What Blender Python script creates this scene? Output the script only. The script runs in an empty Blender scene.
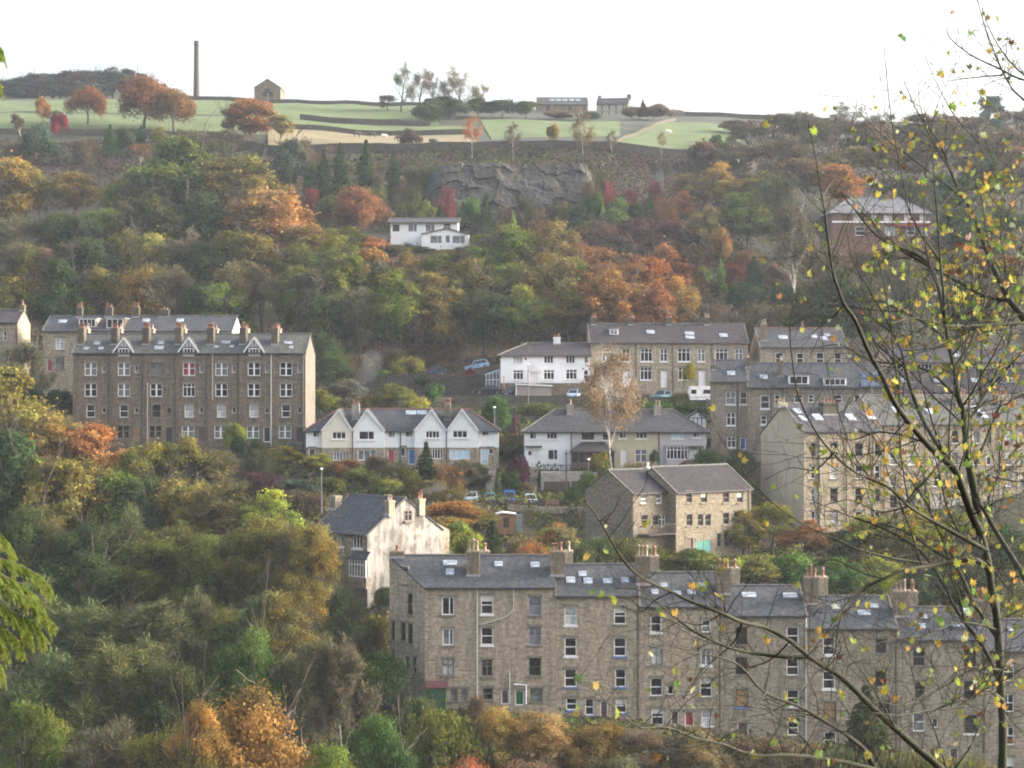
import bpy, math, random
import numpy as np
from mathutils import Vector, Matrix, noise
R = math.radians
random.seed(7); rng = np.random.default_rng(7)
sc = bpy.context.scene
col = sc.collection
F = 2000.0; CX = 512.0; CY = 384.0          # focal length in pixels of the level camera at the origin

# ------------------------------------------------------------------ camera, light, sky
cam = bpy.data.cameras.new('camera'); cam.lens = 36.0*F/1024; cam.sensor_width = 36
cam.clip_start = .1; cam.clip_end = 6000
co = bpy.data.objects.new('camera', cam); col.objects.link(co)
co.location = (0, 0, 0); co.rotation_euler = (R(90), 0, 0); sc.camera = co
SUN_EL = 18.0; SUN_AZ = 81.0                 # azimuth clockwise from +Y (the view direction)
w = bpy.data.worlds.new('World'); sc.world = w; w.use_nodes = True
nt = w.node_tree; sky = nt.nodes.new('ShaderNodeTexSky'); sky.sky_type = 'NISHITA'
sky.sun_disc = False; sky.sun_elevation = R(SUN_EL); sky.sun_rotation = R(SUN_AZ)
sky.air_density = 1.0; sky.dust_density = 9.0; sky.ozone_density = 1.0; sky.altitude = 200
hs = nt.nodes.new('ShaderNodeHueSaturation'); hs.inputs['Saturation'].default_value = .55
nt.links.new(sky.outputs[0], hs.inputs['Color']); nt.links.new(hs.outputs[0], nt.nodes['Background'].inputs[0])
nt.nodes['Background'].inputs[1].default_value = .15
sd = Vector((math.sin(R(SUN_AZ))*math.cos(R(SUN_EL)), math.cos(R(SUN_AZ))*math.cos(R(SUN_EL)), math.sin(R(SUN_EL))))
sl = bpy.data.lights.new('sun', 'SUN'); sl.energy = .75; sl.angle = R(10.0); sl.color = (1, .91, .78)
so = bpy.data.objects.new('sun', sl); col.objects.link(so); so.rotation_euler = sd.to_track_quat('Z', 'Y').to_euler()
sc.view_settings.view_transform = 'Standard'; sc.view_settings.look = 'None'
sc.view_settings.exposure = 2.28; sc.view_settings.gamma = 1; sc.view_settings.use_curve_mapping = False
sc.cycles.use_denoising = True; sc.cycles.max_bounces = 5; sc.cycles.diffuse_bounces = 2; sc.cycles.glossy_bounces = 2
sc.cycles.transmission_bounces = 3; sc.cycles.volume_bounces = 1; sc.cycles.transparent_max_bounces = 4
sc.cycles.use_adaptive_sampling = True; sc.cycles.adaptive_threshold = .02
sc.cycles.filter_width = 1.9; sc.cycles.caustics_reflective = False; sc.cycles.caustics_refractive = False

# ------------------------------------------------------------------ materials
def mat(name):
    m = bpy.data.materials.new(name); m.use_nodes = True
    return m, m.node_tree.nodes, m.node_tree.links, m.node_tree.nodes['Principled BSDF']
def ramp(n, stops):
    r = n.new('ShaderNodeValToRGB'); e = r.color_ramp.elements
    while len(e) < len(stops): e.new(.5)
    for q, (p, c) in zip(e, stops): q.position = p; q.color = (*c, 1)
    return r
def noi(n, l, vec, scale, det=4, rough=.6):
    t = n.new('ShaderNodeTexNoise'); t.inputs['Scale'].default_value = scale; t.inputs['Detail'].default_value = det
    t.inputs['Roughness'].default_value = rough
    if vec: l.new(vec, t.inputs['Vector'])
    return t
def mixc(n, l, f, a, b, mode='MIX'):
    m = n.new('ShaderNodeMix'); m.data_type = 'RGBA'; m.blend_type = mode
    for k, v in (('Factor', f), ('A', a), ('B', b)):
        s = [i for i in m.inputs if i.name == k and (i.type == 'VALUE' if k == 'Factor' else i.type == 'RGBA')][0]
        if isinstance(v, (int, float)): s.default_value = v
        elif isinstance(v, tuple): s.default_value = (*v, 1)
        else: l.new(v, s)
    return [o for o in m.outputs if o.type == 'RGBA'][0]
def bump(n, l, h, bs, d=.03, s=.6):
    b = n.new('ShaderNodeBump'); b.inputs['Distance'].default_value = d; b.inputs['Strength'].default_value = s
    l.new(h, b.inputs['Height']); l.new(b.outputs[0], bs.inputs['Normal'])
def stone(name, c1, c2, dark, bw=.42, bh=.16, stain=.5, mortar=None):
    m, n, l, b = mat(name)
    uv = n.new('ShaderNodeUVMap'); tc = n.new('ShaderNodeTexCoord')
    k = n.new('ShaderNodeTexBrick'); l.new(uv.outputs[0], k.inputs['Vector'])
    k.inputs['Color1'].default_value = (*c1, 1); k.inputs['Color2'].default_value = (*c2, 1)
    k.inputs['Mortar'].default_value = (*(mortar or [x*.75 for x in c1]), 1)
    k.inputs['Scale'].default_value = 1; k.inputs['Mortar Size'].default_value = .014
    k.inputs['Brick Width'].default_value = bw; k.inputs['Row Height'].default_value = bh; k.inputs['Bias'].default_value = 0
    big = noi(n, l, tc.outputs['Object'], .45, 6, .65)
    mp = n.new('ShaderNodeMapping'); mp.inputs['Scale'].default_value = (1.6, 1.6, .22); l.new(tc.outputs['Object'], mp.inputs[0])
    st = noi(n, l, mp.outputs[0], 1.0, 5, .7)
    fine = noi(n, l, tc.outputs['Object'], 3.2, 3)
    r1 = ramp(n, [(.35, (0, 0, 0)), (.7, (1, 1, 1))]); l.new(big.outputs[0], r1.inputs[0])
    r2 = ramp(n, [(.44, (0, 0, 0)), (.64, (1, 1, 1))]); l.new(st.outputs[0], r2.inputs[0])
    mu = n.new('ShaderNodeMath'); mu.operation = 'MULTIPLY'; l.new(r2.outputs[0], mu.inputs[0]); mu.inputs[1].default_value = stain
    o = mixc(n, l, mu.outputs[0], k.outputs[0], dark)
    mu2 = n.new('ShaderNodeMath'); mu2.operation = 'MULTIPLY'; l.new(r1.outputs[0], mu2.inputs[0]); mu2.inputs[1].default_value = .4
    o = mixc(n, l, mu2.outputs[0], o, tuple(.75*x+.25*y for x, y in zip(c2, dark)))
    rf = ramp(n, [(.3, (.6, .6, .6)), (.7, (1.32, 1.28, 1.22))]); l.new(fine.outputs[0], rf.inputs[0])
    o = mixc(n, l, 1.0, o, rf.outputs[0], 'MULTIPLY')
    oi = n.new('ShaderNodeObjectInfo'); ro = ramp(n, [(0, (.84, .84, .86)), (.5, (1, 1, 1)), (1, (1.12, 1.1, 1.05))]); l.new(oi.outputs['Random'], ro.inputs[0]); o = mixc(n, l, 1.0, o, ro.outputs[0], 'MULTIPLY')
    m3 = n.new('ShaderNodeMapping'); m3.inputs['Scale'].default_value = (.55, .55, 4.2); l.new(tc.outputs['Object'], m3.inputs[0])
    cs = noi(n, l, m3.outputs[0], 1.0, 4, .75); r4 = ramp(n, [(.34, (.74, .74, .76)), (.5, (1, 1, 1)), (.66, (1.24, 1.22, 1.17))]); l.new(cs.outputs[0], r4.inputs[0])
    o = mixc(n, l, 1.0, o, r4.outputs[0], 'MULTIPLY')
    l.new(o, b.inputs['Base Color']); b.inputs['Roughness'].default_value = .9; b.inputs['Specular IOR Level'].default_value = .25
    bump(n, l, k.outputs['Fac'], b, -.02, .5)
    return m
def plain(name, c, rough=.6, var=.25, scale=1.2, metal=0, dirt=None):
    m, n, l, b = mat(name); tc = n.new('ShaderNodeTexCoord')
    t = noi(n, l, tc.outputs['Object'], scale, 5, .65)
    d = dirt or tuple(x*(1-var*1.6) for x in c)
    r = ramp(n, [(.3, d), (.55, c), (.8, tuple(min(1, x*(1+var*.5)) for x in c))]); l.new(t.outputs[0], r.inputs[0])
    l.new(r.outputs[0], b.inputs['Base Color']); b.inputs['Roughness'].default_value = rough; b.inputs['Metallic'].default_value = metal
    return m
def render_wall(name, c, dirt, amount=.5):
    m, n, l, b = mat(name); tc = n.new('ShaderNodeTexCoord')
    mp = n.new('ShaderNodeMapping'); mp.inputs['Scale'].default_value = (1.3, 1.3, .25); l.new(tc.outputs['Object'], mp.inputs[0])
    s = noi(n, l, mp.outputs[0], 1.1, 6, .7); g = noi(n, l, tc.outputs['Object'], .6, 5, .7)
    ad = n.new('ShaderNodeMath'); ad.operation = 'MULTIPLY'; l.new(s.outputs[0], ad.inputs[0]); l.new(g.outputs[0], ad.inputs[1])
    r = ramp(n, [(.19, c), (.19+.32*(1-amount*.62), tuple(x*(1-amount)+y*amount for x, y in zip(c, dirt)))]); l.new(ad.outputs[0], r.inputs[0])
    l.new(r.outputs[0], b.inputs['Base Color']); b.inputs['Roughness'].default_value = .85
    f = noi(n, l, tc.outputs['Object'], 25, 2); bump(n, l, f.outputs[0], b, .01, .3)
    return m
def slate(name, c1, c2, lich, bw=.42, bh=.3, am=.5):
    m, n, l, b = mat(name); uv = n.new('ShaderNodeUVMap'); tc = n.new('ShaderNodeTexCoord')
    k = n.new('ShaderNodeTexBrick'); l.new(uv.outputs[0], k.inputs['Vector'])
    k.inputs['Color1'].default_value = (*c1, 1); k.inputs['Color2'].default_value = (*c2, 1); k.inputs['Mortar'].default_value = (*[x*.55 for x in c1], 1)
    k.inputs['Scale'].default_value = 1; k.inputs['Mortar Size'].default_value = .018
    k.inputs['Brick Width'].default_value = bw; k.inputs['Row Height'].default_value = bh
    g = noi(n, l, tc.outputs['Object'], .5, 6, .72); r = ramp(n, [(.45, (0, 0, 0)), (.75, (1, 1, 1))]); l.new(g.outputs[0], r.inputs[0])
    mu = n.new('ShaderNodeMath'); mu.operation = 'MULTIPLY'; l.new(r.outputs[0], mu.inputs[0]); mu.inputs[1].default_value = am
    o = mixc(n, l, mu.outputs[0], k.outputs[0], lich)
    f = noi(n, l, tc.outputs['Object'], 2.4, 4); rf = ramp(n, [(.32, (.62, .62, .63)), (.68, (1.4, 1.38, 1.34))]); l.new(f.outputs[0], rf.inputs[0])
    o = mixc(n, l, 1.0, o, rf.outputs[0], 'MULTIPLY')
    l.new(o, b.inputs['Base Color']); b.inputs['Roughness'].default_value = .75; b.inputs['Specular IOR Level'].default_value = .18
    bump(n, l, k.outputs['Fac'], b, -.02, .5)
    return m
def glass(name, c, rough=.08):
    m, n, l, b = mat(name); tc = n.new('ShaderNodeTexCoord')
    t = noi(n, l, tc.outputs['Object'], 1.7, 3); r = ramp(n, [(.35, tuple(x*.5 for x in c)), (.65, tuple(x*1.3 for x in c))])
    l.new(t.outputs[0], r.inputs[0]); l.new(r.outputs[0], b.inputs['Base Color']); b.inputs['Roughness'].default_value = rough
    return m
M = {}
M['stone_tan'] = stone('tan_gritstone', (.47, .40, .30), (.375, .318, .238), (.17, .145, .115), stain=.62)
M['stone_grey'] = stone('grey_tan_gritstone', (.37, .322, .25), (.285, .248, .195), (.13, .115, .095), stain=.65)
M['stone_dark'] = stone('weathered_gritstone', (.27, .22, .16), (.19, .158, .118), (.075, .066, .056), stain=.6)
M['stone_pale'] = stone('pale_sawn_stone', (.23, .202, .156), (.182, .158, .122), (.11, .098, .08), bw=.5, bh=.2, stain=.3)
M['gable_grey'] = render_wall('grey_cement_gable', (.46, .40, .30), (.31, .265, .20), .7)
M['gable_cream'] = render_wall('cream_lit_gable', (.16, .137, .105), (.085, .074, .06), .8)
M['lime'] = render_wall('flaking_limewash', (.275, .262, .24), (.11, .097, .083), 1.0)
M['white'] = render_wall('white_render', (.80, .80, .80), (.55, .54, .52), .35)
M['cream'] = render_wall('cream_render', (.72, .67, .56), (.5, .46, .38), .35)
M['greywash'] = render_wall('pale_grey_render', (.55, .53, .52), (.42, .40, .38), .4)
M['lilac'] = render_wall('lilac_grey_render', (.48, .45, .47), (.38, .35, .36), .4)
M['sand'] = render_wall('sand_render', (.52, .46, .33), (.40, .35, .26), .4)
M['brick'] = stone('red_brick', (.22, .13, .10), (.185, .11, .085), (.11, .08, .065), bw=.23, bh=.075, stain=.3)
M['brickpot'] = plain('terracotta', (.30, .15, .10), .8, .3, 6); M['buffpot'] = plain('buff_clay_pot', (.36, .27, .19), .8, .3, 6)
M['slate'] = slate('blue_grey_slate', (.062, .066, .078), (.046, .05, .06), (.12, .118, .11))
M['slate2'] = slate('mossy_stone_slate', (.082, .086, .085), (.06, .063, .064), (.14, .135, .11), am=.5)
M['slate3'] = slate('purple_brown_tile', (.052, .046, .051), (.04, .035, .04), (.085, .077, .077), bw=.3, bh=.26)
M['slate6'] = slate('pale_weathered_slate', (.15, .15, .165), (.12, .12, .135), (.2, .2, .2))
M['slate5'] = slate('dark_purple_tile', (.036, .031, .036), (.028, .025, .029), (.06, .054, .055), bw=.3, bh=.26)
M['slate4'] = slate('light_grey_slate', (.064, .064, .072), (.048, .049, .056), (.11, .107, .105))
M['ridge_red'] = plain('red_ridge_tile', (.22, .105, .075), .8)
M['ridge_grey'] = plain('grey_ridge_tile', (.13, .125, .12), .8)
M['frame_white'] = plain('white_window_paint', (.85, .82, .82), .4, .05)
M['frame_blue'] = plain('blue_gloss_paint', (.06, .16, .42), .4, .1)
M['frame_lav'] = plain('faded_blue_paint', (.26, .27, .36), .5, .15)
M['frame_red'] = plain('red_gloss_paint', (.33, .035, .05), .4, .1)
M['frame_brown'] = plain('brown_stained_wood', (.10, .065, .045), .5, .2)
M['frame_green'] = plain('green_gloss_paint', (.03, .09, .05), .4, .2)
M['door_green'] = plain('bright_green_door', (.01, .12, .04), .4, .2)
M['door_teal'] = plain('teal_door_paint', (.045, .22, .19), .5, .15)
M['door_black'] = plain('black_door_paint', (.02, .02, .022), .4, .1)
M['door_pale'] = plain('pale_blue_door_paint', (.50, .62, .70), .4, .08)
M['board'] = plain('plywood_board', (.34, .20, .10), .8, .2)
M['sill'] = plain('grey_stone_dressing', (.20, .175, .14), .9, .3, 2)
M['sill_white'] = plain('white_painted_sill', (.75, .75, .74), .6, .1)
M['sill_blue'] = plain('blue_painted_sill', (.10, .18, .40), .6, .1)
M['pipe_dark'] = plain('black_iron_pipe', (.03, .03, .033), .5, .2)
M['pipe_white'] = plain('pale_grey_pipe', (.50, .49, .47), .5, .1)
M['lead'] = plain('lead_flashing', (.33, .33, .34), .5, .2)
M['glass'] = glass('dark_window_glass', (.018, .018, .022))
M['glass_mid'] = glass('window_glass_net', (.16, .165, .17), .12)
M['glass_curtain'] = glass('window_glass_curtain', (.42, .42, .41), .2)
M['glass_red'] = glass('window_glass_red_curtain', (.26, .03, .05), .2)
M['glass_sky'] = glass('roof_window_glass', (.33, .37, .42), .06)
M['blind'] = plain('roller_blind', (.62, .60, .55), .8, .1)
M['concrete'] = plain('weathered_concrete', (.33, .30, .26), .9, .3)
M['pebble'] = plain('pinkish_pebbledash', (.33, .28, .265), .95, .15, 8)
M['tarmac'] = plain('tarmac', (.055, .055, .056), .9, .3, 2)
M['drystone'] = stone('dark_dry_stone', (.115, .10, .085), (.075, .068, .06), (.04, .04, .032), bw=.5, bh=.2, stain=.5, mortar=(.02, .02, .018))
M['wood_dark'] = plain('dark_fence_wood', (.06, .045, .04), .8, .3, 3)
M['wood_fresh'] = plain('orange_fence_wood', (.34, .18, .09), .8, .2, 3)
M['bark'] = plain('bark', (.085, .07, .052), .95, .5, 2.5)
M['bark_grey'] = plain('grey_green_bark', (.15, .14, .10), .95, .5, 2.5); M['stone_soot'] = stone('sooty_chimney_stone', (.155, .13, .10), (.11, .095, .075), (.06, .053, .045)); M['stone_black'] = stone('backlit_black_stone', (.10, .09, .085), (.075, .068, .065), (.05, .045, .045))  # last stone: the mill chimney's backlit darkness put into its colour
M['bark_pale'] = plain('birch_bark', (.42, .39, .35), .9, .5, 2.2, dirt=(.10, .085, .075))
M['bark_green'] = plain('mossy_bark', (.028, .025, .015), .9, .5, 9, dirt=(.028, .038, .01))
M['rubber'] = plain('tyre_rubber', (.02, .02, .02), .8, .1)
M['steel'] = plain('galvanised_steel', (.2, .205, .21), .45, .1, 3, .6)
M['solar'] = glass('solar_panel_glass', (.06, .09, .15), .1)

def leafmat(name, trans=.3, var=.55, warm=(1.25, 1.05, .6)):
    m, n, l, b = mat(name); n.remove(b); out = n['Material Output']
    oi = n.new('ShaderNodeObjectInfo'); at = n.new('ShaderNodeAttribute'); at.attribute_name = 'tint'; at.attribute_type = 'GEOMETRY'
    r = ramp(n, [(0, (1-var,)*3), (.5, (1, 1, 1)), (1, (1+var, 1+var*.9, 1+var*.6))]); l.new(at.outputs['Fac'], r.inputs[0])
    o = mixc(n, l, 1.0, oi.outputs['Color'], r.outputs[0], 'MULTIPLY')
    a2 = n.new('ShaderNodeAttribute'); a2.attribute_name = 'hue'; a2.attribute_type = 'GEOMETRY'
    r2 = ramp(n, [(.2, (.86, 1.05, 1.0)), (.55, (1, 1, 1)), (.9, warm)]); l.new(a2.outputs['Fac'], r2.inputs[0])
    o = mixc(n, l, 1.0, o, r2.outputs[0], 'MULTIPLY')
    d = n.new('ShaderNodeBsdfDiffuse'); t = n.new('ShaderNodeBsdfTranslucent'); mx = n.new('ShaderNodeMixShader'); mx.inputs[0].default_value = trans
    l.new(o, d.inputs[0]); l.new(o, t.inputs[0]); l.new(d.outputs[0], mx.inputs[1]); l.new(t.outputs[0], mx.inputs[2]); l.new(mx.outputs[0], out.inputs[0])
    return m
M['leaf'] = leafmat('autumn_foliage'); M['twig'] = leafmat('bare_twigs', 0.0, .4, (1.15, 1.0, .85))

# ------------------------------------------------------------------ mesh helpers
class MB:
    def __init__(s): s.v = []; s.f = []; s.m = []
    def poly(s, pts, m=0):
        i = len(s.v); s.v += [tuple(p) for p in pts]; s.f.append(list(range(i, i+len(pts)))); s.m.append(m)
    def box(s, x0, x1, y0, y1, z0, z1, m=0):
        i = len(s.v); s.v += [(x, y, z) for z in (z0, z1) for y in (y0, y1) for x in (x0, x1)]
        for q in ((0, 2, 3, 1), (4, 5, 7, 6), (0, 1, 5, 4), (2, 6, 7, 3), (0, 4, 6, 2), (1, 3, 7, 5)):
            s.f.append([i+k for k in q]); s.m.append(m)
    def prism(s, pts, d, m=0):                     # closed prism: polygon pts swept by vector d
        n = len(pts); i = len(s.v); d = Vector(d)
        s.v += [tuple(p) for p in pts] + [tuple(Vector(p)+d) for p in pts]
        s.f.append([i+k for k in range(n)][::-1]); s.f.append([i+n+k for k in range(n)]); s.m += [m, m]
        for k in range(n):
            k2 = (k+1) % n; s.f.append([i+k, i+k2, i+n+k2, i+n+k]); s.m.append(m)
    def obox(s, c, ax, ay, az, m=0):               # oriented box, half-axes
        c, ax, ay, az = map(Vector, (c, ax, ay, az)); p = [c-ax-ay-az, c+ax-ay-az, c+ax+ay-az, c-ax+ay-az]
        s.prism(p, az*2, m)
    def tube(s, pts, rad, n=6, m=0, cap=True):
        pts = [Vector(p) for p in pts]; i0 = len(s.v); k = len(pts)
        for j, p in enumerate(pts):
            t = (pts[min(j+1, k-1)]-pts[max(j-1, 0)]).normalized()
            a = t.orthogonal().normalized() if j == 0 else (a-t*a.dot(t)).normalized()
            b = t.cross(a)
            for q in range(n):
                an = 2*math.pi*q/n; s.v.append(tuple(p+(a*math.cos(an)+b*math.sin(an))*rad[j]))
        for j in range(k-1):
            for q in range(n):
                q2 = (q+1) % n; s.f.append([i0+j*n+q, i0+j*n+q2, i0+j*n+n+q2, i0+j*n+n+q]); s.m.append(m)
        if cap: s.f.append([i0+q for q in range(n)][::-1]); s.f.append([i0+(k-1)*n+q for q in range(n)]); s.m += [m, m]
    def lathe(s, prof, n=10, c=(0, 0, 0), m=0):
        i0 = len(s.v)
        for r, z in prof:
            for q in range(n):
                an = 2*math.pi*q/n; s.v.append((c[0]+r*math.cos(an), c[1]+r*math.sin(an), c[2]+z))
        for j in range(len(prof)-1):
            for q in range(n):
                q2 = (q+1) % n; s.f.append([i0+j*n+q, i0+j*n+q2, i0+j*n+n+q2, i0+j*n+n+q]); s.m.append(m)
        s.f.append([i0+q for q in range(n)][::-1]); s.f.append([i0+(len(prof)-1)*n+q for q in range(n)]); s.m += [m, m]
    def mesh(s, name, mats, smooth=False):
        me = bpy.data.meshes.new(name); me.from_pydata(s.v, [], s.f); me.update()
        for x in (mats if isinstance(mats, (list, tuple)) else [mats]): me.materials.append(M[x] if isinstance(x, str) else x)
        me.polygons.foreach_set('material_index', s.m)
        if smooth: me.polygons.foreach_set('use_smooth', [True]*len(s.f))
        uv = me.uv_layers.new(name='UVMap').data
        for p in me.polygons:
            nx, ny, nz = (abs(c) for c in p.normal)
            for li in p.loop_indices:
                x, y, z = me.vertices[me.loops[li].vertex_index].co
                if nz < .3: uv[li].uv = (x, z) if ny >= nx else (y+.13, z)
                else: uv[li].uv = (x, y*1.15) if ny >= nx else (y, x*1.15)
        return me
def link(name, me, parent=None, loc=None, rz=0, scale=None):
    o = bpy.data.objects.new(name, me); col.objects.link(o)
    if parent: o.parent = parent
    if loc is not None: o.location = loc
    if rz: o.rotation_euler = (0, 0, rz)
    if scale: o.scale = scale
    return o
def obj(name, mb, mats, parent=None, loc=None, rz=0, smooth=False): return link(name, mb.mesh(name, mats, smooth), parent, loc, rz)
def tag(o, label, cat, group=None, kind=None):
    if label: o['label'] = label
    if cat: o['category'] = cat
    if group: o['group'] = group
    if kind: o['kind'] = kind
    return o
def thing(name, label, cat, loc=(0, 0, 0), rz=0, group=None):
    return tag(link(name, None, None, loc, rz), label, cat, group)
def W(px, py, D): return Vector(((px-CX)/F*D, D, (CY-py)/F*D))

# ------------------------------------------------------------------ terrain
COLS = {
 -350: [(150,745),(180,700),(210,600),(240,510),(265,450),(290,400),(315,360),(350,310),(400,240),(440,185),(480,140),(520,115),(560,105),(600,98),(660,97),(700,90)],
 0:    [(150,930),(180,742),(210,622),(240,520),(265,455),(290,398),(315,367),(350,325),(400,255),(440,197),(480,150),(520,122),(560,111),(600,101),(660,98),(700,88)],
 130:  [(150,930),(180,737),(210,628),(240,527),(263,461),(285,410),(315,369),(350,325),(400,252),(440,198),(480,149),(520,124),(560,112),(600,101),(660,98),(700,84)],
 200:  [(150,930),(180,735),(210,630),(240,530),(262,465),(270,443),(290,402),(315,370),(350,325),(400,250),(440,198),(480,148),(520,125),(560,112),(600,101),(660,99.5),(700,97)],
 400:  [(150,930),(165,800),(185,712),(200,640),(207,602),(225,558),(240,520),(250,498),(262,468),(275,440),(290,413),(298,396),(305,393),(320,365),(350,318),(380,268),(395,246),(425,228),(440,192),(470,152),(510,139),(560,120),(600,107),(640,104.5)],
 600:  [(150,930),(165,800),(183,722),(188,716),(200,645),(215,585),(235,550),(247,522),(250,504),(262,468),(285,425),(297,398),(305,395),(330,345),(360,300),(400,260),(430,230),(442,182),(470,152),(520,133),(560,122),(610,112),(640,111)],
 690:  [(150,930),(165,815),(183,735),(190,728),(205,645),(216,592),(228,567),(243,560),(250,545),(257,490),(262,468),(275,452),(290,414),(298,397),(305,396),(325,360),(350,318),(380,275),(430,222),(470,158),(520,135),(560,123),(610,116),(640,115)],
 800:  [(150,930),(165,830),(183,748),(190,741),(205,660),(230,574),(245,545),(262,482),(270,456),(290,412),(300,398),(320,370),(350,325),(390,265),(430,215),(480,165),(540,137),(600,121),(640,120)],
 1024: [(150,930),(165,850),(183,775),(190,766),(210,680),(235,595),(248,547),(262,492),(275,450),(300,400),(330,345),(380,258),(430,210),(500,160),(600,125),(640,123)],
 1400: [(150,930),(183,800),(210,700),(248,560),(275,460),(300,410),(330,350),(380,262),(430,212),(500,165),(600,128),(640,126)],
}
NEAR = [(-60, 4), (-15, -1.5), (0, -2.4), (12, -6), (30, -14), (60, -28), (100, -42), (135, -45)]
GD = np.concatenate([np.arange(-60, 140, 6.0), np.arange(140, 500, 2.5), np.arange(500, 700, 4.0), np.arange(700, 1101, 100.0)])
cpx = np.array(sorted(COLS)); prof = []
for c in cpx:
    d = [a for a, _ in NEAR]; z = [b for _, b in NEAR]
    for a, y in COLS[c]: d.append(a); z.append((CY-y)/F*a)
    ze = z[-1]; d += [800, 1500, 3200]; z += [ze+1.5, ze+4, ze+6]
    prof.append(np.interp(GD, d, z))
prof = np.array(prof)
def sm(a, k):
    for _ in range(k):
        b = a.copy(); b[:, 1:-1] = (a[:, :-2]+2*a[:, 1:-1]+a[:, 2:])/4; a = b
    return a
prof = sm(prof, 2)
def H0(x, y):
    px = CX+F*x/max(y, 40.0) if y > 0 else CX+F*x/40.0
    px = min(max(px, cpx[0]), cpx[-1]); j = int(np.searchsorted(cpx, px)); j = min(max(j, 1), len(cpx)-1)
    t = (px-cpx[j-1])/(cpx[j]-cpx[j-1]); t = t*t*(3-2*t)
    fi = float(np.interp(y, GD, np.arange(len(GD)))); i = min(int(fi), len(GD)-2); q = fi-i
    za = prof[j-1, i]*(1-q)+prof[j-1, i+1]*q; zb = prof[j, i]*(1-q)+prof[j, i+1]*q
    return za*(1-t)+zb*t
def poly_near(P, x, y):
    best = (1e9, 0)
    for a, b in zip(P, P[1:]):
        ab = b-a; t = max(0, min(1, ((x-a.x)*ab.x+(y-a.y)*ab.y)/(ab.x**2+ab.y**2))); c = a+ab*t
        d = math.hypot(x-c.x, y-c.y)
        if d < best[0]: best = (d, c.z)
    return best
ROADS = {   # centre lines given as (pixel x, pixel y, distance)
 'road': ([(250,401,301),(330,399,300),(420,397,299),(500,395.5,298.5),(600,396,298.5),(720,400,299),(860,404,298)], 2.6),
 'lane': ([(425,499,250.5),(470,500,251),(520,501,251),(585,501,250.5)], 2.4),
 'track': ([(396,381,311),(440,372,313),(500,362,316),(560,352,320)], 1.7),
}
RP = {k: ([W(*p) for p in v[0]], v[1]) for k, v in ROADS.items()}
def H(x, y):
    z = H0(x, y)
    if y > 140: z += noise.noise((x*.09, y*.09, 3.1))*.55*min(1, (y-140)/40) + noise.noise((x*.02, y*.02, 8))*.9*(1 if y < 560 else .4)
    if 240 < y < 330:
        for P, hw in RP.values():
            d, zz = poly_near(P, x, y)
            if d < hw+4:
                t = min(1, max(0, (d-hw-.6)/3.4)); z = zz*(1-t)+z*t
    return z
def ground(px, D): return H((px-CX)/F*D, D)
GX = lambda y: np.concatenate([np.linspace(-1, -.36, 8)[:-1], np.linspace(-.36, .36, 150), np.linspace(.36, 1, 8)[1:]])
def build_ground():
    v = []; f = []; n = None
    for y in GD:
        ww = max(45.0, abs(y)*1.0); xs = GX(y)*ww; n = len(xs)
        v += [(x, y, H(x, y)) for x in xs]
    for i in range(len(GD)-1):
        for j in range(n-1): f.append((i*n+j, i*n+j+1, i*n+n+j+1, i*n+n+j))
    me = bpy.data.meshes.new('ground'); me.from_pydata(v, [], f); me.polygons.foreach_set('use_smooth', [True]*len(f))
    m, n, l, b = mat('hillside_ground'); tc = n.new('ShaderNodeTexCoord')
    a = noi(n, l, tc.outputs['Object'], .035, 6, .6); c = noi(n, l, tc.outputs['Object'], .35, 6, .7)
    r = ramp(n, [(.32, (.016, .02, .01)), (.45, (.03, .03, .014)), (.55, (.048, .032, .018)), (.66, (.034, .048, .014))])
    l.new(a.outputs[0], r.inputs[0]); r2 = ramp(n, [(.3, (.5, .5, .5)), (.7, (1.5, 1.4, 1.3))]); l.new(c.outputs[0], r2.inputs[0])
    l.new(mixc(n, l, 1.0, r.outputs[0], r2.outputs[0], 'MULTIPLY'), b.inputs['Base Color']); b.inputs['Roughness'].default_value = 1
    me.materials.append(m); tag(link('ground', me), 'hillside ground of rough grass and leaf litter', 'ground', kind='structure')
build_ground()
def ribbon(name, P, hw, m, lift=.06):
    mb = MB(); L = []
    for i, p in enumerate(P):
        t = (P[min(i+1, len(P)-1)]-P[max(i-1, 0)]); t.z = 0; t.normalize(); s = Vector((-t.y, t.x, 0))
        L.append((p+s*hw+Vector((0, 0, lift)), p-s*hw+Vector((0, 0, lift))))
    for a, b in zip(L, L[1:]): mb.poly([a[1], b[1], b[0], a[0]])
    return obj(name, mb, m)
for k, (P, hw) in RP.items():
    fine = [a.lerp(b, t/12) for a, b in zip(P, P[1:]) for t in range(12)]+[P[-1]]
    tag(ribbon(k, fine, hw, 'tarmac'), {'road': 'grey tarmac road in front of the upper terrace', 'lane': 'grey lane with parked cars below the white houses', 'track': 'steep track climbing into the wood'}[k], k, kind='structure')
def grassmat(name, a, b_, c):
    m, n, l, b = mat(name); tc = n.new('ShaderNodeTexCoord'); t = noi(n, l, tc.outputs['Object'], .09, 9, .78)
    r = ramp(n, [(.3, a), (.5, b_), (.7, c)]); l.new(t.outputs[0], r.inputs[0]); l.new(r.outputs[0], b.inputs['Base Color']); b.inputs['Roughness'].default_value = 1
    return m
M['field_green'] = grassmat('pasture_grass', (.058, .09, .022), (.074, .107, .027), (.096, .122, .034))
M['field_tan'] = grassmat('dry_grass', (.14, .112, .052), (.175, .142, .068), (.15, .128, .058))
M['lawn'] = grassmat('lawn_grass', (.05, .09, .02), (.065, .11, .025), (.08, .12, .03))
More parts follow.
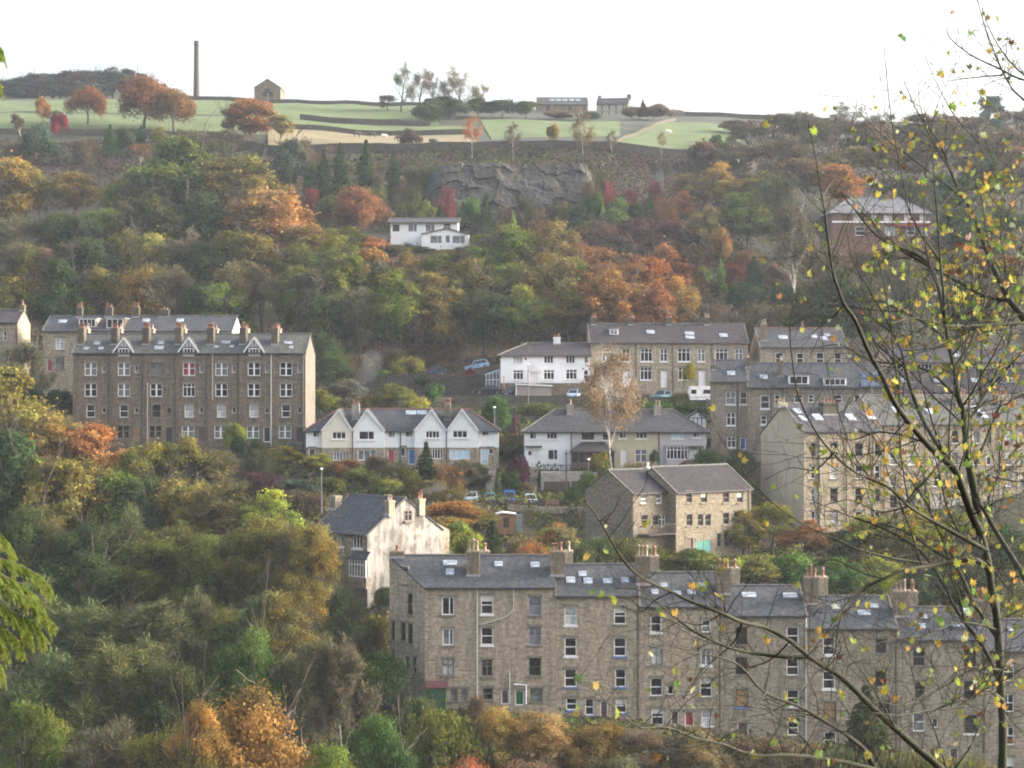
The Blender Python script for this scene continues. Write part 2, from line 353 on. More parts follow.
def sheet(name, pxs, D0, D1, m, label, lift=.22, n=40, k=14):
    """patch of ground; pxs=(left0,right0,left1,right1) at the near (D0) and far (D1) edge"""
    mb = MB(); g = []
    for i in range(k+1):
        t = i/k; D = D0+(D1-D0)*t; a = pxs[0]+(pxs[2]-pxs[0])*t; b = pxs[1]+(pxs[3]-pxs[1])*t
        row = []
        for j in range(n+1):
            px = a+(b-a)*j/n; x = (px-CX)/F*D; yy = D+1.3*noise.noise((px*.05, D*.2, 2)) if i in (0, k) else D
            row.append((x, yy, H(x, yy)+lift))
        g.append(row)
    for i in range(k):
        for j in range(n): mb.poly([g[i][j], g[i][j+1], g[i+1][j+1], g[i+1][j]])
    return tag(obj(name, mb, m, smooth=True), label, 'field', kind='structure')
# ------------------------------------------------------------------ buildings
WM = {}
def win_meshes(w, h, style, fm, g, sill, lintel, blind):
    w = max(.3, round(w/.06)*.06); h = max(.35, round(h/.06)*.06); key = (w, h, style, fm, g, sill, lintel, blind)
    if key in WM: return WM[key]
    t = .095 if w > .55 else .065; f = MB(); x = w/2; z = h/2
    f.box(-x, x, 0, .09, z-t, z); f.box(-x, x, 0, .09, -z, -z+t); f.box(-x, -x+t, .001, .089, -z+t, z-t); f.box(x-t, x, .001, .089, -z+t, z-t)
    s = .042
    def vb(c, a=-z+t, b=z-t, k=s): f.box(c-k, c+k, .006, .08, a, b)
    def hb(c, a=-x+t, b=x-t, k=s): f.box(a, b, .009, .077, c-k, c+k)
    if style == 'sash': hb(0, k=.04)
    elif style == 'sashv': hb(0, k=.04); vb(0, 0, z-t)
    elif style == 'pair': vb(0, k=.06); hb(.12*h)
    elif style == 'pairmull': vb(0, k=.1); hb(.05*h)
    elif style == 'case3': vb(-w/6); vb(w/6); hb(.22*h)
    elif style == 'case2': vb(w*.12)
    elif style == 'cross': vb(0, k=.04); hb(.2*h, k=.04)
    elif style == 'bay': [vb(-x+w*k/6) for k in range(1, 6)]; hb(.22*h)
    elif style == 'four': [vb(-x+w*k/4) for k in range(1, 4)]
    elif style == 'three': vb(-w/6); vb(w/6)
    elif style == 'arch': vb(0); hb(.1*h); f.obox((-w*.25, .045, h*.3), (w*.27, 0, h*.12), (0, .03, 0), (-.02, 0, .03)); f.obox((w*.25, .045, h*.3), (w*.27, 0, -h*.12), (0, .03, 0), (.02, 0, .03))
    p = MB(); p.poly([(-x+.02, .05, -z+.02), (x-.02, .05, -z+.02), (x-.02, .05, z-.02), (-x+.02, .05, z-.02)])
    if style == 'door':
        p = MB(); p.box(-x+t, x-t, .03, .06, -z, z-t)
        for a in (-1, 1):
            for c, hh in ((-.25*h, .15*h), (.14*h, .16*h)): p.box(a*w*.2-w*.13, a*w*.2+w*.13, .018, .03, c-hh, c+hh)
    out = {'frame': f.mesh('window_frame', fm), 'pane': p.mesh('door_panel' if style == 'door' else 'window_pane', g), 'w': w, 'h': h}
    if sill:
        q = MB(); q.box(-x-.12, x+.12, -.22, .05, -z-.17, -z-.002); out['sill'] = q.mesh('sill', sill)
    if lintel:
        q = MB(); q.box(-x-.14, x+.14, -.165, .05, z+.002, z+.24); out['lintel'] = q.mesh('lintel', lintel)
    if blind:
        q = MB(); q.poly([(-x+t, .044, z-t-blind*(h-2*t)), (x-t, .044, z-t-blind*(h-2*t)), (x-t, .044, z-t), (-x+t, .044, z-t)]); out['blind'] = q.mesh('blind', 'blind')
    WM[key] = out; return out
def panel(mb, T, x0, x1, z0, z1, ops, rev=.15, m=0, split=None, m2=None):
    xs = {x0, x1}; zs = {z0, z1}; rects = []
    for (c, z, w, h) in ops:
        a, b, d, e = max(x0+.02, c-w/2), min(x1-.02, c+w/2), max(z0+.02, z-h/2), min(z1-.02, z+h/2)
        if b <= a or e <= d: continue
        rects.append((a, b, d, e)); xs |= {a, b}; zs |= {d, e}
    if split is not None: zs.add(split)
    xs = sorted(xs); zs = sorted(zs)
    for a, b in zip(xs, xs[1:]):
        if b-a < 1e-5: continue
        for d, e in zip(zs, zs[1:]):
            if e-d < 1e-5: continue
            cx, cz = (a+b)/2, (d+e)/2
            if any(r[0] < cx < r[1] and r[2] < cz < r[3] for r in rects): continue
            mb.poly([T(a, 0, d), T(b, 0, d), T(b, 0, e), T(a, 0, e)], m2 if (split is not None and cz < split) else m)
    for a, b, d, e in rects:
        mm = m2 if (split is not None and (d+e)/2 < split) else m
        for q in ([(a, d), (a, e)], [(b, e), (b, d)], [(a, e), (b, e)], [(b, d), (a, d)]):
            (p0, p1) = q; mb.poly([T(p0[0], 0, p0[1]), T(p1[0], 0, p1[1]), T(p1[0], rev, p1[1]), T(p0[0], rev, p0[1])], mm)
class Bld:
    def __init__(s, name, label, cat, px, D, ang, ground_py, group=None):
        s.a = R(ang); s.u = Vector((math.cos(s.a), math.sin(s.a), 0)); s.n = Vector((-math.sin(s.a), math.cos(s.a), 0))
        p = W(px, ground_py, D); s.zg = p.z; s.P = Vector((p.x, p.y, p.z))
        s.root = thing(name, label, cat, s.P, s.a, group); s.ops = {}; s.D = D
    def loc(s, w):
        d = Vector(w)-s.P; return Vector((d.dot(s.u), d.dot(s.n), d.z))
    def ray(s, px, py):
        o = s.loc((0, 0, 0)); d = s.loc(W(px, py, 1.0))-o; return o, d
    def f(s, px, py, v=0.0):
        o, d = s.ray(px, py); t = (v-o.y)/d.y; p = o+d*t; return p.x, p.z
    def z(s, py, v=0.0, px=None):
        return s.f(px if px is not None else s.px0, py, v)[1]
    def setup(s, pxL, pxR, eave, ridge, depth, vr=None, base=-4, rpx=None):
        s.px0 = pxL; s.u0 = s.f(pxL, eave)[0]; s.u1 = s.f(pxR, eave)[0]; s.ze = s.f(pxL, eave)[1]; s.depth = depth
        s.vr = vr or depth/2; s.zr = s.f(rpx or pxL, ridge, s.vr)[1]; s.zb = base; return s
    def roofp(s, px, py):
        o, d = s.ray(px, py); k = (s.zr-s.ze)/s.vr; t = (s.ze+k*o.y-o.z)/(d.z-k*d.y); return o+d*t
    def put(s, T, rz, x, z, w, h, style, fm, g, sill, lintel, blind, rec=.1, name='window', parent=None, lab=None):
        ms = win_meshes(w, h, style, fm, g, sill, lintel, blind)
        o = link('door' if style == 'door' else name, ms['frame'], parent or s.root, T(x, rec, z), rz)
        if lab: o['label'] = lab
        if parent is None:
            for k in ('pane', 'sill', 'lintel', 'blind'):
                if k in ms: link('door_panel' if style == 'door' and k == 'pane' else k, ms[k], o)
        else:
            link('pane', ms['pane'], parent, T(x, rec, z), rz)
        return o, ms
    def win(s, px, py, wp, hp, style='sash', fm='frame_white', g='glass', v=0.0, sill='sill', lintel='sill', blind=None, key='f', lab=None):
        x0, z0 = s.f(px-wp/2, py+hp/2, v); x1, z1 = s.f(px+wp/2, py-hp/2, v)
        w = x1-x0; h = z1-z0; x, z = (x0+x1)/2, (z0+z1)/2
        o, ms = s.put(lambda a, b, c: Vector((a, v+b, c)), 0, x, z, w, h, style, fm, g, sill, lintel, blind, lab=lab)
        s.ops.setdefault(key, []).append((x, z, ms['w'], ms['h'])); return o
    def wins(s, lst, **k):
        for q in lst: s.win(*q[:4], **{**k, **(q[4] if len(q) > 4 else {})})
    def walls(s, mats, hip=False, split=None, zb=None, gap=None):
        """mats = front, left side, right side, lower storey"""
        mb = MB(); zb = s.zb if zb is None else zb; T = lambda a, b, c: (a, b, c); d = s.depth
        panel(mb, T, s.u0, s.u1, zb, s.ze, s.ops.get('f', []), m=0, split=split, m2=3)
        k = (s.zr-s.ze)/s.vr; zb2 = s.ze if hip else s.zr-k*(d-s.vr)
        for x, m in ((s.u0, 1), (s.u1, 2)):
            p = [(x, 0, zb), (x, 0, s.ze)] + ([] if hip else [(x, s.vr, s.zr)]) + [(x, d, zb2), (x, d, zb)]
            mb.poly(p if x == s.u0 else p[::-1], m)
        mb.poly([(s.u1, d, zb), (s.u0, d, zb), (s.u0, d, zb2), (s.u1, d, zb2)][::-1], 0)
        mats = list(mats)+[mats[0]]*(4-len(mats)); return obj('wall', mb, mats, s.root)
    def roof(s, m, ov=.25, side=.1, ridge='ridge_grey', th=.13, hipL=0, hipR=0, gutter='pipe_dark', lift=.05):
        k = (s.zr-s.ze)/s.vr; ze = s.ze-ov*k+lift; zr = s.zr+lift; d = s.depth; zb = zr-k*(d+ov-s.vr)
        a, b = s.u0-side, s.u1+side; dn = (0, 0, -th); mb = MB()
        ra = a+hipL if hipL else a; rb = b-hipR if hipR else b
        aa, bb = (a-ov*.6 if hipL else a), (b+ov*.6 if hipR else b)
        mb.prism([(aa, -ov, ze), (bb, -ov, ze), (rb, s.vr, zr), (ra, s.vr, zr)], dn)
        mb.prism([(ra, s.vr+.003, zr), (rb, s.vr+.003, zr), (bb, d+ov, zb), (aa, d+ov, zb)], dn)
        if hipL: mb.prism([(aa-.002, d+ov, zb), (aa-.002, -ov, ze), (ra-.003, s.vr, zr)], dn)
        if hipR: mb.prism([(bb+.002, -ov, ze), (bb+.002, d+ov, zb), (rb+.003, s.vr, zr)], dn)
        o = obj('roof', mb, m, s.root)
        rt = MB(); rt.tube([(ra, s.vr, zr+.03), (rb, s.vr, zr+.03)], [.12, .12], 6)
        for hp, e, q in ((hipL, aa, ra), (hipR, bb, rb)):
            if hp: rt.tube([(e, -ov, ze+.03), (q, s.vr, zr+.03)], [.1, .1], 6)
        obj('ridge_tiles', rt, ridge, o)
        g = MB(); g.box(a, b, -ov-.12, -ov-.005, ze-th-.02, ze-.03); obj('gutter', g, gutter, s.root)
        if not (hipL and hipR):
            for hp, e in ((hipL, s.u0-side), (hipR, s.u1+side)):
                if hp: continue
                x0, x1 = e-.06, e+.06; cp = MB()
                cp.prism([(x0, -ov+.02, ze+.01), (x1, -ov+.02, ze+.01), (x1, s.vr, zr+.045), (x0, s.vr, zr+.045)], (0, 0, .05))
                obj('verge', cp, 'sill', o)
        return o
    def chim(s, px, wp, ytop, v=None, d=.8, pots=2, m='stone_dark', poth=.75, potm='brickpot', flue=True):
        v = s.vr-d/2 if v is None else v; x0, zt = s.f(px-wp/2, ytop, v); x1, _ = s.f(px+wp/2, ytop, v)
        w = max(.45, x1-x0); x = (x0+x1)/2; k = (s.zr-s.ze)/s.vr
        zlow = s.ze+k*v-.15 if v < s.vr else s.zr-k*(v+d-s.vr)-.2
        zs = zt-poth; mb = MB(); mb.box(-w/2, w/2, 0, d, zlow-zs, -.22); mb.box(-w/2-.07, w/2+.07, -.07, d+.07, -.219, -.1); mb.box(-w/2-.02, w/2+.02, -.02, d+.02, -.099, 0)
        o = obj('chimney', mb, m, s.root, (x, v, zs))
        fl = MB(); zl = max(.05, s.ze+k*v-zs)
        if v < s.vr: fl.box(-w/2-.06, w/2+.06, -.09, -.004, s.ze+k*v-zs-.02, s.ze+k*v-zs+.2); obj('flashing', fl, 'lead', o)
        potm = random.choice((potm, potm, 'buffpot')) if potm == 'brickpot' else potm; pm = WM.get(('pot', potm, poth))
        if not pm:
            q = MB(); q.lathe([(.15, -.02), (.17, .05), (.13, .1), (.115, poth*.82), (.15, poth*.84), (.15, poth*.95), (.10, poth)], 8); pm = WM[('pot', potm, poth)] = q.mesh('chimney_pot', potm, True)
        for i in range(pots):
            t = (i+.5)/pots-.5; along = w > d or pots > 2
            link('chimney_pot', pm, o, (t*w*.9 if along else random.uniform(-.05, .05), d/2+(0 if along else t*d*.85), 0), 0, (1, 1, random.uniform(.62, 1.12)))
        return o
    def sky(s, px, py, wp, hp, g='glass_sky', name='skylight', fm='lead'):
        c = s.roofp(px, py); a = s.roofp(px-wp/2, py); b = s.roofp(px+wp/2, py); t = s.roofp(px, py-hp/2); q = s.roofp(px, py+hp/2)
        w = max(.35, b.x-a.x); l = max(.4, (t-q).length); k = math.atan2(s.zr-s.ze, s.vr)
        mb = MB(); e = .06
        mb.box(-w/2, w/2, -l/2, l/2, -.02, .07); o = obj(name, mb, fm, s.root, (c.x, c.y, c.z+.08)); o.rotation_euler = (k, 0, 0)
        p = MB(); p.box(-w/2+e, w/2-e, -l/2+e, l/2-e, .068, .085); obj('pane', p, g, o)
    def pipe(s, px, y0=None, y1=None, m='pipe_dark', pts=None, r=.06, v=-.09):
        z0 = s.ze-.1 if y0 is None else s.f(px, y0, v)[1]; z1 = s.zb if y1 is None else s.f(px, y1, v)[1]; x = s.f(px, 0, v)[0]
        P = [(x, v, z0), (x, v, z1)] if pts is None else [(s.f(a, b, v)[0], v, s.f(a, b, v)[1]) for a, b in pts]
        mb = MB(); mb.tube(P, [r]*len(P), 6)
        if pts is None:
            mb.lathe([(.1, 0), (.13, .22)], 6, (x, v, z0-.22))
        return obj('drainpipe', mb, m, s.root)
    def course(s, py, m='sill', h=.16, pr=.06):
        z = s.z(py); mb = MB(); mb.box(s.u0, s.u1, -pr, -.002, z-h/2, z+h/2); obj('string_course', mb, m, s.root)
    def boxdormer(s, px, py, wp, hp, style='three', fm='frame_white', wallm='frame_white', g='glass', surround=.14):
        c = s.roofp(px, py+hp/2); v = c.y+.0; x0, zb = s.f(px-wp/2, py+hp/2, v); x1, zt = s.f(px+wp/2, py-hp/2, v)
        k = (s.zr-s.ze)/s.vr; vb = min(s.vr+.5, (zt-s.ze)/k+.2); w = x1-x0; h = zt-zb; x = (x0+x1)/2
        mb = MB(); mb.box(-w/2, w/2, 0, vb-v, -.3, h); mb.box(-w/2-.15, w/2+.15, -.2, vb-v, h+.002, h+.12, 1)
        o = obj('dormer', mb, [wallm, 'lead'], s.root, (x, v, zb))
        s.put(lambda a, b, cc: Vector((a, b, cc)), 0, 0, h*.5, w-2*surround, h-.12, style, fm, g, None, None, None, rec=-.1, parent=o)
    def gabledormer(s, px, ybase, yap, wp, win):
        v = -.02; x0, zb = s.f(px-wp/2, ybase, v); x1, _ = s.f(px+wp/2, ybase, v); za = s.f(px, yap, v)[1]; x = (x0+x1)/2; w = x1-x0; h = za-zb
        ww = w*.52; mb = MB(); L = 3.2; sh = h*.16
        mb.prism([(-ww/2-.12, 0, -.25), (ww/2+.12, 0, -.25), (ww/2+.12, 0, h*.42), (0, 0, h-.12), (-ww/2-.12, 0, h*.42)], (0, L, 0), 0)
        for sg in (-1, 1):
            mb.prism([(sg*(w/2+.1), -.3, sh-.05), (0, -.3, h), (0, -.3, h+.12), (sg*(w/2+.1), -.3, sh+.07)], (0, L+.3, 0), 1)
        o = obj('dormer', mb, ['frame_white', 'slate2'], s.root, (x, v, zb))
        bb = MB()
        for sg in (-1, 1): bb.prism([(sg*(w/2+.12), -.36, sh-.2), (0, -.36, h-.14), (0, -.36, h+.14), (sg*(w/2+.12), -.36, sh+.1)], (0, .055, 0))
        obj('bargeboard', bb, 'frame_white', o)
        tb = MB(); tb.box(-ww/2, ww/2, -.03, -.003, h*.40, h*.47); tb.box(-.05, .05, -.03, -.004, h*.47, h*.78); tb.box(-ww*.3-.04, -ww*.3+.04, -.03, -.004, h*.47, h*.6); tb.box(ww*.3-.04, ww*.3+.04, -.03, -.004, h*.47, h*.6)
        obj('timber', tb, 'wood_dark', o)
        s.put(lambda a, b, cc: Vector((a, b, cc)), 0, 0, h*.2-.02, ww, h*.36, win, 'frame_white', 'glass', None, None, None, rec=-.08, parent=o)
def pick(*w): return random.choice(w)

# ---- the stepped stone terrace at the front
FT = [ # pxL, pxR, eave, ridge, ground, label
 (425, 556, 586.5, 556, 705, 'tall stone terrace house with bare angled gable wall at the left end of front terrace'),
 (556, 640, 595, 565, 714, 'front terrace house with white sash windows and blue painted sills, four roof windows'),
 (640, 722.5, 605.5, 573, 726, 'front terrace house with red door and one small square white-framed window'),
 (722.5, 807, 614.5, 586, 739, 'front terrace house with boarded brown window in its facade behind bare branches'),
 (807, 898, 627.5, 596.7, 751, 'front terrace house with large dark windows between boarded house and its lower right neighbour'),
 (898, 986, 638.6, 607.7, 764, 'front terrace house under the thick mossy tree branches with two stacked roof windows'),
 (986, 1075, 650, 620, 776, 'lowest house of the front terrace, cut by the right edge of the picture')]
B1 = []
for i, (l, r, e, rg, g, lab) in enumerate(FT):
    b = Bld('terrace_house', lab, 'house', l, 186, 0, g, 'stepped stone terrace at the front'); b.setup(l, r, e, rg, 9.4, 4.7, -7); B1.append(b)
    b.u1 -= .02
GL = ['glass']*5+['glass_mid']*2
def col4(b, px, rows, w=12, h=18, **k):
    for y in rows: b.win(px, y, w, h, **{'style': pick('sash', 'sash', 'sashv'), 'g': pick(*GL), 'blind': pick(None, None, None, .3, .5), **k})
b = B1[0]
b.wins([(448, 606, 12, 18, dict(style='case2', fm='frame_white')), (448, 637, 11, 17, dict(style='case2', g='glass_mid')), (448, 667, 12.5, 17, dict(style='pair', g='glass_curtain', fm='sill')),
        (487, 605, 12, 18.5, dict(style='sash', sill='sill_white', blind=.3)), (487, 636, 12, 18, dict(sill='sill_white')), (487, 668, 11, 17, dict(style='arch', fm='sill')),
        (535, 606, 12, 19, dict(fm='frame_lav', g='glass_mid', style='sash')), (535, 636, 12, 19, dict(fm='frame_lav', g='glass_mid', style='sashv')), (535, 667, 12, 18, dict(fm='frame_green')),
        (454, 695, 7, 12, dict(fm='sill', g='glass_mid')), (464.5, 695, 7, 12, dict(fm='sill', g='glass_mid')), (488, 694, 10, 12, dict(fm='sill')),
        (505, 697, 8, 15, dict(style='door', g='frame_brown', sill=None)), (519.5, 698, 9, 15, dict(style='door', g='door_green', sill=None, lab='bright green front door')), (536.5, 695, 12, 13, dict(style='sash', fm='frame_green', g='glass_mid'))])
b = B1[1]
b.wins([(570.6, 616, 12, 19, dict(sill='sill_white', g='glass_curtain')), (570.6, 647, 12, 19, dict(sill='sill_white')), (570.6, 678, 12, 18, dict(sill='sill_blue')), (571.5, 704, 11, 12, dict(sill='sill_blue')),
        (620, 616, 12, 17, dict(blind=.3)), (620, 647, 12, 19, dict(sill='sill_blue', style='sash')), (620.5, 678, 11, 18, dict(sill='sill_blue')), (621, 706, 11, 14, dict(sill='sill_blue', blind=.4)),
        (589.5, 707, 9, 17, dict(style='sash', sill='sill_blue')), (604, 710, 8, 17, dict(style='door', g='frame_brown', sill=None))])
b = B1[2]
b.wins([(656, 624, 11, 17, dict(sill='sill_white')), (656.5, 656, 12, 18, dict(style='cross', g='glass_curtain', fm='sill')), (656.5, 687, 12, 18), (657.5, 717, 12, 17, dict(blind=.3)),
        (706, 626, 9, 13, dict(g='glass_mid')), (706, 658, 11, 15, dict(style='cross', g='glass_mid', sill='sill_white')), (706, 688, 12, 18, dict(blind=.25)), (707, 718, 11, 15, dict(sill='sill_white', g='glass_curtain')),
        (670.5, 690, 6, 9, dict(style='plain', lab='small square window in a thick white frame')), (675, 718, 8, 14, dict(style='door', g='frame_brown', sill=None)), (689.5, 719, 9, 15, dict(style='door', g='frame_red', sill=None, lab='dull red front door'))])
b = B1[3]
b.wins([(741.6, 636, 12, 18, dict(fm='frame_brown')), (741.6, 666, 12, 18, dict(fm='frame_brown')), (742, 698, 12, 18, dict(style='plain', fm='frame_brown', g='board', sill='sill_blue', lab='window boarded up with brown plywood')), (743, 731, 11, 18, dict(style='door', g='frame_brown', sill=None)),
        (792.6, 636, 12, 18), (792.6, 667, 12, 17), (793, 698, 12, 17, dict(sill='sill_white')), (793, 728, 11, 15)])
b = B1[4]
b.wins([(829, 646, 12, 18, dict(sill='sill_white')), (829, 680, 12, 18, dict(sill='sill_white')), (830, 711, 12, 18, dict(style='plain', fm='frame_brown', g='board')), (830, 740, 12, 16),
        (881, 646, 11, 15, dict(fm='frame_brown')), (881, 679, 11, 16, dict(fm='frame_brown')), (884, 709, 12, 17, dict(fm='frame_green')), (860, 742, 9, 18, dict(style='door', g='frame_green', sill=None))])
b = B1[5]
b.wins([(919, 657, 12, 19, dict(fm='sill')), (920, 690, 10, 17, dict(fm='sill')), (919, 722, 12, 19, dict(g='glass_mid', style='sash')), (919, 755, 12, 18), (935, 723, 6, 9, dict(style='plain')),
        (970, 658, 13, 20, dict(fm='frame_brown', style='pair')), (970, 690, 12, 19, dict(fm='frame_brown')), (971, 724, 13, 19, dict(sill='sill_white', fm='frame_brown')), (954, 757, 9, 18, dict(style='door', g='frame_brown', sill=None)), (938, 757, 8, 17, dict(style='door', g='board', sill=None))])
b = B1[6]
col4(b, 1008, (672, 703, 736, 766)); col4(b, 1052, (672, 703, 736, 766))
b = B1[0]                                      # splayed end wall of the first house
uB, zz = b.f(389.5, 600, b.vr); T0 = Vector((uB, b.vr, 0)); L = math.hypot(b.u0-uB, b.vr); ex = Vector((b.u0-uB, -b.vr, 0))/L; ey = Vector((-ex.y, ex.x, 0))
T = lambda a, bb, c: T0+ex*a+ey*bb+Vector((0, 0, c))
def onT(px, py):
    o, d = b.ray(px, py); nn = ey; t = (T0-o).dot(nn)/d.dot(nn); p = o+d*t; return (p-T0).dot(ex), p.z
rzs = math.atan2(ex.y, ex.x); gops = []
for px, py, wp, hp in ((404, 576, 7, 14), (410, 604, 5, 21), (393, 631, 3.5, 18), (403, 632, 5, 18), (410, 634, 5, 20), (393, 659, 3.5, 19), (414.5, 665, 4, 16)):
    x0, z0 = onT(px-wp/2, py+hp/2); x1, z1 = onT(px+wp/2, py-hp/2)
    o, ms = b.put(T, rzs, (x0+x1)/2, (z0+z1)/2, x1-x0, z1-z0, 'sash', 'frame_brown', 'glass', 'sill', 'sill', None); gops.append(((x0+x1)/2, (z0+z1)/2, ms['w'], ms['h']))
x, z = onT(406.5, 664); o, ms = b.put(T, rzs, x, z-.2, .95, 2.1, 'door', 'frame_white', 'frame_brown', None, 'sill', None); gops.append((x, z-.2, ms['w'], ms['h']))
mb = MB(); panel(mb, lambda a, bb, c: (a, bb, c), b.u0, b.u1, b.zb, b.ze, b.ops['f'])
zs_ = b.ze-.0; panel(mb, lambda a, bb, c: tuple(T(a, bb, c)), 0, L, b.zb, b.ze, gops)
t1 = onT(404, 576); mb.poly([tuple(T(0, 0, b.ze)), tuple(T(L, 0, b.ze)), tuple(T(0, 0, b.zr))])
kx = T0.x+(T0.x/ (T0.y+186))*0
bx = b.loc(W(389.5, 600, 186+9.4)).x
mb.poly([(uB, b.vr, b.zb), (uB, b.vr, b.zr), (bx, 9.4, b.ze), (bx, 9.4, b.zb)][::-1]); mb.poly([(bx, 9.4, b.zb), (b.u1, 9.4, b.zb), (b.u1, 9.4, b.ze), (bx, 9.4, b.ze)][::-1])
mb.poly([(b.u1, 0, b.ze), (b.u1, 9.4, b.ze), (b.u1, b.vr, b.zr)]); mb.poly([(b.u1, 0, b.zb), (b.u1, 9.4, b.zb), (b.u1, 9.4, b.ze), (b.u1, 0, b.ze)])
obj('wall', mb, 'stone_tan', b.root)
mb = MB(); k = (b.zr-b.ze)/b.vr; ov = .25; zE = b.ze-ov*k+.06; zR = b.zr+.06; dn = (0, 0, -.13)
mb.prism([(b.u0-.1, -ov, zE), (b.u1, -ov, zE), (b.u1, b.vr, zR), (uB-.05, b.vr, zR)], dn); mb.prism([(uB-.05, b.vr+.003, zR), (b.u1, b.vr+.003, zR), (b.u1, 9.65, zE), (bx, 9.65, zE)], dn)
ro = obj('roof', mb, 'slate', b.root); rt = MB(); rt.tube([(uB, b.vr, zR+.03), (b.u1, b.vr, zR+.03)], [.12, .12]); obj('ridge_tiles', rt, 'ridge_grey', ro)
g = MB(); g.box(b.u0-.1, b.u1, -ov-.12, -ov-.005, zE-.14, zE-.03); obj('gutter', g, 'pipe_dark', b.root)
b.chim(397, 14, 546, v=b.vr-.4, d=1.0, pots=1, poth=.5)
for i, b in enumerate(B1):
    if i:
        b.walls(['stone_tan' if i < 3 else 'stone_grey']*4); b.roof('slate' if i % 3 else 'slate', side=0.0)
for b, px, yt in ((B1[0], 473, 540), (B1[0], 557, 540), (B1[1], 643, 545), (B1[2], 724, 557), (B1[3], 812, 566), (B1[4], 902, 580), (B1[5], 984, 589)):
    b.chim(px, 13, yt, v=1.5, d=1.5, pots=3, poth=1.05, m='stone_dark'); b.chim(px+12, 8, yt+.5, v=b.vr+.5, d=1.5, pots=2, poth=1.0, m='stone_tan')
for b, lst in ((B1[0], [(450, 564, 14, 5), (450, 573, 8, 6), (498.5, 565, 8.5, 5), (535, 566, 9, 5.5)]), (B1[1], [(582.5, 575, 8, 5), (570.6, 581, 9, 6), (588, 582, 9, 6), (607.5, 582, 9, 5), (625, 581, 8, 5)]),
               (B1[2], [(664, 586, 7, 4), (701.5, 586, 8, 4.5), (691.5, 593, 8, 4.5), (655, 593, 7, 5), (677, 594, 8, 4)]), (B1[3], [(749, 596, 14, 5), (790, 596.5, 14, 5)]),
               (B1[4], [(835.5, 608, 8, 4), (874, 607, 8, 4), (864, 613.7, 13, 5)]), (B1[5], [(923.5, 617.6, 7.5, 4), (923.5, 627, 8, 5), (968, 611.7, 14, 5), (959, 626, 13, 5)]), (B1[6], [(1010, 630, 5, 4)])):
    for q in lst: b.sky(*q)
B1[0].pipe(477, m='pipe_white'); B1[0].pipe(0, m='pipe_white', pts=[(513.5, 588), (513.5, 610), (506, 617), (480, 625)], r=.05); B1[0].pipe(0, m='pipe_white', pts=[(509.5, 671), (509.5, 704)], r=.06)
B1[0].pipe(0, m='frame_white', pts=[(514, 684.5), (526, 685), (526, 704)], r=.08)
for b, px, m in ((B1[1], 638, 'pipe_dark'), (B1[2], 720, 'pipe_dark'), (B1[3], 806, 'pipe_white'), (B1[4], 896, 'pipe_dark'), (B1[5], 984, 'pipe_dark')): b.pipe(px, m=m)
obj_ = MB(); obj_.box(-1.0, 1.0, -1.1, -.02, 0, .12); obj_.box(-.95, .95, -1.0, -.02, -1.3, -.05)
x, z = B1[0].f(440, 684.5); o = obj('porch', MB(), 'frame_brown', B1[0].root, (x-.3, 0, z)); 
mbp = MB(); mbp.prism([(-1, -1.2, -.2), (1, -1.2, -.2), (1, -.02, .25), (-1, -.02, .25)], (0, 0, .1)); mbp.box(-.9, .9, -1.1, -.03, -2.2, -.21, 1)
o.data = mbp.mesh('porch', [plain('faded_red_board', (.13, .05, .05)), 'frame_green'])

# ---- the seven-bay four-storey block on the left
b = Bld('stone_terrace', 'long four-storey dark stone terrace with three white gabled dormers on the left hillside', 'terrace', 73, 270, -1.5, 443, 'terraces on the hillside')
b.setup(73, 305.5, 352.5, 334.5, 10.5, 5.0, -5)
C7 = [90.7, 124, 156.3, 189, 221.5, 254, 286]; S7 = [104, 136.5, 169, 201.5, 234, 267, 299.5]
for i, (c, s2) in enumerate(zip(C7, S7)):
    red = i == 3
    b.win(c, 369, 12.5, 13.5, 'pairmull', 'frame_white' if i != 2 else 'sill', 'glass_red' if red else pick('glass', 'glass_mid'), lab='pair of windows with red curtains' if red else None)
    b.win(c, 390, 12.5, 13.5, 'pairmull' if not red else 'case3', g=pick('glass', 'glass', 'glass_mid'))
    b.win(c, 411, 9, 13, 'sash', g=['glass', 'glass', 'glass', 'glass_curtain', 'glass_curtain', 'glass_curtain', 'glass'][i], fm='frame_white' if i != 2 else 'sill')
    b.win(c-1, 432, 12.5, 13, 'pairmull', 'frame_white' if i not in (1, 2) else 'sill', 'glass' if i < 3 else 'glass_mid', lab=None)
    if i not in (): b.win(s2, 369, 3.8, 7.5, 'plain', 'frame_white' if i != 2 else 'sill', 'glass_mid')
    b.win(s2, 410.5, 4, 5.5, 'plain', 'frame_white' if i != 2 else 'sill', 'glass')
    b.win(s2, 434.5, 7, 15, 'door', 'frame_white' if i in (0, 5) else 'sill', ['frame_blue', 'board', 'door_black', 'frame_brown', 'door_black', 'door_black', 'door_black'][i], sill=None, lab='blue front door' if i == 0 else None)
b.walls(['stone_dark', 'stone_dark', 'gable_cream']); b.roof('slate2')
b.course(357, h=.22); b.course(377, h=.12)
for i, px in enumerate((109.5, 143, 175.5, 207, 238.5, 271, 303)): b.pipe(px, m='pipe_dark' if i not in (5,) else 'pipe_white', r=.085)
b.pipe(147.5, 383, None, 'pipe_white'); b.pipe(212.5, 354, 400, 'pipe_white')
for px in (80.5, 114, 145.5, 178, 210, 242.5, 274.5): b.chim(px, 6.5, 322, v=2.0, d=1.5, pots=3, m='stone_soot', poth=.8)
for px in (86.5, 119.5, 151.5, 183.5, 215.5, 246.5, 278.5): b.chim(px, 4, 323.5, v=6.4, d=1.2, pots=2, m='stone_tan', poth=.7)
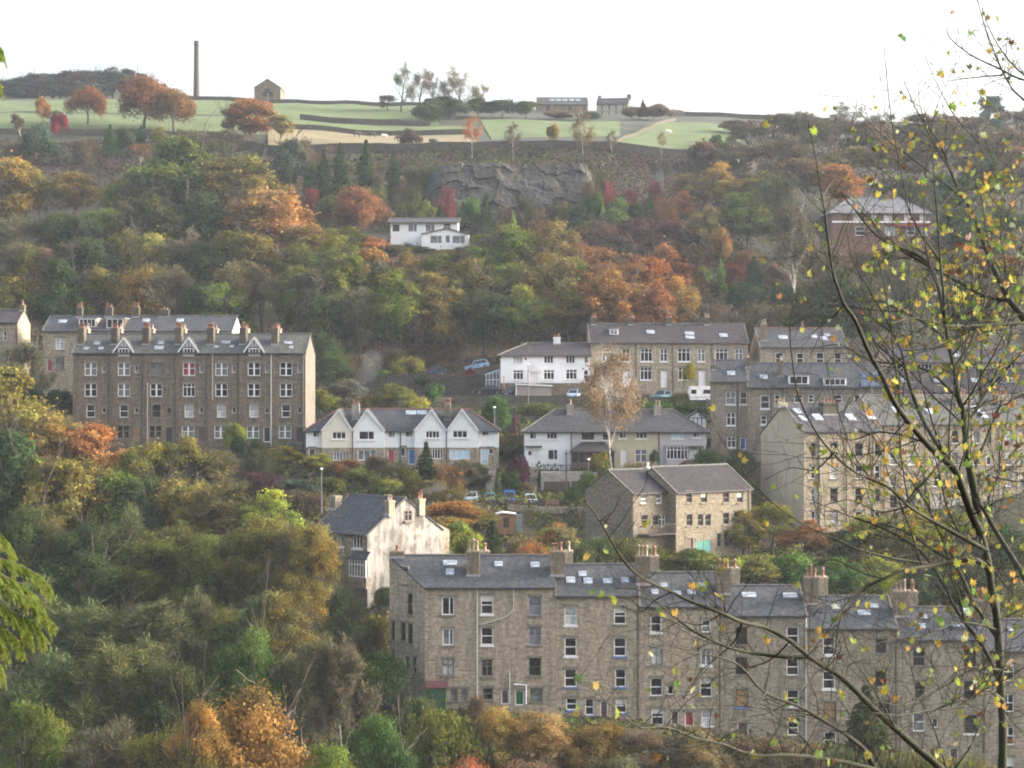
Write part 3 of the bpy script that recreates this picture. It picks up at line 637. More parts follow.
for px in (123.7, 188.7, 254.2): b.gabledormer(px, 354.5, 338, 19, 'three')
for q in ((97, 344, 6, 3), (86, 349, 5, 2.5), (101, 349, 5, 2.5), (161, 343.5, 6, 3), (159, 348.5, 9, 3.5), (226, 343, 9, 2.5), (288, 343.5, 8, 2.5), (216, 347.5, 4, 2), (231.5, 347.3, 4, 2), (291, 348, 4, 2)): b.sky(*q)

# ---- terrace behind it
b = Bld('stone_terrace', 'long grey-roofed terrace with two box dormers behind the four-storey block', 'terrace', 43, 296, -1, 385, 'terraces on the hillside')
b.setup(43, 232, 330.5, 316.5, 9.5, 4.7, -5)
b.wins([(60, 343.5, 9, 12, dict(style='pair', g='glass_curtain')), (60, 363, 9, 11, dict(style='case3', fm='sill', g='glass_mid')), (49.5, 365, 5.5, 13, dict(style='door', g='frame_red', sill=None, lab='dark red door')), (33+20, 366, 2, 5)])
b.walls(['stone_grey', 'stone_grey', 'white']); b.roof('slate')
b.boxdormer(87.5, 323, 18, 9, 'four', 'frame_white', 'sand'); b.boxdormer(115, 323.5, 18.5, 10, 'three', 'frame_white', 'frame_brown')
for px, wp, n in ((79, 6, 3), (108.5, 7, 3), (135.5, 7, 3), (163.5, 10, 3)): b.chim(px, wp, 302 if n == 3 and px < 160 else 307, pots=n, m='stone_soot', poth=.8 if px < 160 else .4)
for q in ((62.5, 322, 8, 3), (146, 321, 7, 3), (180, 321, 7, 3)): b.sky(*q)
b = Bld('stone_house', 'stone house with slate roof cut off by the left edge of the picture', 'house', -40, 300, 0, 372)
b.setup(-40, 17.5, 322, 310, 8, 4, -4); b.wins([(5, 336, 4, 10, dict(fm='frame_white')), (-18, 336, 8, 10)]); b.walls(['stone_tan']*3); b.roof('slate3'); b.chim(24-2, 5, 300, pots=2); b.chim(-20, 5, 300)
b.pipe(16.3)

# ---- white gabled row
def gable(b, mb, rb, bbm, pxL, pxR, pxA, yA, yE, ops, proj, split, zb, m, wallside=True):
    v = -proj; x0, zE = b.f(pxL, yE, v); x1, _ = b.f(pxR, yE, v); xa, za = b.f(pxA, yA, v)
    T = lambda a, bb, c: (a, v+bb, c)
    panel(mb, T, x0, x1, zb, zE, ops, m=m, split=split, m2=3); mb.poly([(x0, v, zE), (x1, v, zE), (xa, v, za)], m)
    if wallside:
        mb.poly([(x0, v, zb), (x0, 0, zb), (x0, 0, zE), (x0, v, zE)][::-1], m); mb.poly([(x1, v, zb), (x1, 0, zb), (x1, 0, zE), (x1, v, zE)], m)
    L = b.vr+proj+.25
    for xe in (x0, x1):
        sg = 1 if xe == x1 else -1; dx = sg*.12; sl = (za-zE)/abs(xa-xe)
        rb.prism([(xe+dx, v-.2, zE-.12*sl+.02), (xa, v-.2, za+.02), (xa, v-.2, za+.15), (xe+dx, v-.2, zE-.12*sl+.15)], (0, L, 0))
        bbm.prism([(xe+dx, v-.245, zE-.12*sl-.1), (xa, v-.245, za-.1), (xa, v-.245, za+.13), (xe+dx, v-.245, zE-.12*sl+.13)], (0, .04, 0))
b = Bld('white_terrace', 'row of four white houses with steep front gables and red ridge tiles', 'terrace', 306, 262, 0, 467, 'white houses')
b.setup(306, 498.5, 430, 409.5, 8.6, 4.3, -4); pj = .7; sp = b.z(447.5)
b.wins([(316, 434.5, 6.5, 6, dict(style='case2')), (391.5, 434.5, 7, 6.5, dict(style='case2', g='glass_mid')), (408.7, 433.8, 7.5, 6.5, dict(style='case2')), (485.4, 433, 7.5, 6, dict(style='case2'))], sill=None, lintel=None)
b.wins([(391, 457, 7, 15, dict(style='door', g='frame_red', lab='red front door')), (411.8, 457, 7, 15, dict(style='door', g='frame_blue', lab='blue front door')), (484.5, 456.5, 8, 16, dict(style='door', g='door_pale')), (403, 452, 5, 9, dict(style='plain')), (491, 451.5, 5, 6, dict(style='plain')), (312, 456, 7, 15, dict(style='door', g='frame_brown'))], sill=None)
gw = {'a': [(339, 435.5, 14, 7.5, 'three'), (339.5, 456, 13, 9, 'four')], 'b': [(366.5, 435.5, 15.5, 8.5, 'case2'), (367, 455, 19, 10.5, 'three')], 'c': [(432.5, 434.6, 14, 7.5, 'four'), (437.5, 454, 11, 10, 'four')], 'd': [(460, 434.3, 14.5, 7.5, 'three'), (459.5, 454.5, 20, 10.5, 'three')]}
for k, l in gw.items():
    for px, py, wp, hp, st in l: b.win(px, py, wp, hp, st, v=-pj, key=k, sill='sill_white' if py < 440 else None, lintel=None, g=pick('glass', 'glass_mid') if k != 'd' or py < 440 else 'door_pale')
wl = b.walls(['white', 'cream', 'white', 'stone_grey'], hip=True, split=sp)
for k, (l, r, a) in {'a': (322, 352.2, 339), 'b': (352.8, 384.3, 366.5), 'c': (414.7, 446, 431.5), 'd': (447, 477.8, 461.7)}.items():
    mb = MB(); rb = MB(); bm_ = MB(); gable(b, mb, rb, bm_, l, r, a, 410, 430, b.ops[k], pj, sp, b.zb, 1 if k == 'a' else 0)
    gf = obj('gable_front', mb, ['white', 'cream', 'white', 'stone_grey'], b.root); obj('gable_roof', rb, 'slate', gf); obj('bargeboard', bm_, 'frame_white', gf)
    if k == 'a': gf['label'] = 'cream gable front at the left end of the row'
ro = b.roof('slate', ov=.3, side=.2, ridge='ridge_red', hipL=4.2, hipR=4.2)
b.chim(355.5, 7.5, 400, v=2.0, d=.9, pots=3, m='concrete', poth=.6); b.chim(447.5, 6, 399, v=2.0, d=.9, pots=3, m='stone_dark', poth=.7)
b.sky(411, 413.5, 10.5, 4); b.sky(422, 413.5, 9.5, 4)
for px in (352.5, 400.5, 446.5): b.pipe(px, v=-.09 if px == 400.5 else -pj-.1)
# ---- white / cream / lilac quad with hipped roof
b = Bld('house_row', 'long hipped-roof row of four houses, white at left and lilac grey at right', 'terrace', 524.5, 262, 0, 467, 'white houses')
b.setup(524.5, 706, 430.5, 410, 8.6, 4.3, -4)
b.wins([(533, 435.3, 7, 8, dict(style='case2')), (552, 435.3, 10.5, 8, dict(style='three')), (588, 435.3, 12.5, 9, dict(style='case2', fm='frame_brown')), (608, 435.5, 10, 8.5, dict(style='case2', fm='frame_brown')), (622.5, 434.6, 7, 8, dict(style='case2')), (641.5, 434.8, 11.5, 8, dict(style='three')), (677.5, 434.8, 12, 8, dict(style='case2', g='door_pale')), (696.2, 433.8, 7, 8, dict(style='case2'))], sill='sill_white', lintel=None)
b.wins([(530, 453.3, 4, 5, dict(style='plain')), (534.8, 458, 7.5, 15.5, dict(style='door', g='frame_white')), (552.8, 454.8, 10, 10.5, dict(style='case2')), (641, 456, 12, 13, dict(style='pair', g='glass_mid')), (624, 458, 7, 16, dict(style='door', g='frame_white')), (693.5, 457.5, 7.5, 16, dict(style='door', g='frame_white')), (700.5, 451.5, 5, 6, dict(style='plain'))], sill=None, lintel=None)
x0, x1, x2, x3 = (b.f(p, 440)[0] for p in (571, 610, 659, 706))
mb = MB(); T = lambda a, c, d: (a, c, d); us = [b.u0, x0, x1, x2, b.u1]
for i in range(4): panel(mb, T, us[i], us[i+1], b.zb, b.ze, [o for o in b.ops['f'] if us[i] < o[0] < us[i+1]], m=i)
for xx, m in ((b.u0, 0), (b.u1, 3)): mb.poly([(xx, 0, b.zb), (xx, 0, b.ze), (xx, 8.6, b.ze), (xx, 8.6, b.zb)], m)
obj('wall', mb, ['white', 'greywash', 'sand', 'lilac'], b.root)
b.roof('slate4', ov=.35, side=.25, ridge='ridge_grey', hipL=4.3, hipR=4.3)
b.chim(570.3, 6.5, 399, v=3.2, d=.9, pots=2, m='concrete', poth=.7); b.chim(657.8, 7, 401, v=3.2, d=.9, pots=2, m='concrete', poth=.6)
for px in (571.3, 609.5, 659): b.pipe(px)
mb = MB(); bx0, zb0 = b.f(666.5, 459.5, -.55); bx1, zt0 = b.f(688, 446, -.55); mb.box(bx0, bx1, -.5, -.02, zb0-.9, zb0); mb.box(bx0-.1, bx1+.1, -.62, -.02, zt0, zt0+.14, 1)
o = obj('bay_window', mb, ['lilac', 'lead'], b.root); b.put(lambda a, c, d: Vector((a, -.52+c, d)), 0, (bx0+bx1)/2, (zb0+zt0)/2, bx1-bx0, zt0-zb0, 'bay', 'frame_white', 'glass', None, None, None, rec=0, parent=o)
for px in (533.5, 695):
    c, z = b.f(px, 447); mb = MB(); mb.prism([(c-1.1, -.75, z-.05), (c+1.1, -.75, z-.05), (c+1.1, -.02, z+.1), (c-1.1, -.02, z+.1)], (0, 0, .08)); obj('door_canopy', mb, 'pipe_dark', b.root)
# brown conservatory in front of the grey house
cx0, zc = b.f(571.5, 452.3, -2.4); cx1, _ = b.f(614, 452, -2.4); ztop = b.f(590, 443, -1)[1]; zfl = b.f(580, 468, -2.4)[1]
mb = MB(); mb.prism([(cx0-.2, -2.6, zc), (cx1+.2, -2.6, zc), (cx1-1.2, -.02, ztop), (cx0+1.4, -.02, ztop)], (0, 0, .1)); mb.prism([(cx0-.2, -2.6, zc), (cx0+1.39, -.02, ztop), (cx0-.2, -.02, zc)], (0, 0, .1)); mb.prism([(cx1+.2, -2.6, zc), (cx1+.2, -.02, zc), (cx1-1.19, -.02, ztop)], (0, 0, .1))
cs = obj('conservatory', mb, 'slate3', b.root); mb = MB()
for i in range(7):
    xx = cx0+(cx1-cx0)*i/6; mb.box(xx-.06, xx+.06, -2.4, -2.28, zfl, zc)
mb.box(cx0, cx1, -2.39, -2.29, zfl, zfl+.75); mb.box(cx0, cx0+.1, -2.27, -.02, zfl, zfl+.75); mb.box(cx0, cx1, -2.41, -2.27, zc-.12, zc-.002); mb.box(cx1-.1, cx1, -2.27, -.02, zfl, zc-.01)
obj('timber_frame', mb, 'frame_brown', cs); mb = MB(); mb.poly([(cx0, -2.33, zfl+.75), (cx1, -2.33, zfl+.75), (cx1, -2.33, zc-.12), (cx0, -2.33, zc-.12)]); obj('pane', mb, 'glass', cs)

# ---- white house and the upper terrace
b = Bld('stone_terrace', 'stone terrace with white windows beneath the russet wood, tall birch before its left half', 'terrace', 590.5, 303, 2, 405, 'terraces on the hillside')
b.setup(590.5, 748, 342.3, 324, 10, 5, -4)
for px, wp, st in ((608, 12, 'case3'), (626, 8, 'pair'), (646.5, 12, 'case3'), (663.8, 7, 'pair'), (684, 12.5, 'case3'), (701.3, 7.5, 'pair'), (721.7, 12, 'case3'), (739, 8, 'pair')): b.win(px, 355, wp, 13, st, g=pick('glass', 'glass_mid'), sill='sill_white')
for px in (608, 646, 684): b.win(px, 373.6, 11.5, 12.5, 'case3', sill='sill_white')
for px in (626, 664, 702, 739): b.win(px, 379, 6.5, 17, 'door', g='frame_white', sill=None)
b.win(721.5, 374, 11.5, 12, 'case3', sill='sill_white')
b.wins([(664.5, 399, 6, 10, dict(style='door', g='frame_white', sill=None)), (646, 399, 8, 8, dict(fm='sill')), (684, 398, 8, 8, dict(fm='sill'))])
b.walls(['stone_tan', 'stone_grey', 'stone_grey']); b.roof('slate3')
for px in (593.5, 631, 669, 707): b.chim(px, 5.2, 313, pots=3, m='stone_soot', poth=.7)
b.boxdormer(614, 332, 9, 5.5, 'pair'); [b.sky(*q) for q in ((650.6, 332.7, 8, 3.5), (689.5, 334, 9, 3), (690, 338, 9, 3), (723.5, 336, 8, 3.5))]; b.pipe(673); b.pipe(712); b.pipe(636)
b = Bld('stone_house', 'pair of stone houses with pale slate roof right of the upper terrace', 'house', 760.5, 302, 2, 402)
b.setup(760.5, 847, 346.5, 328.5, 10, 5, -4)
b.wins([(779.5, 358.5, 8, 12), (800, 358.5, 7, 11), (820, 359, 8, 13), (838, 359, 7, 13), (779, 380, 8, 12), (838, 380, 7, 13)], sill='sill_white', g='glass'); b.walls(['stone_grey']*3); b.roof('slate4', ridge='ridge_red')
b.chim(764, 6, 319, pots=3, v=1.5); b.chim(802.5, 3.5, 320, pots=2); [b.sky(*q) for q in ((783, 338, 9, 3.5), (814, 337, 6, 3), (824, 339, 7, 4), (827, 335.5, 5, 2.5))]
b = Bld('white_house', 'white rendered house with small pedimented porch and hipped grey roof above the road', 'house', 500.5, 300, 0, 384, 'white houses')
b.setup(500.5, 590, 355, 343.5, 9, 4.5, -5); sp = b.z(383)
b.wins([(518, 360, 10, 7.5, dict(style='three', g='glass_curtain')), (548.7, 359.5, 9.5, 8, dict(style='three')), (570.5, 359.5, 9, 8, dict(style='three')), (518.3, 374.8, 10.5, 10, dict(style='case3')), (549, 374.6, 11, 10, dict(style='case3')), (571.5, 374.4, 11, 10, dict(style='case3')), (586, 360, 4, 7), (586, 375, 5, 10)], lintel=None, sill='sill_white')
b.win(534, 377.5, 7, 12.5, 'door', g='frame_white', sill=None, lintel=None); b.win(525.8, 359, 2, 2.4, 'plain', 'frame_red', 'frame_red', sill=None, lintel=None)
b.walls(['white', 'white', 'white', 'stone_dark'], hip=True, split=sp); b.roof('slate3', ov=.35, side=.3, hipL=4.3)
b.chim(557, 7, 332.5, v=4.0, d=.9, pots=2, m='white', poth=.7)
c, z = b.f(534, 371.5); c0 = b.f(528, 371)[0]; c1 = b.f(541, 371)[0]; za = b.f(534, 365.5)[1]
mb = MB(); mb.prism([(c0, -.9, z), (c1, -.9, z), ((c0+c1)/2, -.9, za)], (0, .88, 0)); mb.box(c0+.1, c0+.3, -.88, -.7, 0, z-.004); mb.box(c1-.3, c1-.1, -.88, -.7, 0, z-.004); obj('porch', mb, 'greywash', b.root)
# ---- left part of the terrace group on the right
b = Bld('stone_terrace', 'grey stone terrace with two white box dormers, directly right of the caravan', 'terrace', 711, 271, -5, 457, 'terraces on the hillside')
b.setup(711, 748, 381, 360.5, 10, 5, -4)
b.wins([(730.6, 398, 10, 13, dict(style='sashv', g='glass_mid')), (743.4, 398, 7, 13), (731, 419, 9, 13, dict(style='pair')), (731.4, 442, 8.5, 11, dict(style='pair')), (743, 443.5, 6, 12, dict(style='door', g='frame_blue', sill=None, lab='pale blue door'))], sill='sill_white')
b.walls(['stone_grey', 'stone_dark', 'stone_grey']); b.roof('slate'); b.chim(714, 4, 359, pots=2, v=2.5); b.chim(747.5, 4.5, 352, pots=2, v=3); b.sky(731, 374, 8, 4); b.pipe(737.5); zkeep = b.root
b2 = Bld('stone_terrace', 'lower terrace with solar panels on its slate roof behind the bare tree', 'terrace', 748.2, 269.5, -5, 457, 'terraces on the hillside')
b2.setup(748.2, 884, 386.5, 363.5, 10, 5, -4)
b2.wins([(765, 402, 9, 13.5), (777.4, 399.5, 6, 9), (798.5, 398.5, 8.5, 8.5), (811, 398.5, 5.5, 8), (763.7, 420, 6, 9), (838, 399, 8, 9), (858, 399, 8, 9)], sill='sill_white'); b2.walls(['stone_grey']*3); b2.roof('slate')
b2.boxdormer(798.7, 380, 20.5, 9, 'three', wallm='frame_white'); b2.boxdormer(835, 382, 23, 7.5, 'four'); b2.chim(780.5, 5.5, 355, pots=2, v=2); b2.sky(763.7, 377.6, 8, 4); b2.pipe(771.5); b2.pipe(783)
for i in range(3):
    for j in range(2): b2.sky(864+i*6.5, 376.5+j*7.5, 6, 6.6, g='solar', name='solar_panel', fm='steel')
b3 = Bld('stone_terrace', 'long terrace roof running off the right edge behind the yellow-leaved branches', 'terrace', 884.3, 268.5, -5, 460, 'terraces on the hillside')
b3.setup(884.3, 1090, 392, 370, 10, 5, -4); b3.wins([(p, 404, 8, 11) for p in (900, 920, 945, 968, 992, 1015, 1040)]); b3.walls(['stone_grey']*3); b3.roof('slate3'); [b3.sky(p, 381, 8, 4) for p in (905, 938, 975, 1010)]; [b3.chim(p, 6, 361, pots=3, v=2) for p in (912, 958, 1004)]
b4 = Bld('stone_terrace', 'stone terrace with wide white windows high at the right edge below the dark wood', 'terrace', 886, 301, 1, 402, 'terraces on the hillside')
b4.setup(886, 1100, 362, 349.5, 9, 4.5, -4); b4.wins([(899, 367, 6, 7, dict(style='plain')), (925, 367.5, 15, 8, dict(style='four')), (949, 367, 7, 8), (973, 366.5, 8, 8), (1008, 366.5, 15, 8, dict(style='four'))]); b4.walls(['stone_tan']*3); b4.roof('slate3'); [b4.chim(p, 5, 341, pots=2) for p in (893, 930, 968, 1006)]; b4.sky(955, 356, 8, 3)
# ---- big right-hand terrace
b = Bld('stone_terrace', 'tall tan stone terrace with blank grey cement gable behind the bare sycamore', 'terrace', 804, 248, 17, 541, 'terraces on the hillside')
b.setup(804, 880.5, 431, 404, 13, 6.0, -5, rpx=781)
for px, wp in ((813.3, 4.5), (834, 8), (859, 8), (879-1.5, 5.5)):
    for y in (449.5, 472, 495, 518): b.win(px, y, wp, 13.5, 'sash', pick('frame_white', 'sill'), pick('glass', 'glass', 'glass_mid', 'glass_curtain') if px < 850 else 'glass')
b.walls(['stone_tan', 'gable_grey', 'stone_tan']); b.roof('slate4')
for q in ((797.5, 412, 7, 5), (803, 419, 7, 5), (817.5, 418, 9, 6), (850.5, 418, 8, 6), (870, 417, 8, 6)): b.sky(*q)
b.chim(831, 15, 396, v=3.4, d=1.3, pots=4, m='stone_soot', poth=.8); b.chim(783, 9, 397, v=5.4, d=1.3, pots=3, m='gable_grey', poth=.7); b.pipe(818.5); b.pipe(846.5); b.pipe(873); b.pipe(0, pts=[(820.5, 432), (820.5, 536)], m='pipe_white')
c = b.f(880.8, 431)
b5 = Bld('stone_terrace', 'second half of the tall tan terrace with higher roof, running off the right edge', 'terrace', 881, 254.3, 17, 541, 'terraces on the hillside')
b5.setup(881, 1080, 424, 396, 13, 6.0, -5)
for px in (893.7, 911.6, 937.5, 955.5, 977, 989, 1008.5, 1022):
    for y in (437, 458.5, 480, 501.5): b5.win(px, y, 7.5 if px not in (989, 1022) else 5, 13.5, pick('sash', 'sash', 'plain'), pick('frame_white', 'frame_white', 'sill'), pick('glass', 'glass', 'glass_curtain', 'glass_mid'), blind=pick(None, None, .4))
b5.walls(['stone_tan']*3); b5.roof('slate2')
for px in (884, 902, 925, 947, 967, 999, 1018): b5.pipe(px, m=pick('pipe_dark', 'pipe_dark', 'pipe_white'))
for px in (920, 962, 1004): b5.chim(px, 12, 389, v=3.6, d=1.3, pots=4, m='stone_grey', poth=.8)
for q in ((897, 411, 8, 6), (930, 412, 8, 6), (975, 410, 8, 6), (983, 416, 7, 5)): b5.sky(*q)
# ---- modern two-part stone house
b = Bld('stone_house', 'pale stone house with blank left gable, narrower left half of the modern pair', 'house', 632, 228, 40, 562, 'modern stone pair')
b.setup(632, 678, 492.5, 470.5, 8.0, 4.0, -4, rpx=612)
b.wins([(644, 499, 6.3, 10, dict(style='sash', g='glass_mid')), (659, 498.5, 6.3, 10, dict(style='sash', g='glass_mid')), (644.5, 520, 6, 11, dict(fm='frame_brown')), (655.7, 520.5, 6, 12, dict(fm='frame_brown')), (662.5, 521, 6, 13, dict(style='pair'))])
b.walls(['stone_pale']*3); b.roof('slate5', side=.05)
b_ = Bld('stone_house', 'pale stone three-storey house with teal garage door, larger right half of the modern pair', 'house', 676, 230.4, 40, 562, 'modern stone pair')
b_.setup(676, 751, 491.5, 467.5, 8.0, 4.0, -4, rpx=655)
for px, wp in ((689, 5.5), (704, 6), (726, 6), (740, 5.8)): b_.win(px, 497.5, wp, 10.5, 'sash', 'frame_brown', 'glass', blind=.45 if px in (704, 740) else None)
b_.wins([(689.5, 520, 6, 12), (700.5, 520, 5.5, 12), (708, 520, 5.5, 12), (726, 518.5, 6, 12), (738, 517, 7, 12), (719, 540, 4, 14), (727, 539, 5, 16), (738, 538, 7, 16)], fm='frame_brown')
b_.win(690, 545.5, 6, 15, 'door', 'frame_brown', 'frame_brown', sill=None); b_.win(704, 548.5, 15.5, 18, 'door', 'frame_white', 'door_teal', sill=None, lab='wide teal garage door')
b_.walls(['stone_pale']*3); b_.roof('slate5', side=.08); b_.pipe(749, m='pipe_dark'); b.pipe(632.8)
x0, z0 = b.f(633, 536, -1.8); x1, z1 = b.f(676, 534, -1.8); mb = MB(); mb.box(x0+2.5, x1, -1.8, -.02, z0-.12, z0)
dk = obj('balcony', mb, 'wood_dark', b.root); mb = MB()
for i in range(13): xx = x0+2.5+(x1-x0-2.5)*i/12; mb.box(xx-.025, xx+.025, -1.8, -1.75, z0, z0+1.05)
mb.box(x0+2.5, x1, -1.81, -1.74, z0+1.05, z0+1.12); obj('railing', mb, 'wood_dark', dk)
fx, fz = b.f(647.8, 463, 4.0); mb = MB(); mb.lathe([(.3, -.9), (.28, 0), (.16, .15), (.12, .6)], 8, (fx, 4.0, fz-.5)); obj('chimney', mb, 'frame_white', b.root)
# ---- limewashed house behind the front terrace
b = Bld('stone_house', 'stone house with flaking limewashed gable and slate roof left of the front terrace', 'house', 313, 213, -45, 600)
b.setup(313, 367.5, 529.5, 498, 10.5, 5.25, -5, rpx=400)
b.wins([(321, 537.5, 8, 9, dict(style='pair')), (334, 540, 4.5, 12, dict(style='plain', g='glass_mid')), (341.5, 540.5, 4.5, 12, dict(style='plain', g='glass_mid')), (357.3, 541.5, 10, 13, dict(style='three'))], sill='sill_white')
x0, z0 = b.f(349, 576, -.8); x1, z1 = b.f(366, 560.5, -.8); b.win(340, 572, 7, 14, 'arch', 'frame_brown', 'glass')
b.walls(['stone_grey', 'stone_grey', 'lime']); b.roof('slate', side=.12)
mb = MB(); mb.box(x0, x1, -.78, -.02, z0-1.2, z0); mb.prism([(x0-.15, -.95, z1), (x1+.15, -.95, z1), (x1-.2, -.02, z1+.75), (x0+.2, -.02, z1+.75)], (0, 0, .1), 1)
o = obj('bay_window', mb, ['stone_grey', 'slate'], b.root); b.put(lambda p, c, d: Vector((p, -.82+c, d)), 0, (x0+x1)/2, (z0+z1)/2, x1-x0, z1-z0, 'bay', 'frame_white', 'glass_mid', None, None, None, rec=0, parent=o)
b.chim(332, 6.5, 495, v=2.9, d=.9, pots=0, m='stone_grey', poth=.05)
rx = b.u1
for vv, yt in ((3.1, 497.5), (7.4, 496.0)):
    w_ = b.P+b.u*(rx-.5)+b.n*vv; pxx = CX+F*w_.x/w_.y; b.chim(pxx, 4.6, yt-5, v=vv-.4, d=.8, pots=2, m='stone_tan', poth=.8)
def side_at(px, py):
    o, d = b.ray(px, py); t = (rx-o.x)/d.x; return o+d*t
p = side_at(408, 515.5); ms = win_meshes(1.1, 1.15, 'pair', 'sill', 'glass', 'sill', None, None); o = link('window', ms['frame'], b.root, (rx+.06, p.y, p.z), R(90)); [link(k, ms[k], o) for k in ('pane', 'sill')]
p0, p1 = side_at(440, 545), side_at(440, 600); mb = MB(); mb.prism([(rx-3, 9.3, -4), (rx-.3, 9.3, -4), (rx-.3, 9.3, b.ze-.2), (rx-3, 9.3, b.ze+.6)], (0, 2.6, 0)); obj('lean_to', mb, 'stone_grey', b.root)
# ---- far houses
b = Bld('brick_house', 'red brick semi-detached house with pale hipped roof high on the right hillside', 'house', 832, 385, 3, 246)
b.setup(832, 930, 212, 197.5, 11, 5.5, -5)
b.wins([(857, 216.5, 7, 8, dict(g='blind')), (874.5, 216.5, 6, 9, dict(g='blind')), (888, 216.5, 8, 8.5, dict(g='blind')), (908, 216.5, 7.5, 8.5, dict(g='blind')), (922.6, 216.5, 6, 9, dict(g='blind')), (890, 231, 10, 9, dict(g='glass_curtain', style='three')), (911, 231, 8, 9), (923.5, 231, 8, 10, dict(g='glass_curtain')), (860, 231, 9, 9)], sill=None, lintel=None)
b.walls(['brick']*3, hip=True); b.roof('slate6', ov=.4, side=.3, hipL=5, hipR=5); b.chim(889.7, 8, 190.5, v=4.5, d=1.2, pots=3, m='brick'); b.course(221.8, 'frame_white', .3, .2)
x0, z0 = b.f(893, 226, -.8); x1, _ = b.f(931, 226, -.8); mb = MB(); mb.box(x0, x1, -.8, -.02, z0, z0+.35); obj('porch_roof', mb, 'frame_red', b.root)
b = Bld('bungalow', 'low white hillside house with two shallow gabled volumes above the orange wood', 'house', 390, 396, 0, 246)
b.setup(390.5, 458, 222, 218.5, 8, 4, -4)
b.wins([(396, 228, 8, 8, dict(style='plain', fm='frame_white')), (412.5, 228, 9, 8, dict(style='case2', g='glass_mid')), (430, 228, 9.5, 8, dict(style='case2', g='glass_mid')), (447, 226.5, 8, 6)], sill=None, lintel=None)
b.walls(['white']*3); b.roof('slate4', ov=.5, side=.4)
mb = MB(); rb = MB(); bm_ = MB(); v = -3.0; ops = []
for px, py, wp, hp, st in ((436, 239.5, 12, 8, 'case2'), (447.6, 239, 5, 8, 'plain'), (458.6, 239.5, 13, 8, 'case2')):
    x0, z0 = b.f(px-wp/2, py+hp/2, v); x1, z1 = b.f(px+wp/2, py-hp/2, v); o, ms = b.put(lambda p, c, d: Vector((p, v+c, d)), 0, (x0+x1)/2, (z0+z1)/2, x1-x0, z1-z0, st, 'frame_white', 'glass_mid', None, None, None); ops.append(((x0+x1)/2, (z0+z1)/2, ms['w'], ms['h']))
gable(b, mb, rb, bm_, 421.5, 469, 447, 228.5, 234.3, ops, 3.0, None, -4, 0); obj('gable_front', mb, ['white']*4, b.root); obj('gable_roof', rb, 'slate3', b.root); obj('bargeboard', bm_, 'frame_brown', b.root)
# ---- hilltop
b = Bld('ruin', 'roofless-looking grey stone barn gable alone on the skyline right of the mill chimney', 'barn', 254, 606, 0, 101)
b.setup(254.3, 280.5, 88, 88, 11, 5.5, -4)
x0, x1 = b.u0, b.u1; za = b.z(79.5); xm = (x0+x1)/2; mb = MB()
oo = []
for px, py, wp, hp in ((267, 86.5, 5, 5), (264.5, 94, 4, 5), (271, 94, 4, 5)):
    a0, z0 = b.f(px-wp/2, py+hp/2); a1, z1 = b.f(px+wp/2, py-hp/2); oo.append(((a0+a1)/2, min((z0+z1)/2, b.ze-.9), a1-a0, min(z1-z0, 1.6)))
    link('window', win_meshes(a1-a0, 1.5, 'cross', 'sill', 'glass', 'sill', None, None)['pane'], b.root, (oo[-1][0], .12, oo[-1][1]))
panel(mb, lambda a, c, d: (a, c, d), x0, x1, -4, b.ze, oo); mb.poly([(x0, 0, b.ze), (x1, 0, b.ze), (xm, 0, za)]); mb.poly([(x0, 0, -4), (x0, 11, -4), (x0, 11, b.ze), (x0, 0, b.ze)]); mb.poly([(x1, 0, -4), (x1, 11, -4), (x1, 11, b.ze), (x1, 0, b.ze)]); mb.poly([(x0, 11, -4), (x1, 11, -4), (x1, 11, b.ze), (xm, 11, za), (x0, 11, b.ze)])
obj('wall', mb, 'stone_dark', b.root); mb = MB()
mb.prism([(x0-.2, -.15, b.ze-.1), (xm, -.15, za+.05), (xm, -.15, za+.25), (x0-.2, -.15, b.ze+.1)], (0, 11.3, 0)); mb.prism([(x1+.2, -.15, b.ze-.1), (xm, -.15, za+.05), (xm, -.15, za+.25), (x1+.2, -.15, b.ze+.1)], (0, 11.3, 0)); obj('roof', mb, 'slate3', b.root)
t = thing('mill_chimney', 'tall lone mill chimney standing on the left skyline', 'chimney', W(196.5, 103, 618)); h = (103-41)/F*618
mb = MB(); mb.lathe([(1.05, -3), (1.0, 0), (.72, h-1.4), (.9, h-1.3), (.9, h-.9), (.74, h-.85), (.78, h)], 12); obj('shaft', mb, 'stone_black', t); mb = MB(); mb.box(-1.5, 1.5, -1.5, 1.5, -3, 1.6); obj('plinth', mb, 'stone_dark', t)
b = Bld('farm_barn', 'long low farm barn with a strip of roof lights on the skyline', 'barn', 537, 600, 2, 114); b.setup(537.5, 588, 104, 97.8, 9, 4.5, -4)
b.wins([(548, 108.5, 4, 5), (570, 108.5, 4, 4)], fm='sill'); b.walls(['stone_dark']*3); b.roof('slate4'); [b.sky(552+i*6.5, 100.2, 4.5, 1.6) for i in range(5)]
b = Bld('farmhouse', 'grey stone farmhouse with a chimney at each end on the skyline', 'house', 596.5, 600, -8, 119); b.setup(596.5, 628, 104, 99, 8, 4, -4)
for px in (602, 609, 616, 623): b.win(px, 107.5, 3, 3.6, 'sash', g='glass'); b.win(px, 114, 3, 3.8, 'sash', g='glass')
b.walls(['gable_grey', 'stone_grey', 'gable_cream']); b.roof('slate3'); b.chim(599.5, 3.5, 94.5, pots=2, poth=.5); b.chim(629, 4, 93, pots=2, poth=.5)
b = Bld('cottage', 'little pale cottage on the skyline right of the farmhouse', 'house', 673, 600, 8, 123); b.setup(673, 684, 114, 110.5, 6, 3, -3); b.win(678.5, 117.5, 3, 3); b.walls(['gable_cream']*3); b.roof('slate3'); b.chim(674, 3, 108, pots=1, poth=.4)
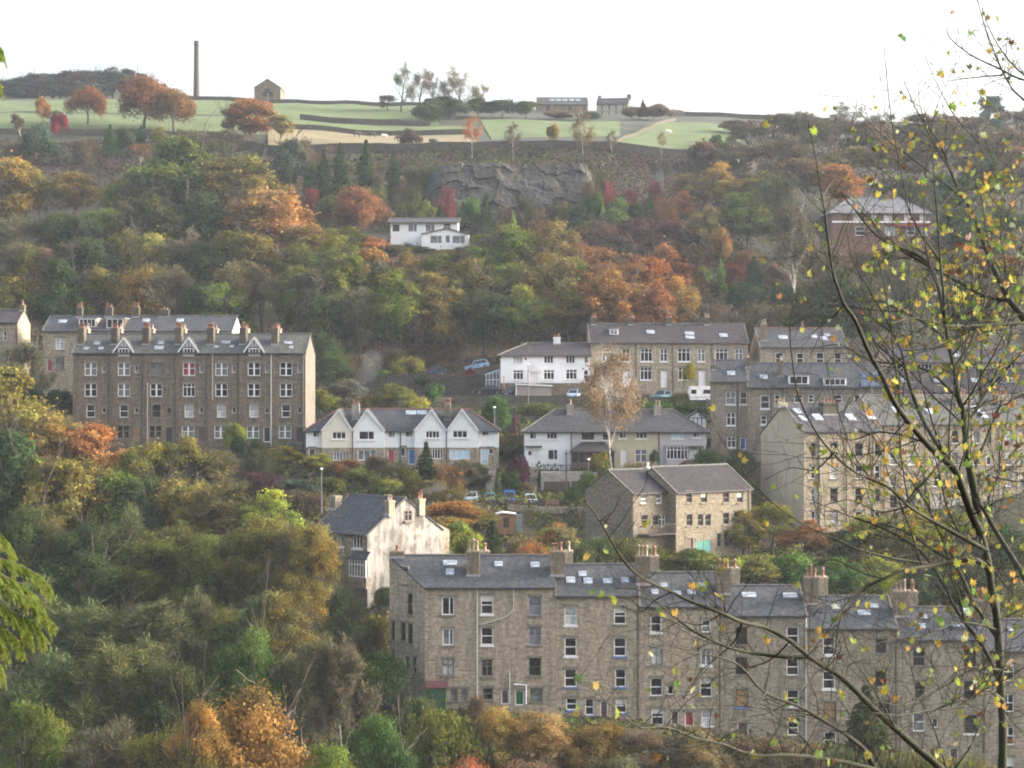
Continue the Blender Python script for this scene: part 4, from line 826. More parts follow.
# ------------------------------------------------------------------ fields, walls, cliff
M['rough'] = grassmat('rough_grass', (.014, .018, .009), (.022, .027, .012), (.034, .034, .017))
sheet('rough_pasture', (-30, 752, -30, 752), 473, 640, 'rough', 'rough dark grass between the hilltop pastures', lift=.1, n=90, k=30)
sheet('field', (-30, 470, -30, 470), 500, 545, 'field_green', 'green pasture below the left skyline, behind the russet oaks')
sheet('field', (-30, 440, -30, 420), 549, 604, 'field_green', 'upper green pasture on the left skyline')
sheet('field', (268, 478, 268, 474), 474, 520, 'field_tan', 'dry straw-coloured pasture with grazing cattle', lift=.45)
sheet('field', (492, 620, 480, 620), 508, 560, 'field_green', 'pale green pasture below the barn')
sheet('field', (608, 742, 655, 740), 474, 560, 'field_green', 'sloping bright green pasture right of the farm')
sheet('lawn', (497, 505, 499, 506), 251.5, 262, 'lawn', 'narrow strip of lawn beside the steps', lift=.12, n=6)['label'] = 'narrow strip of lawn beside the steps'
def wall_line(name, label, cat, pts, h, th=.55, m='drystone', z=None, group=None, sub=8, sink=1.2):
    P = []
    for (p, D), (p2, D2) in zip(pts, pts[1:]):
        n = max(2, int(sub)); P += [(p+(p2-p)*i/n, D+(D2-D)*i/n) for i in range(n)]
    P.append(pts[-1]); mb = MB(); Q = []
    for p, D in P:
        x = (p-CX)/F*D; g = H(x, D); Q.append(Vector((x, D, g)))
    for i, (a, b) in enumerate(zip(Q, Q[1:])):
        t = b-a; t.z = 0; t.normalize(); s = Vector((-t.y, t.x, 0))*th/2
        j = h*(1+.08*noise.noise((a.x*.4, a.y*.4, 1))); j2 = h*(1+.08*noise.noise((b.x*.4, b.y*.4, 1)))
        up = lambda q, k: Vector((q.x, q.y, q.z+k))
        c = [up(a-s, -sink), up(b-s, -sink), up(b-s*.75, j2), up(a-s*.75, j), up(a+s*.75, j), up(b+s*.75, j2), up(b+s, -sink), up(a+s, -sink)]
        mb.poly([c[0], c[1], c[2], c[3]]); mb.poly([c[3], c[2], c[5], c[4]]); mb.poly([c[4], c[5], c[6], c[7]])
        if i == 0: mb.poly([c[0], c[3], c[4], c[7]])
        if i == len(Q)-2: mb.poly([c[1], c[6], c[5], c[2]])
    o = obj(name, mb, m); return tag(o, label, cat, group)
WG = 'dry stone walls across the hill'
wall_line('stone_wall', 'long dark dry stone wall along the foot of the straw-coloured field', 'wall', [(205, 482), (270, 474), (330, 471), (400, 470), (480, 470), (560, 470), (640, 470), (735, 472)], 2.3, .8, group=WG, sub=10)
wall_line('stone_wall', 'dark field wall across the green pasture behind the russet oaks', 'wall', [(-30, 500), (60, 500), (130, 500), (210, 497), (250, 490)], 1.5, .6, group=WG)
wall_line('stone_wall', 'thin field wall between the straw field and the green pasture', 'wall', [(262, 521), (330, 522), (400, 523), (476, 524)], 1.5, .6, group=WG)
wall_line('stone_wall', 'wall between two green pastures left of the farm trees', 'wall', [(300, 547), (360, 547), (430, 547)], 1.6, .6, group=WG)
wall_line('stone_wall', 'skyline wall running behind the mill chimney', 'wall', [(150, 606), (230, 606), (320, 606), (420, 606)], 1.3, .6, group=WG)
wall_line('stone_wall', 'wall climbing diagonally up to the cottage right of the farm', 'wall', [(606, 474), (625, 500), (650, 535), (675, 575)], .9, .6, group=WG)
wall_line('stone_wall', 'skyline wall right of the cottage', 'wall', [(680, 603), (740, 603), (820, 603)], 1.4, .6, group=WG)
wall_line('retaining_wall', 'dark retaining wall behind the parked cars on the upper road', 'wall', [(372, 304), (420, 303.6), (470, 303.4), (500, 303)], 3.0, .7, sink=2)
wall_line('retaining_wall', 'dark stone retaining wall between the road garage and the hipped-roof row', 'wall', [(452, 293.5), (500, 293.5), (560, 293.5), (640, 293.5), (705, 294)], 1.0, .7, sink=7)
wall_line('retaining_wall', 'grey stone retaining wall below the lane with parked cars', 'wall', [(508, 246.3), (540, 246.2), (570, 246.2), (600, 246)], .5, .6, m='stone_grey', sink=6)
wall_line('garden_wall', 'low dark wall beside the steep track above the light blue car', 'wall', [(430, 316.5), (480, 319), (545, 322)], 1.0, .5)
wall_line('retaining_wall', 'curved dark wall along the path left of the front terrace', 'wall', [(352, 204), (362, 196), (385, 186), (420, 180.5), (470, 179.5), (540, 179.5)], .9, .5, sink=3)
# quarry cliff: stepped blocks of rock
m, n, l, b = mat('quarry_rock'); tc = n.new('ShaderNodeTexCoord')
a = noi(n, l, tc.outputs['Object'], .16, 6, .7); c = noi(n, l, tc.outputs['Object'], .9, 6, .7)
r = ramp(n, [(.34, (.012, .012, .012)), (.5, (.032, .030, .031)), (.7, (.062, .058, .059))]); l.new(c.outputs[0], r.inputs[0])
r2 = ramp(n, [(.45, (0, 0, 0)), (.62, (1, 1, 1))]); l.new(a.outputs[0], r2.inputs[0]); mu = n.new('ShaderNodeMath'); mu.operation = 'MULTIPLY'; l.new(r2.outputs[0], mu.inputs[0]); mu.inputs[1].default_value = .55
l.new(mixc(n, l, mu.outputs[0], r.outputs[0], (.055, .05, .024)), b.inputs['Base Color']); b.inputs['Roughness'].default_value = .95
bump(n, l, c.outputs[0], b, .4, .8)
M['rock'] = m
def cliff(c0, c1, yb, yt, Dc, lab):
    mb = MB(); nx, nz = 130, 46; pts = []
    for i in range(nz+1):
        t = i/nz; row = []
        for j in range(nx+1):
            px = c0+(c1-c0)*j/nx; e = min(1, j/34, (nx-j)/12); e = e*e*(3-2*e)
            py = yb+8*noise.noise((px*.03, 1, 1))+(yt+7*noise.noise((px*.035, 9, 1))+(1-e)*(yb-yt)*.5-yb)*t
            D = Dc+14*t**1.3+(1-e)*7
            q = (px*.055+.4*noise.noise((px*.04, t*5, 4)), t*6.5+.35*noise.noise((px*.06, t*4, 2)), 0)
            dd, pp = noise.voronoi(Vector(q)); c = noise.cell(Vector((pp[0][0]*37, pp[0][1]*37, 5)))
            D += .95*(c-.5)+.32*noise.fractal((px*.22, t*14, 3), .7, 2, 4)
            row.append(W(px, py, D))
        pts.append(row)
    for i in range(nz):
        for j in range(nx): mb.poly([pts[i][j], pts[i][j+1], pts[i+1][j+1], pts[i+1][j]])
    top = pts[-1]
    for a, b_ in zip(top, top[1:]):
        q = [Vector((p.x, p.y+9, H(p.x, p.y+9)-.4)) for p in (a, b_)]; mb.poly([a, b_, q[1], q[0]])
    tag(obj('rock_cliff', mb, M['rock']), lab, 'cliff', kind='structure')
cliff(396, 604, 231, 164, 424, 'grey broken quarry cliff below the hilltop fields'); cliff(604, 668, 190, 170, 445, 'low dark rock band right of the quarry cliff')

# ------------------------------------------------------------------ garages, sheds, steps, lamps
t = thing('garage', 'flat-roofed pink pebbledash garage with white fascia beside the upper road', 'garage', W(533.5, 399.5, 293.5)); s = 293.5/F
mb = MB(); mb.prism([(-2.45, 0, -2), (2.6, 0, -2), (2.6, 0, 12.9*s), (-2.45, 0, 14.6*s)], (0, 5, 0)); obj('wall', mb, 'pebble', t)
mb = MB(); mb.prism([(-2.7, -.25, 14.7*s), (2.8, -.25, 13*s), (2.8, -.25, 14.4*s), (-2.7, -.25, 16.1*s)], (0, 5.4, 0)); mb.box(-2.62, -2.46, -.03, .1, -.5, 14.6*s); obj('roof', mb, 'frame_white', t)
t = thing('garage', 'concrete double garage with brown doors set into the bank below the conservatory', 'garage', W(569, 498, 256)); s = 256/F
ops = [(-12*s, 7.5*s, 26*s, 18*s), (12.5*s, 8*s, 20*s, 18*s)]; mb = MB(); panel(mb, lambda a, b, c: (a, b, c), -28*s, 28*s, -2, 25.5*s, ops, m=0)
mb.box(-28*s, 28*s, .001, 5, 21*s, 25.4*s); mb.poly([(-28*s, 0, -2), (-28*s, 5, -2), (-28*s, 5, 21*s), (-28*s, 0, 21*s)]); mb.poly([(28*s, 0, -2), (28*s, 5, -2), (28*s, 5, 21*s), (28*s, 0, 21*s)]); obj('wall', mb, 'concrete', t)
for x, z, w, h in ops:
    mb = MB(); [mb.box(x-w/2, x+w/2, .15, .2+.012*(i % 2), z-h/2+h*i/8, z-h/2+h*(i+1)/8-.01) for i in range(8)]; mb.box(x-.15, x+.15, .1, .15, z-.3, z-.25); obj('garage_door', mb, 'frame_brown', t)
mb = MB()
for i in range(24): mb.box(-28*s+i*56*s/23-.03, -28*s+i*56*s/23+.03, .1, .16, 25.5*s, 25.5*s+.9)
mb.box(-28*s, 28*s, .09, .17, 25.5*s+.9, 25.5*s+.98); obj('railing', mb, 'wood_dark', t)
t = thing('shed', 'orange-brown wooden garden shed with white-edged roof', 'shed', W(505.5, 527.5, 236)); s = 236/F
mb = MB(); mb.box(-9*s, 9*s, 0, 2.2, -.8, 13*s); mb.box(-2*s, 3.5*s, -.02, -.001, 0, 10*s, 1); obj('wall', mb, ['wood_fresh', 'wood_dark'], t)
mb = MB(); mb.prism([(-10.5*s, -.3, 12.4*s), (-3*s, -.3, 14.4*s), (10.5*s, -.3, 12.8*s), (10.5*s, -.3, 13.7*s), (-3*s, -.3, 15.4*s), (-10.5*s, -.3, 13.4*s)], (0, 2.8, 0)); obj('roof', mb, 'greywash', t)
t = thing('water_tank', 'upright blue-grey water tank beside the wooden shed', 'tank', W(519, 528, 238)); mb = MB(); mb.box(-.36, .36, 0, .5, -.5, 1.5); mb.box(-.4, .4, -.04, .54, 1.5, 1.58); mb.box(-.33, -.2, -.03, -.001, 0, 1.45); mb.box(.2, .33, -.03, -.001, 0, 1.45); obj('body', mb, plain('blue_grey_plastic', (.20, .30, .36)), t)
t = thing('shed', 'low dark shed with red end board above the white gabled row', 'shed', W(506, 427.5, 279)); mb = MB(); mb.box(-1.7, 1.3, 0, 2, -2, 1.3); mb.box(1.301, 1.5, -.1, 2, -2, 1.8, 1); obj('wall', mb, ['wood_dark', 'frame_red'], t); mb = MB(); mb.prism([(-1.9, -.3, 1.31), (1.3, -.3, 1.5), (1.3, -.3, 1.6), (-1.9, -.3, 1.42)], (0, 2.6, 0)); obj('roof', mb, 'slate2', t)
t = thing('garage', 'small white gabled garage with black timber stripes beside the grey terrace', 'garage', W(697.5, 430, 273)); s = 273/F
mb = MB(); mb.prism([(-9.5*s, 0, -2), (9.5*s, 0, -2), (9.5*s, 0, 12*s), (0, 0, 18*s), (-9.5*s, 0, 12*s)], (0, 4, 0)); obj('wall', mb, 'white', t); mb = MB()
for x in (-9, -4, 0, 4, 9): mb.box(x*s-.06, x*s+.06, -.04, -.002, -1, 12*s)
mb.box(-9*s, 9*s, -.05, -.003, 12*s-.06, 12*s+.06)
for sg in (-1, 1): mb.prism([(sg*10.5*s, -.08, 11*s), (0, -.08, 17.7*s), (0, -.08, 19*s), (sg*10.5*s, -.08, 12.3*s)], (0, .07, 0)); mb.obox((sg*3*s, -.03, 14*s), (.55*s*3, 0, sg*-.3*s*3), (0, .02, 0), (.05, 0, .05))
obj('timber', mb, 'wood_dark', t); mb = MB()
for sg in (-1, 1): mb.prism([(sg*10.4*s, -.06, 11.4*s), (0, -.06, 18.2*s), (0, -.06, 19.1*s), (sg*10.4*s, -.06, 12.3*s)][::1], (0, 4.2, 0))
obj('roof', mb, 'slate', t)
def steps(label, pts, w):
    mb = MB(); n = 22; P = [W(*p) for p in pts]; tot = len(P)-1
    for i in range(n):
        u = i/n*tot; k = int(u); a = P[k].lerp(P[k+1], u-k); z = H(a.x, a.y)
        dy = abs(P[-1].y-P[0].y)/n; zz = P[0].z+(P[-1].z-P[0].z)*i/n; mb.box(a.x-w/2, a.x+w/2, a.y, a.y+dy*1.2, min(z, zz)-1.2, zz+.0+i*.002)
    return tag(obj('steps', mb, 'concrete'), label, 'steps', 'garden steps')
steps('straight grey garden steps climbing to the pale end door of the white gabled row', [(488, 498, 252.5), (490, 485, 256), (493, 466.5, 261)], 1.0)
steps('straight grey garden steps climbing to the white door of the hipped-roof row', [(531, 498, 252.5), (533, 482, 257), (534.5, 466.5, 261)], 1.1)
t = thing('fence', 'dark slatted fence panel with pale wooden end along the car lane', 'fence', W(484, 507, 247)); s = 247/F
mb = MB(); mb2 = MB()
for i in range(5):
    x0 = i*12.2*s; [mb.box(x0, x0+11.6*s, 0, .04, .1+j*.2, .26+j*.2) for j in range(4)]; mb.box(x0-.06, x0+.06, -.03, .07, -1, 1.0)
for j in range(4): mb2.box(61*s, 74*s, 0, .04, .1+j*.22, .26+j*.22)
mb2.box(74*s, 74*s+.12, -.03, .07, -1, 1.0); obj('panel', mb, 'wood_dark', t); obj('panel', mb2, 'wood_fresh', t)['label'] = 'fresh orange-brown wooden fence panel'
wall_line('fence', 'dark wire fence along the road edge above the hipped-roof row', 'fence', [(510, 285), (548, 286), (556, 289)], .9, .08, 'wood_dark')
def lamp(label, px, yb, yt, D, arm=.0):
    t = thing('street_lamp', label, 'street lamp', W(px, yb, D), 0, 'street lamps'); h = (yb-yt)/F*D; mb = MB()
    mb.tube([(0, 0, -1), (0, 0, h*.4), (0, 0, h*.4+.01), (0, 0, h-.1)], [.09, .09, .055, .05], 8); obj('post', mb, 'steel', t)
    mb = MB(); mb.lathe([(.06, -.12), (.2, -.02), (.2, .06), (.08, .16)], 8, (0, -.12, h)); obj('lamp_head', mb, 'frame_white', t)
lamp('grey street lamp in front of the conservatory', 588.5, 491, 459.5, 254); lamp('street lamp among the shrubs left of the limewashed house', 321.5, 506, 469, 236)
lamp('street lamp standing in front of the pink road garage', 528.3, 412, 364.5, 291.5); lamp('street lamp rising from the round green tree above the white gabled row', 494.3, 424, 407.5, 272)
t = thing('telegraph_pole', 'dark wooden telegraph pole in front of the double garage', 'telegraph pole', W(566.4, 499, 254.5)); mb = MB(); h = 49/F*254.5
mb.tube([(0, 0, -1), (0, 0, h)], [.13, .09], 8); obj('pole', mb, 'wood_dark', t); mb = MB(); mb.box(-.35, .35, -.12, -.04, h-.5, h-.4); obj('crossbar', mb, 'wood_dark', t)
for px, y0, y1, D, lab in ((504, 392, 377, 297, 'short wooden post beside the dark cars on the road'), (497, 382, 366, 301, None)):
    if lab: t = thing('post', lab, 'post', W(px, y0, D)); mb = MB(); mb.tube([(0, 0, -.5), (0, 0, (y0-y1)/F*D)], [.1, .08], 8); mb.lathe([(.09, 0), (.11, .05), (.02, .12)], 8, (0, 0, (y0-y1)/F*D)); t2 = obj('shaft', mb, 'wood_fresh', t)
t = thing('lean_to', 'white glazed lean-to at the left end of the white roadside house', 'lean-to', W(493, 382, 302)); s = 302/F
mb = MB(); mb.prism([(-8*s, 0, 6.5*s), (6.5*s, 0, 11.5*s), (6.5*s, 0, 13*s), (-8*s, 0, 8*s)], (0, 3, 0)); obj('roof', mb, 'door_pale', t); mb = MB()
for x in (-7, -3.5, 0, 3.5, 6.3): mb.box(x*s-.05, x*s+.05, .02, .12, -1, (9+x*.33)*s)
mb.box(-7*s, 6.3*s, .03, .11, 1.9*s, 2.6*s); obj('frame', mb, 'frame_white', t); mb = MB(); mb.poly([(-7*s, .08, -1), (6.3*s, .08, -1), (6.3*s, .08, 11*s), (-7*s, .08, 6.6*s)]); obj('pane', mb, 'glass_mid', t)

# ------------------------------------------------------------------ vehicles
CARM = {}
def car(label, px, py, D, rz, colr, pitch=0, kind='hatch', cat='car'):
    t = thing('parked_car' if kind != 'van' else 'parked_van', label, cat, W(px, py, D), R(rz), 'parked cars'); t.rotation_euler = (0, R(pitch), R(rz))
    m = plain('car_paint', colr, .25, .04); g = 'glass'
    if kind == 'van': L, hb, ht, x0, x1, t0, t1, wd = 2.1, 1.15, 1.95, -1.5, 2.05, -1.0, 2.0, .86
    elif kind == 'saloon': L, hb, ht, x0, x1, t0, t1, wd = 2.15, .9, 1.4, -.95, 1.6, -.25, 1.0, .84
    else: L, hb, ht, x0, x1, t0, t1, wd = 1.95, .9, 1.46, -1.0, 1.85, -.3, 1.5, .83
    mb = MB(); pr = [(-L, .3), (-L-.03, .55), (-L+.08, hb*.78), (-L+.3, hb*.86), (x0, hb), (x1, hb+.03), (L, hb*.9), (L+.03, .55), (L-.05, .3)]
    n = len(pr); i0 = len(mb.v)                                   # rounded flanks: three widths
    for y, k in ((-wd, .0), (-wd+.07, .05), (wd-.07, .05), (wd, 0.0)):
        for x, z in pr: mb.v.append((x*(1 if k else .985), y, (z+k*.5) if z > .5 else z))
    for r in range(3):
        for q in range(n):
            q2 = (q+1) % n; mb.f.append([i0+r*n+q, i0+r*n+q2, i0+(r+1)*n+q2, i0+(r+1)*n+q]); mb.m.append(0)
    mb.f.append([i0+q for q in range(n)]); mb.f.append([i0+3*n+q for q in range(n)][::-1]); mb.m += [0, 0]
    a, b = wd-.06, wd-.2; zb, zt = hb, ht
    B8 = [Vector(v) for v in ((x0, -a, zb), (x1, -a, zb), (x1, a, zb), (x0, a, zb), (t0, -b, zt), (t1, -b, zt), (t1, b, zt), (t0, b, zt))]
    for q in ((4, 5, 6, 7), (0, 1, 5, 4), (1, 2, 6, 5), (2, 3, 7, 6), (3, 0, 4, 7)): mb.poly([B8[k] for k in q])
    mb.prism([B8[4]+Vector((.1, .1, .0)), B8[5]+Vector((-.1, .1, 0)), B8[6]+Vector((-.1, -.1, 0)), B8[7]+Vector((.1, -.1, 0))], (0, 0, .05)); obj('body', mb, m, t)
    def inset(ids, nm, off, k=.86):
        c = sum((B8[i] for i in ids), Vector())/4; q = [c+(B8[i]-c)*k for i in ids]; nn = (q[1]-q[0]).cross(q[2]-q[0]).normalized()
        mb = MB(); mb.poly([p+nn*off for p in q]); obj(nm, mb, g, t)
    inset((3, 0, 4, 7), 'windscreen', .012); inset((1, 2, 6, 5), 'rear_window', .012); inset((0, 1, 5, 4), 'side_window', .012); inset((2, 3, 7, 6), 'side_window', .012)
    if 'w' not in CARM:
        q = MB(); q.lathe([(.2, -.1), (.31, -.1), (.32, -.06), (.32, .06), (.31, .1), (.2, .1)], 14); CARM['w'] = q.mesh('wheel', 'rubber'); q = MB(); q.lathe([(.19, -.105), (.19, .105)], 10); CARM['r'] = q.mesh('rim', 'steel')
        q = MB(); q.box(-.04, .04, -.14, .14, -.07, .07); CARM['h'] = q.mesh('headlight', 'glass_sky')
    for x in (-L*.62, L*.62):
        for y in (-wd+.05, wd-.05):
            o = link('wheel', CARM['w'], t, (x, y, .32)); o.rotation_euler = (R(90), 0, 0); link('rim', CARM['r'], o)
    for y in (-.58, .58): link('headlight', CARM['h'], t, (-L, y, .66))
    mb = MB(); mb.box(-L-.06, -L+.0, -.25, .25, .4, .5); obj('number_plate', mb, 'frame_white', t)
    return t
car('light blue hatchback parked nose-down on the steep track at the wood edge', 477, 370, 313, 12, (.26, .42, .62), pitch=-10)
car('dark blue car half hidden by shrubs left of the light blue hatchback', 433, 376, 310, 6, (.03, .05, .10), pitch=-2, kind='saloon')
car('black car parked on the road under the lean-to of the white house', 488, 395, 298, 4, (.012, .014, .02), kind='saloon'); car('navy car parked directly left of the pink road garage', 511.5, 396.5, 297.5, 68, (.02, .025, .05))
car('silver blue car parked right of the pink road garage', 573.5, 399.5, 296, 82, (.34, .42, .55)); car('teal car parked by the white basement door of the upper terrace', 662, 400.5, 297.5, 62, (.08, .16, .20))
car('silver car facing forward on the lane, leftmost of its row', 472, 503.5, 250.5, 84, (.36, .42, .47)); car('teal blue car facing forward between the silver car and the blue van', 490, 505, 250.5, 88, (.10, .20, .26))
car('bright blue van facing forward on the lane', 509.5, 506.5, 250.5, 90, (.05, .13, .42), kind='van', cat='van'); car('pale car facing forward in front of the second garden steps', 530.5, 506, 250.5, 93, (.62, .68, .72))
t = thing('caravan', 'white touring caravan parked against the grey terrace', 'caravan', W(702, 403, 292), R(4), 'parked cars'); mb = MB()
pr = [(-1.75, .45), (-1.85, 1.2), (-1.7, 2.25), (-1.45, 2.45), (3.3, 2.5), (3.5, 2.2), (3.5, .45)]; mb.prism([(x, 0, z) for x, z in pr], (0, 2.1, 0)); obj('body', mb, 'frame_white', t)
for x, w in ((-1.2, .38), (1.0, .8), (2.5, .5)): mb = MB(); mb.box(x-w, x+w, -.02, -.002, 1.35, 1.95); obj('window', mb, 'glass', t)
mb = MB(); mb.box(-1.8, 3.5, -.015, -.001, .8, .9); obj('stripe', mb, 'frame_lav', t); mb = MB(); mb.box(-1.6, 3.4, .1, 2, .2, .449); obj('chassis', mb, 'pipe_dark', t)
for y in (.1, 2.0): o = link('wheel', CARM['w'], t, (.8, y, .32)); o.rotation_euler = (R(90), 0, 0); link('rim', CARM['r'], o)
mb = MB(); mb.tube([(-1.7, 1.05, .5), (-2.7, 1.05, .5)], [.06, .05]); obj('drawbar', mb, 'steel', t)
t = thing('covered_boat', 'white tarpaulin-covered boat hull at the left end of the car lane', 'boat', W(451, 503, 249.5)); mb = MB()
for s_ in (-1, 1): pass
mb.v = []; ring = []
for i, (x, wd, zt) in enumerate(((-1.0, .1, 1.2), (-.6, .55, 1.3), (0, .75, 1.15), (.7, .75, .8), (1.3, .5, .45))):
    r0 = len(mb.v)
    for y, z in ((-wd, .25), (-wd, zt*.55), (-wd*.4, zt), (wd*.4, zt), (wd, zt*.55), (wd, .25)): mb.v.append((x, y, z))
    ring.append(r0)
for a, b in zip(ring, ring[1:]):
    for q in range(6): mb.f.append([a+q, a+(q+1) % 6, b+(q+1) % 6, b+q]); mb.m.append(0)
mb.f += [[ring[0]+q for q in range(6)], [ring[-1]+q for q in range(6)]]; mb.m += [0, 0]; obj('cover', mb, 'greywash', t, smooth=True); mb = MB(); mb.box(-.8, 1.1, -.3, .3, -.3, .26); obj('trailer', mb, 'pipe_dark', t)

# ------------------------------------------------------------------ cattle and sheep in the straw field
def beast(nm, s, m):
    mb = MB(); mb.tube([(-.95, 0, 1.0), (-.8, 0, 1.02), (-.2, 0, 1.0), (.5, 0, 1.03), (.85, 0, 1.1)], [.2, .36, .42, .38, .22], 10)
    mb.tube([(.75, 0, 1.1), (1.1, 0, 1.05), (1.2, 0, .8)], [.2, .17, .15], 8); mb.tube([(1.15, 0, .95), (1.3, 0, .55), (1.38, 0, .38)], [.16, .13, .08], 8)
    for x in (-.7, .6):
        for y in (-.22, .22): mb.tube([(x, y, 1.0), (x+(-.06 if x < 0 else 0), y, .5), (x+(.03 if x < 0 else .02), y, .45), (x, y, 0)], [.16, .09, .085, .07], 7)
    mb.tube([(-.92, 0, 1.2), (-1.05, 0, 1.0), (-1.06, 0, .55)], [.05, .035, .04], 5)
    for y in (-1, 1): mb.tube([(1.13, y*.1, 1.12), (1.1, y*.27, 1.13)], [.06, .03], 5)
    o = obj(nm, mb, m); o.scale = (s, s, s); md = o.modifiers.new('merge', 'REMESH'); md.mode = 'VOXEL'; md.voxel_size = .055; md.use_smooth_shade = True
    me = bpy.data.meshes.new_from_object(o.evaluated_get(bpy.context.evaluated_depsgraph_get())); bpy.data.objects.remove(o); return me
cm = beast('cow', 1.0, plain('black_cow_hide', (.025, .022, .02))); sm_ = beast('sheep', .6, plain('sheep_wool', (.6, .57, .5)))
for px, D, rz, lab in ((357, 511, 20, 'black cow farthest left in the straw field'), (372, 513, 190, 'black cow near the upper wall of the straw field'), (400, 496, 200, 'black cow grazing in the middle of the straw field'), (421.5, 491, 95, 'small black cow between two others in the straw field'), (433, 487, 10, 'black cow lowest in the straw field')):
    o = tag(link('cow', cm, None, ((px-CX)/F*D, D, H((px-CX)/F*D, D)+.45), R(rz)), lab, 'cow', 'cattle in the straw field')
for px, D, rz, lab in ((384, 514, 20, 'white sheep among the cattle at the top of the straw field'), (668, 515, 20, 'white sheep in the bright green field right of the farm')):
    tag(link('sheep', sm_, None, ((px-CX)/F*D, D, H((px-CX)/F*D, D)+.4), R(rz), (.8,)*3), lab, 'sheep', 'sheep in the fields')
# ------------------------------------------------------------------ chimney smoke
def smoke(label, pts, dens):
    mb = MB(); P = [W(p[0], p[1], p[2]) for p in pts]; mb.tube(P, [p[3] for p in pts], 12)
    m = bpy.data.materials.new('chimney_smoke'); m.use_nodes = True; n, l = m.node_tree.nodes, m.node_tree.links; n.remove(n['Principled BSDF'])
    v = n.new('ShaderNodeVolumePrincipled'); v.inputs['Color'].default_value = (.86, .9, 1, 1); v.inputs['Density'].default_value = dens; l.new(v.outputs[0], n['Material Output'].inputs['Volume'])
    o = obj('smoke', mb, m, smooth=True); o.modifiers.new('s', 'SUBSURF').render_levels = 2; tx = bpy.data.textures.new('puffs', 'CLOUDS'); tx.noise_scale = 1.1; d = o.modifiers.new('d', 'DISPLACE'); d.texture = tx; d.strength = 1.0; d.mid_level = .6
    tag(o, label, 'smoke', kind='stuff')
smoke('thin grey smoke rising from the left chimney of the white gabled row', [(356, 401, 264, .25), (357.5, 396, 264.2, .6), (361, 389, 264.6, 1.0), (364, 380, 265, 1.35), (370, 369, 265.6, 1.7), (374, 357, 266.2, 1.7), (379, 350, 266.5, .7)], .019)
smoke('wisp of smoke drifting right from the limewashed house chimney', [(420.5, 494, 217, .2), (425, 490.5, 217, .45), (432, 489, 217, .6), (439, 488.5, 217, .75), (448, 487, 217, .4)], .06)
# ------------------------------------------------------------------ foliage prototypes
def quads_mesh(name, C, A, Bv, tint, hue, m):
    """rhombic leaf faces: centres C, half-axes A and Bv"""
    n = len(C); V = np.stack([C+A, C+Bv, C-A, C-Bv], 1).reshape(-1, 3).astype(np.float32)
    me = bpy.data.meshes.new(name); me.vertices.add(4*n); me.loops.add(4*n); me.polygons.add(n)
    me.vertices.foreach_set('co', V.ravel()); me.loops.foreach_set('vertex_index', np.arange(4*n, dtype=np.int32))
    me.polygons.foreach_set('loop_start', np.arange(0, 4*n, 4, dtype=np.int32)); me.polygons.foreach_set('loop_total', np.full(n, 4, dtype=np.int32))
    me.update(); me.materials.append(M[m])
    for nm, a in (('tint', tint), ('hue', hue)):
        at = me.attributes.new(nm, 'FLOAT', 'FACE'); at.data.foreach_set('value', np.clip(a, 0, 1).astype(np.float32))
    return me
def unit(a): return a/np.maximum(1e-6, np.linalg.norm(a, axis=1, keepdims=True))
def leaves(P, N, size, tint, hue, name, m='leaf', asp=.62):
    T = unit(np.cross(N, unit(rng.normal(size=P.shape)))); Bn = np.cross(N, T)
    s = size*rng.uniform(.6, 1.35, (len(P), 1)); return quads_mesh(name, P, T*s, Bn*s*asp, tint, hue, m)
def slivers(P, Dv, wd, tint, hue, name):
    T = unit(np.cross(Dv, rng.normal(size=P.shape))); return quads_mesh(name, P, Dv*.5, T*wd, tint, hue, 'twig')
def crown(seed, W_, Hc, nl, size, lobes, lr=(.26, .42), sparse=0, droop=0, bottom=-1.0, top_bias=0):
    """lumpy deciduous crown, origin at its base centre"""
    g = np.random.default_rng(seed); a = W_/2; c = Hc/2
    d = unit(g.normal(size=(lobes, 3))); d[:, 2] = np.where(d[:, 2] < bottom, -d[:, 2], d[:, 2]); r = g.uniform(.35, .8, (lobes, 1))**.8
    L = d*r*np.array([a, a, c]); L[:, :2] *= (1-.5*np.clip(L[:, 2:]/c, 0, 1)); R_ = g.uniform(*lr, lobes)*a; wt = R_**2/np.sum(R_**2); idx = g.choice(lobes, nl, p=wt)
    e = unit(g.normal(size=(nl, 3))); e[:, 2] = np.abs(e[:, 2])*np.where(g.random(nl) < .72, 1, -1); q = g.uniform(.35, 1.0, (nl, 1))**.5
    ed = 1+.22*np.sin(e[:, :1]*7+idx[:, None]*3)*np.sin(e[:, 1:2]*6+idx[:, None]); ln = g.normal(size=(nl, 3))*a*(.04+.07*(g.random((nl, 1)) < .12))
    P = L[idx]+e*q*ed*R_[idx][:, None]*np.array([1, 1, .85])+ln; P[:, 2] += c; P[:, 2] -= droop*g.random(nl)**2
    lt = g.random(lobes); lh = g.random(lobes)
    cl = np.array([noise.noise(Vector(p)*.9+Vector((seed, 0, 0))) for p in P]); keep = cl > -.55+sparse
    tint = .5+.6*(lt[idx]-.5)+.3*(g.random(nl)-.5)+.25*cl; hue = .5+.5*(lh[idx]-.5)+.4*(g.random(nl)-.5)
    N = unit(e+g.normal(size=(nl, 3))*.5)
    k = keep & (P[:, 2] > .02*Hc); return leaves(P[k], N[k], size, tint[k], hue[k], 'crown')
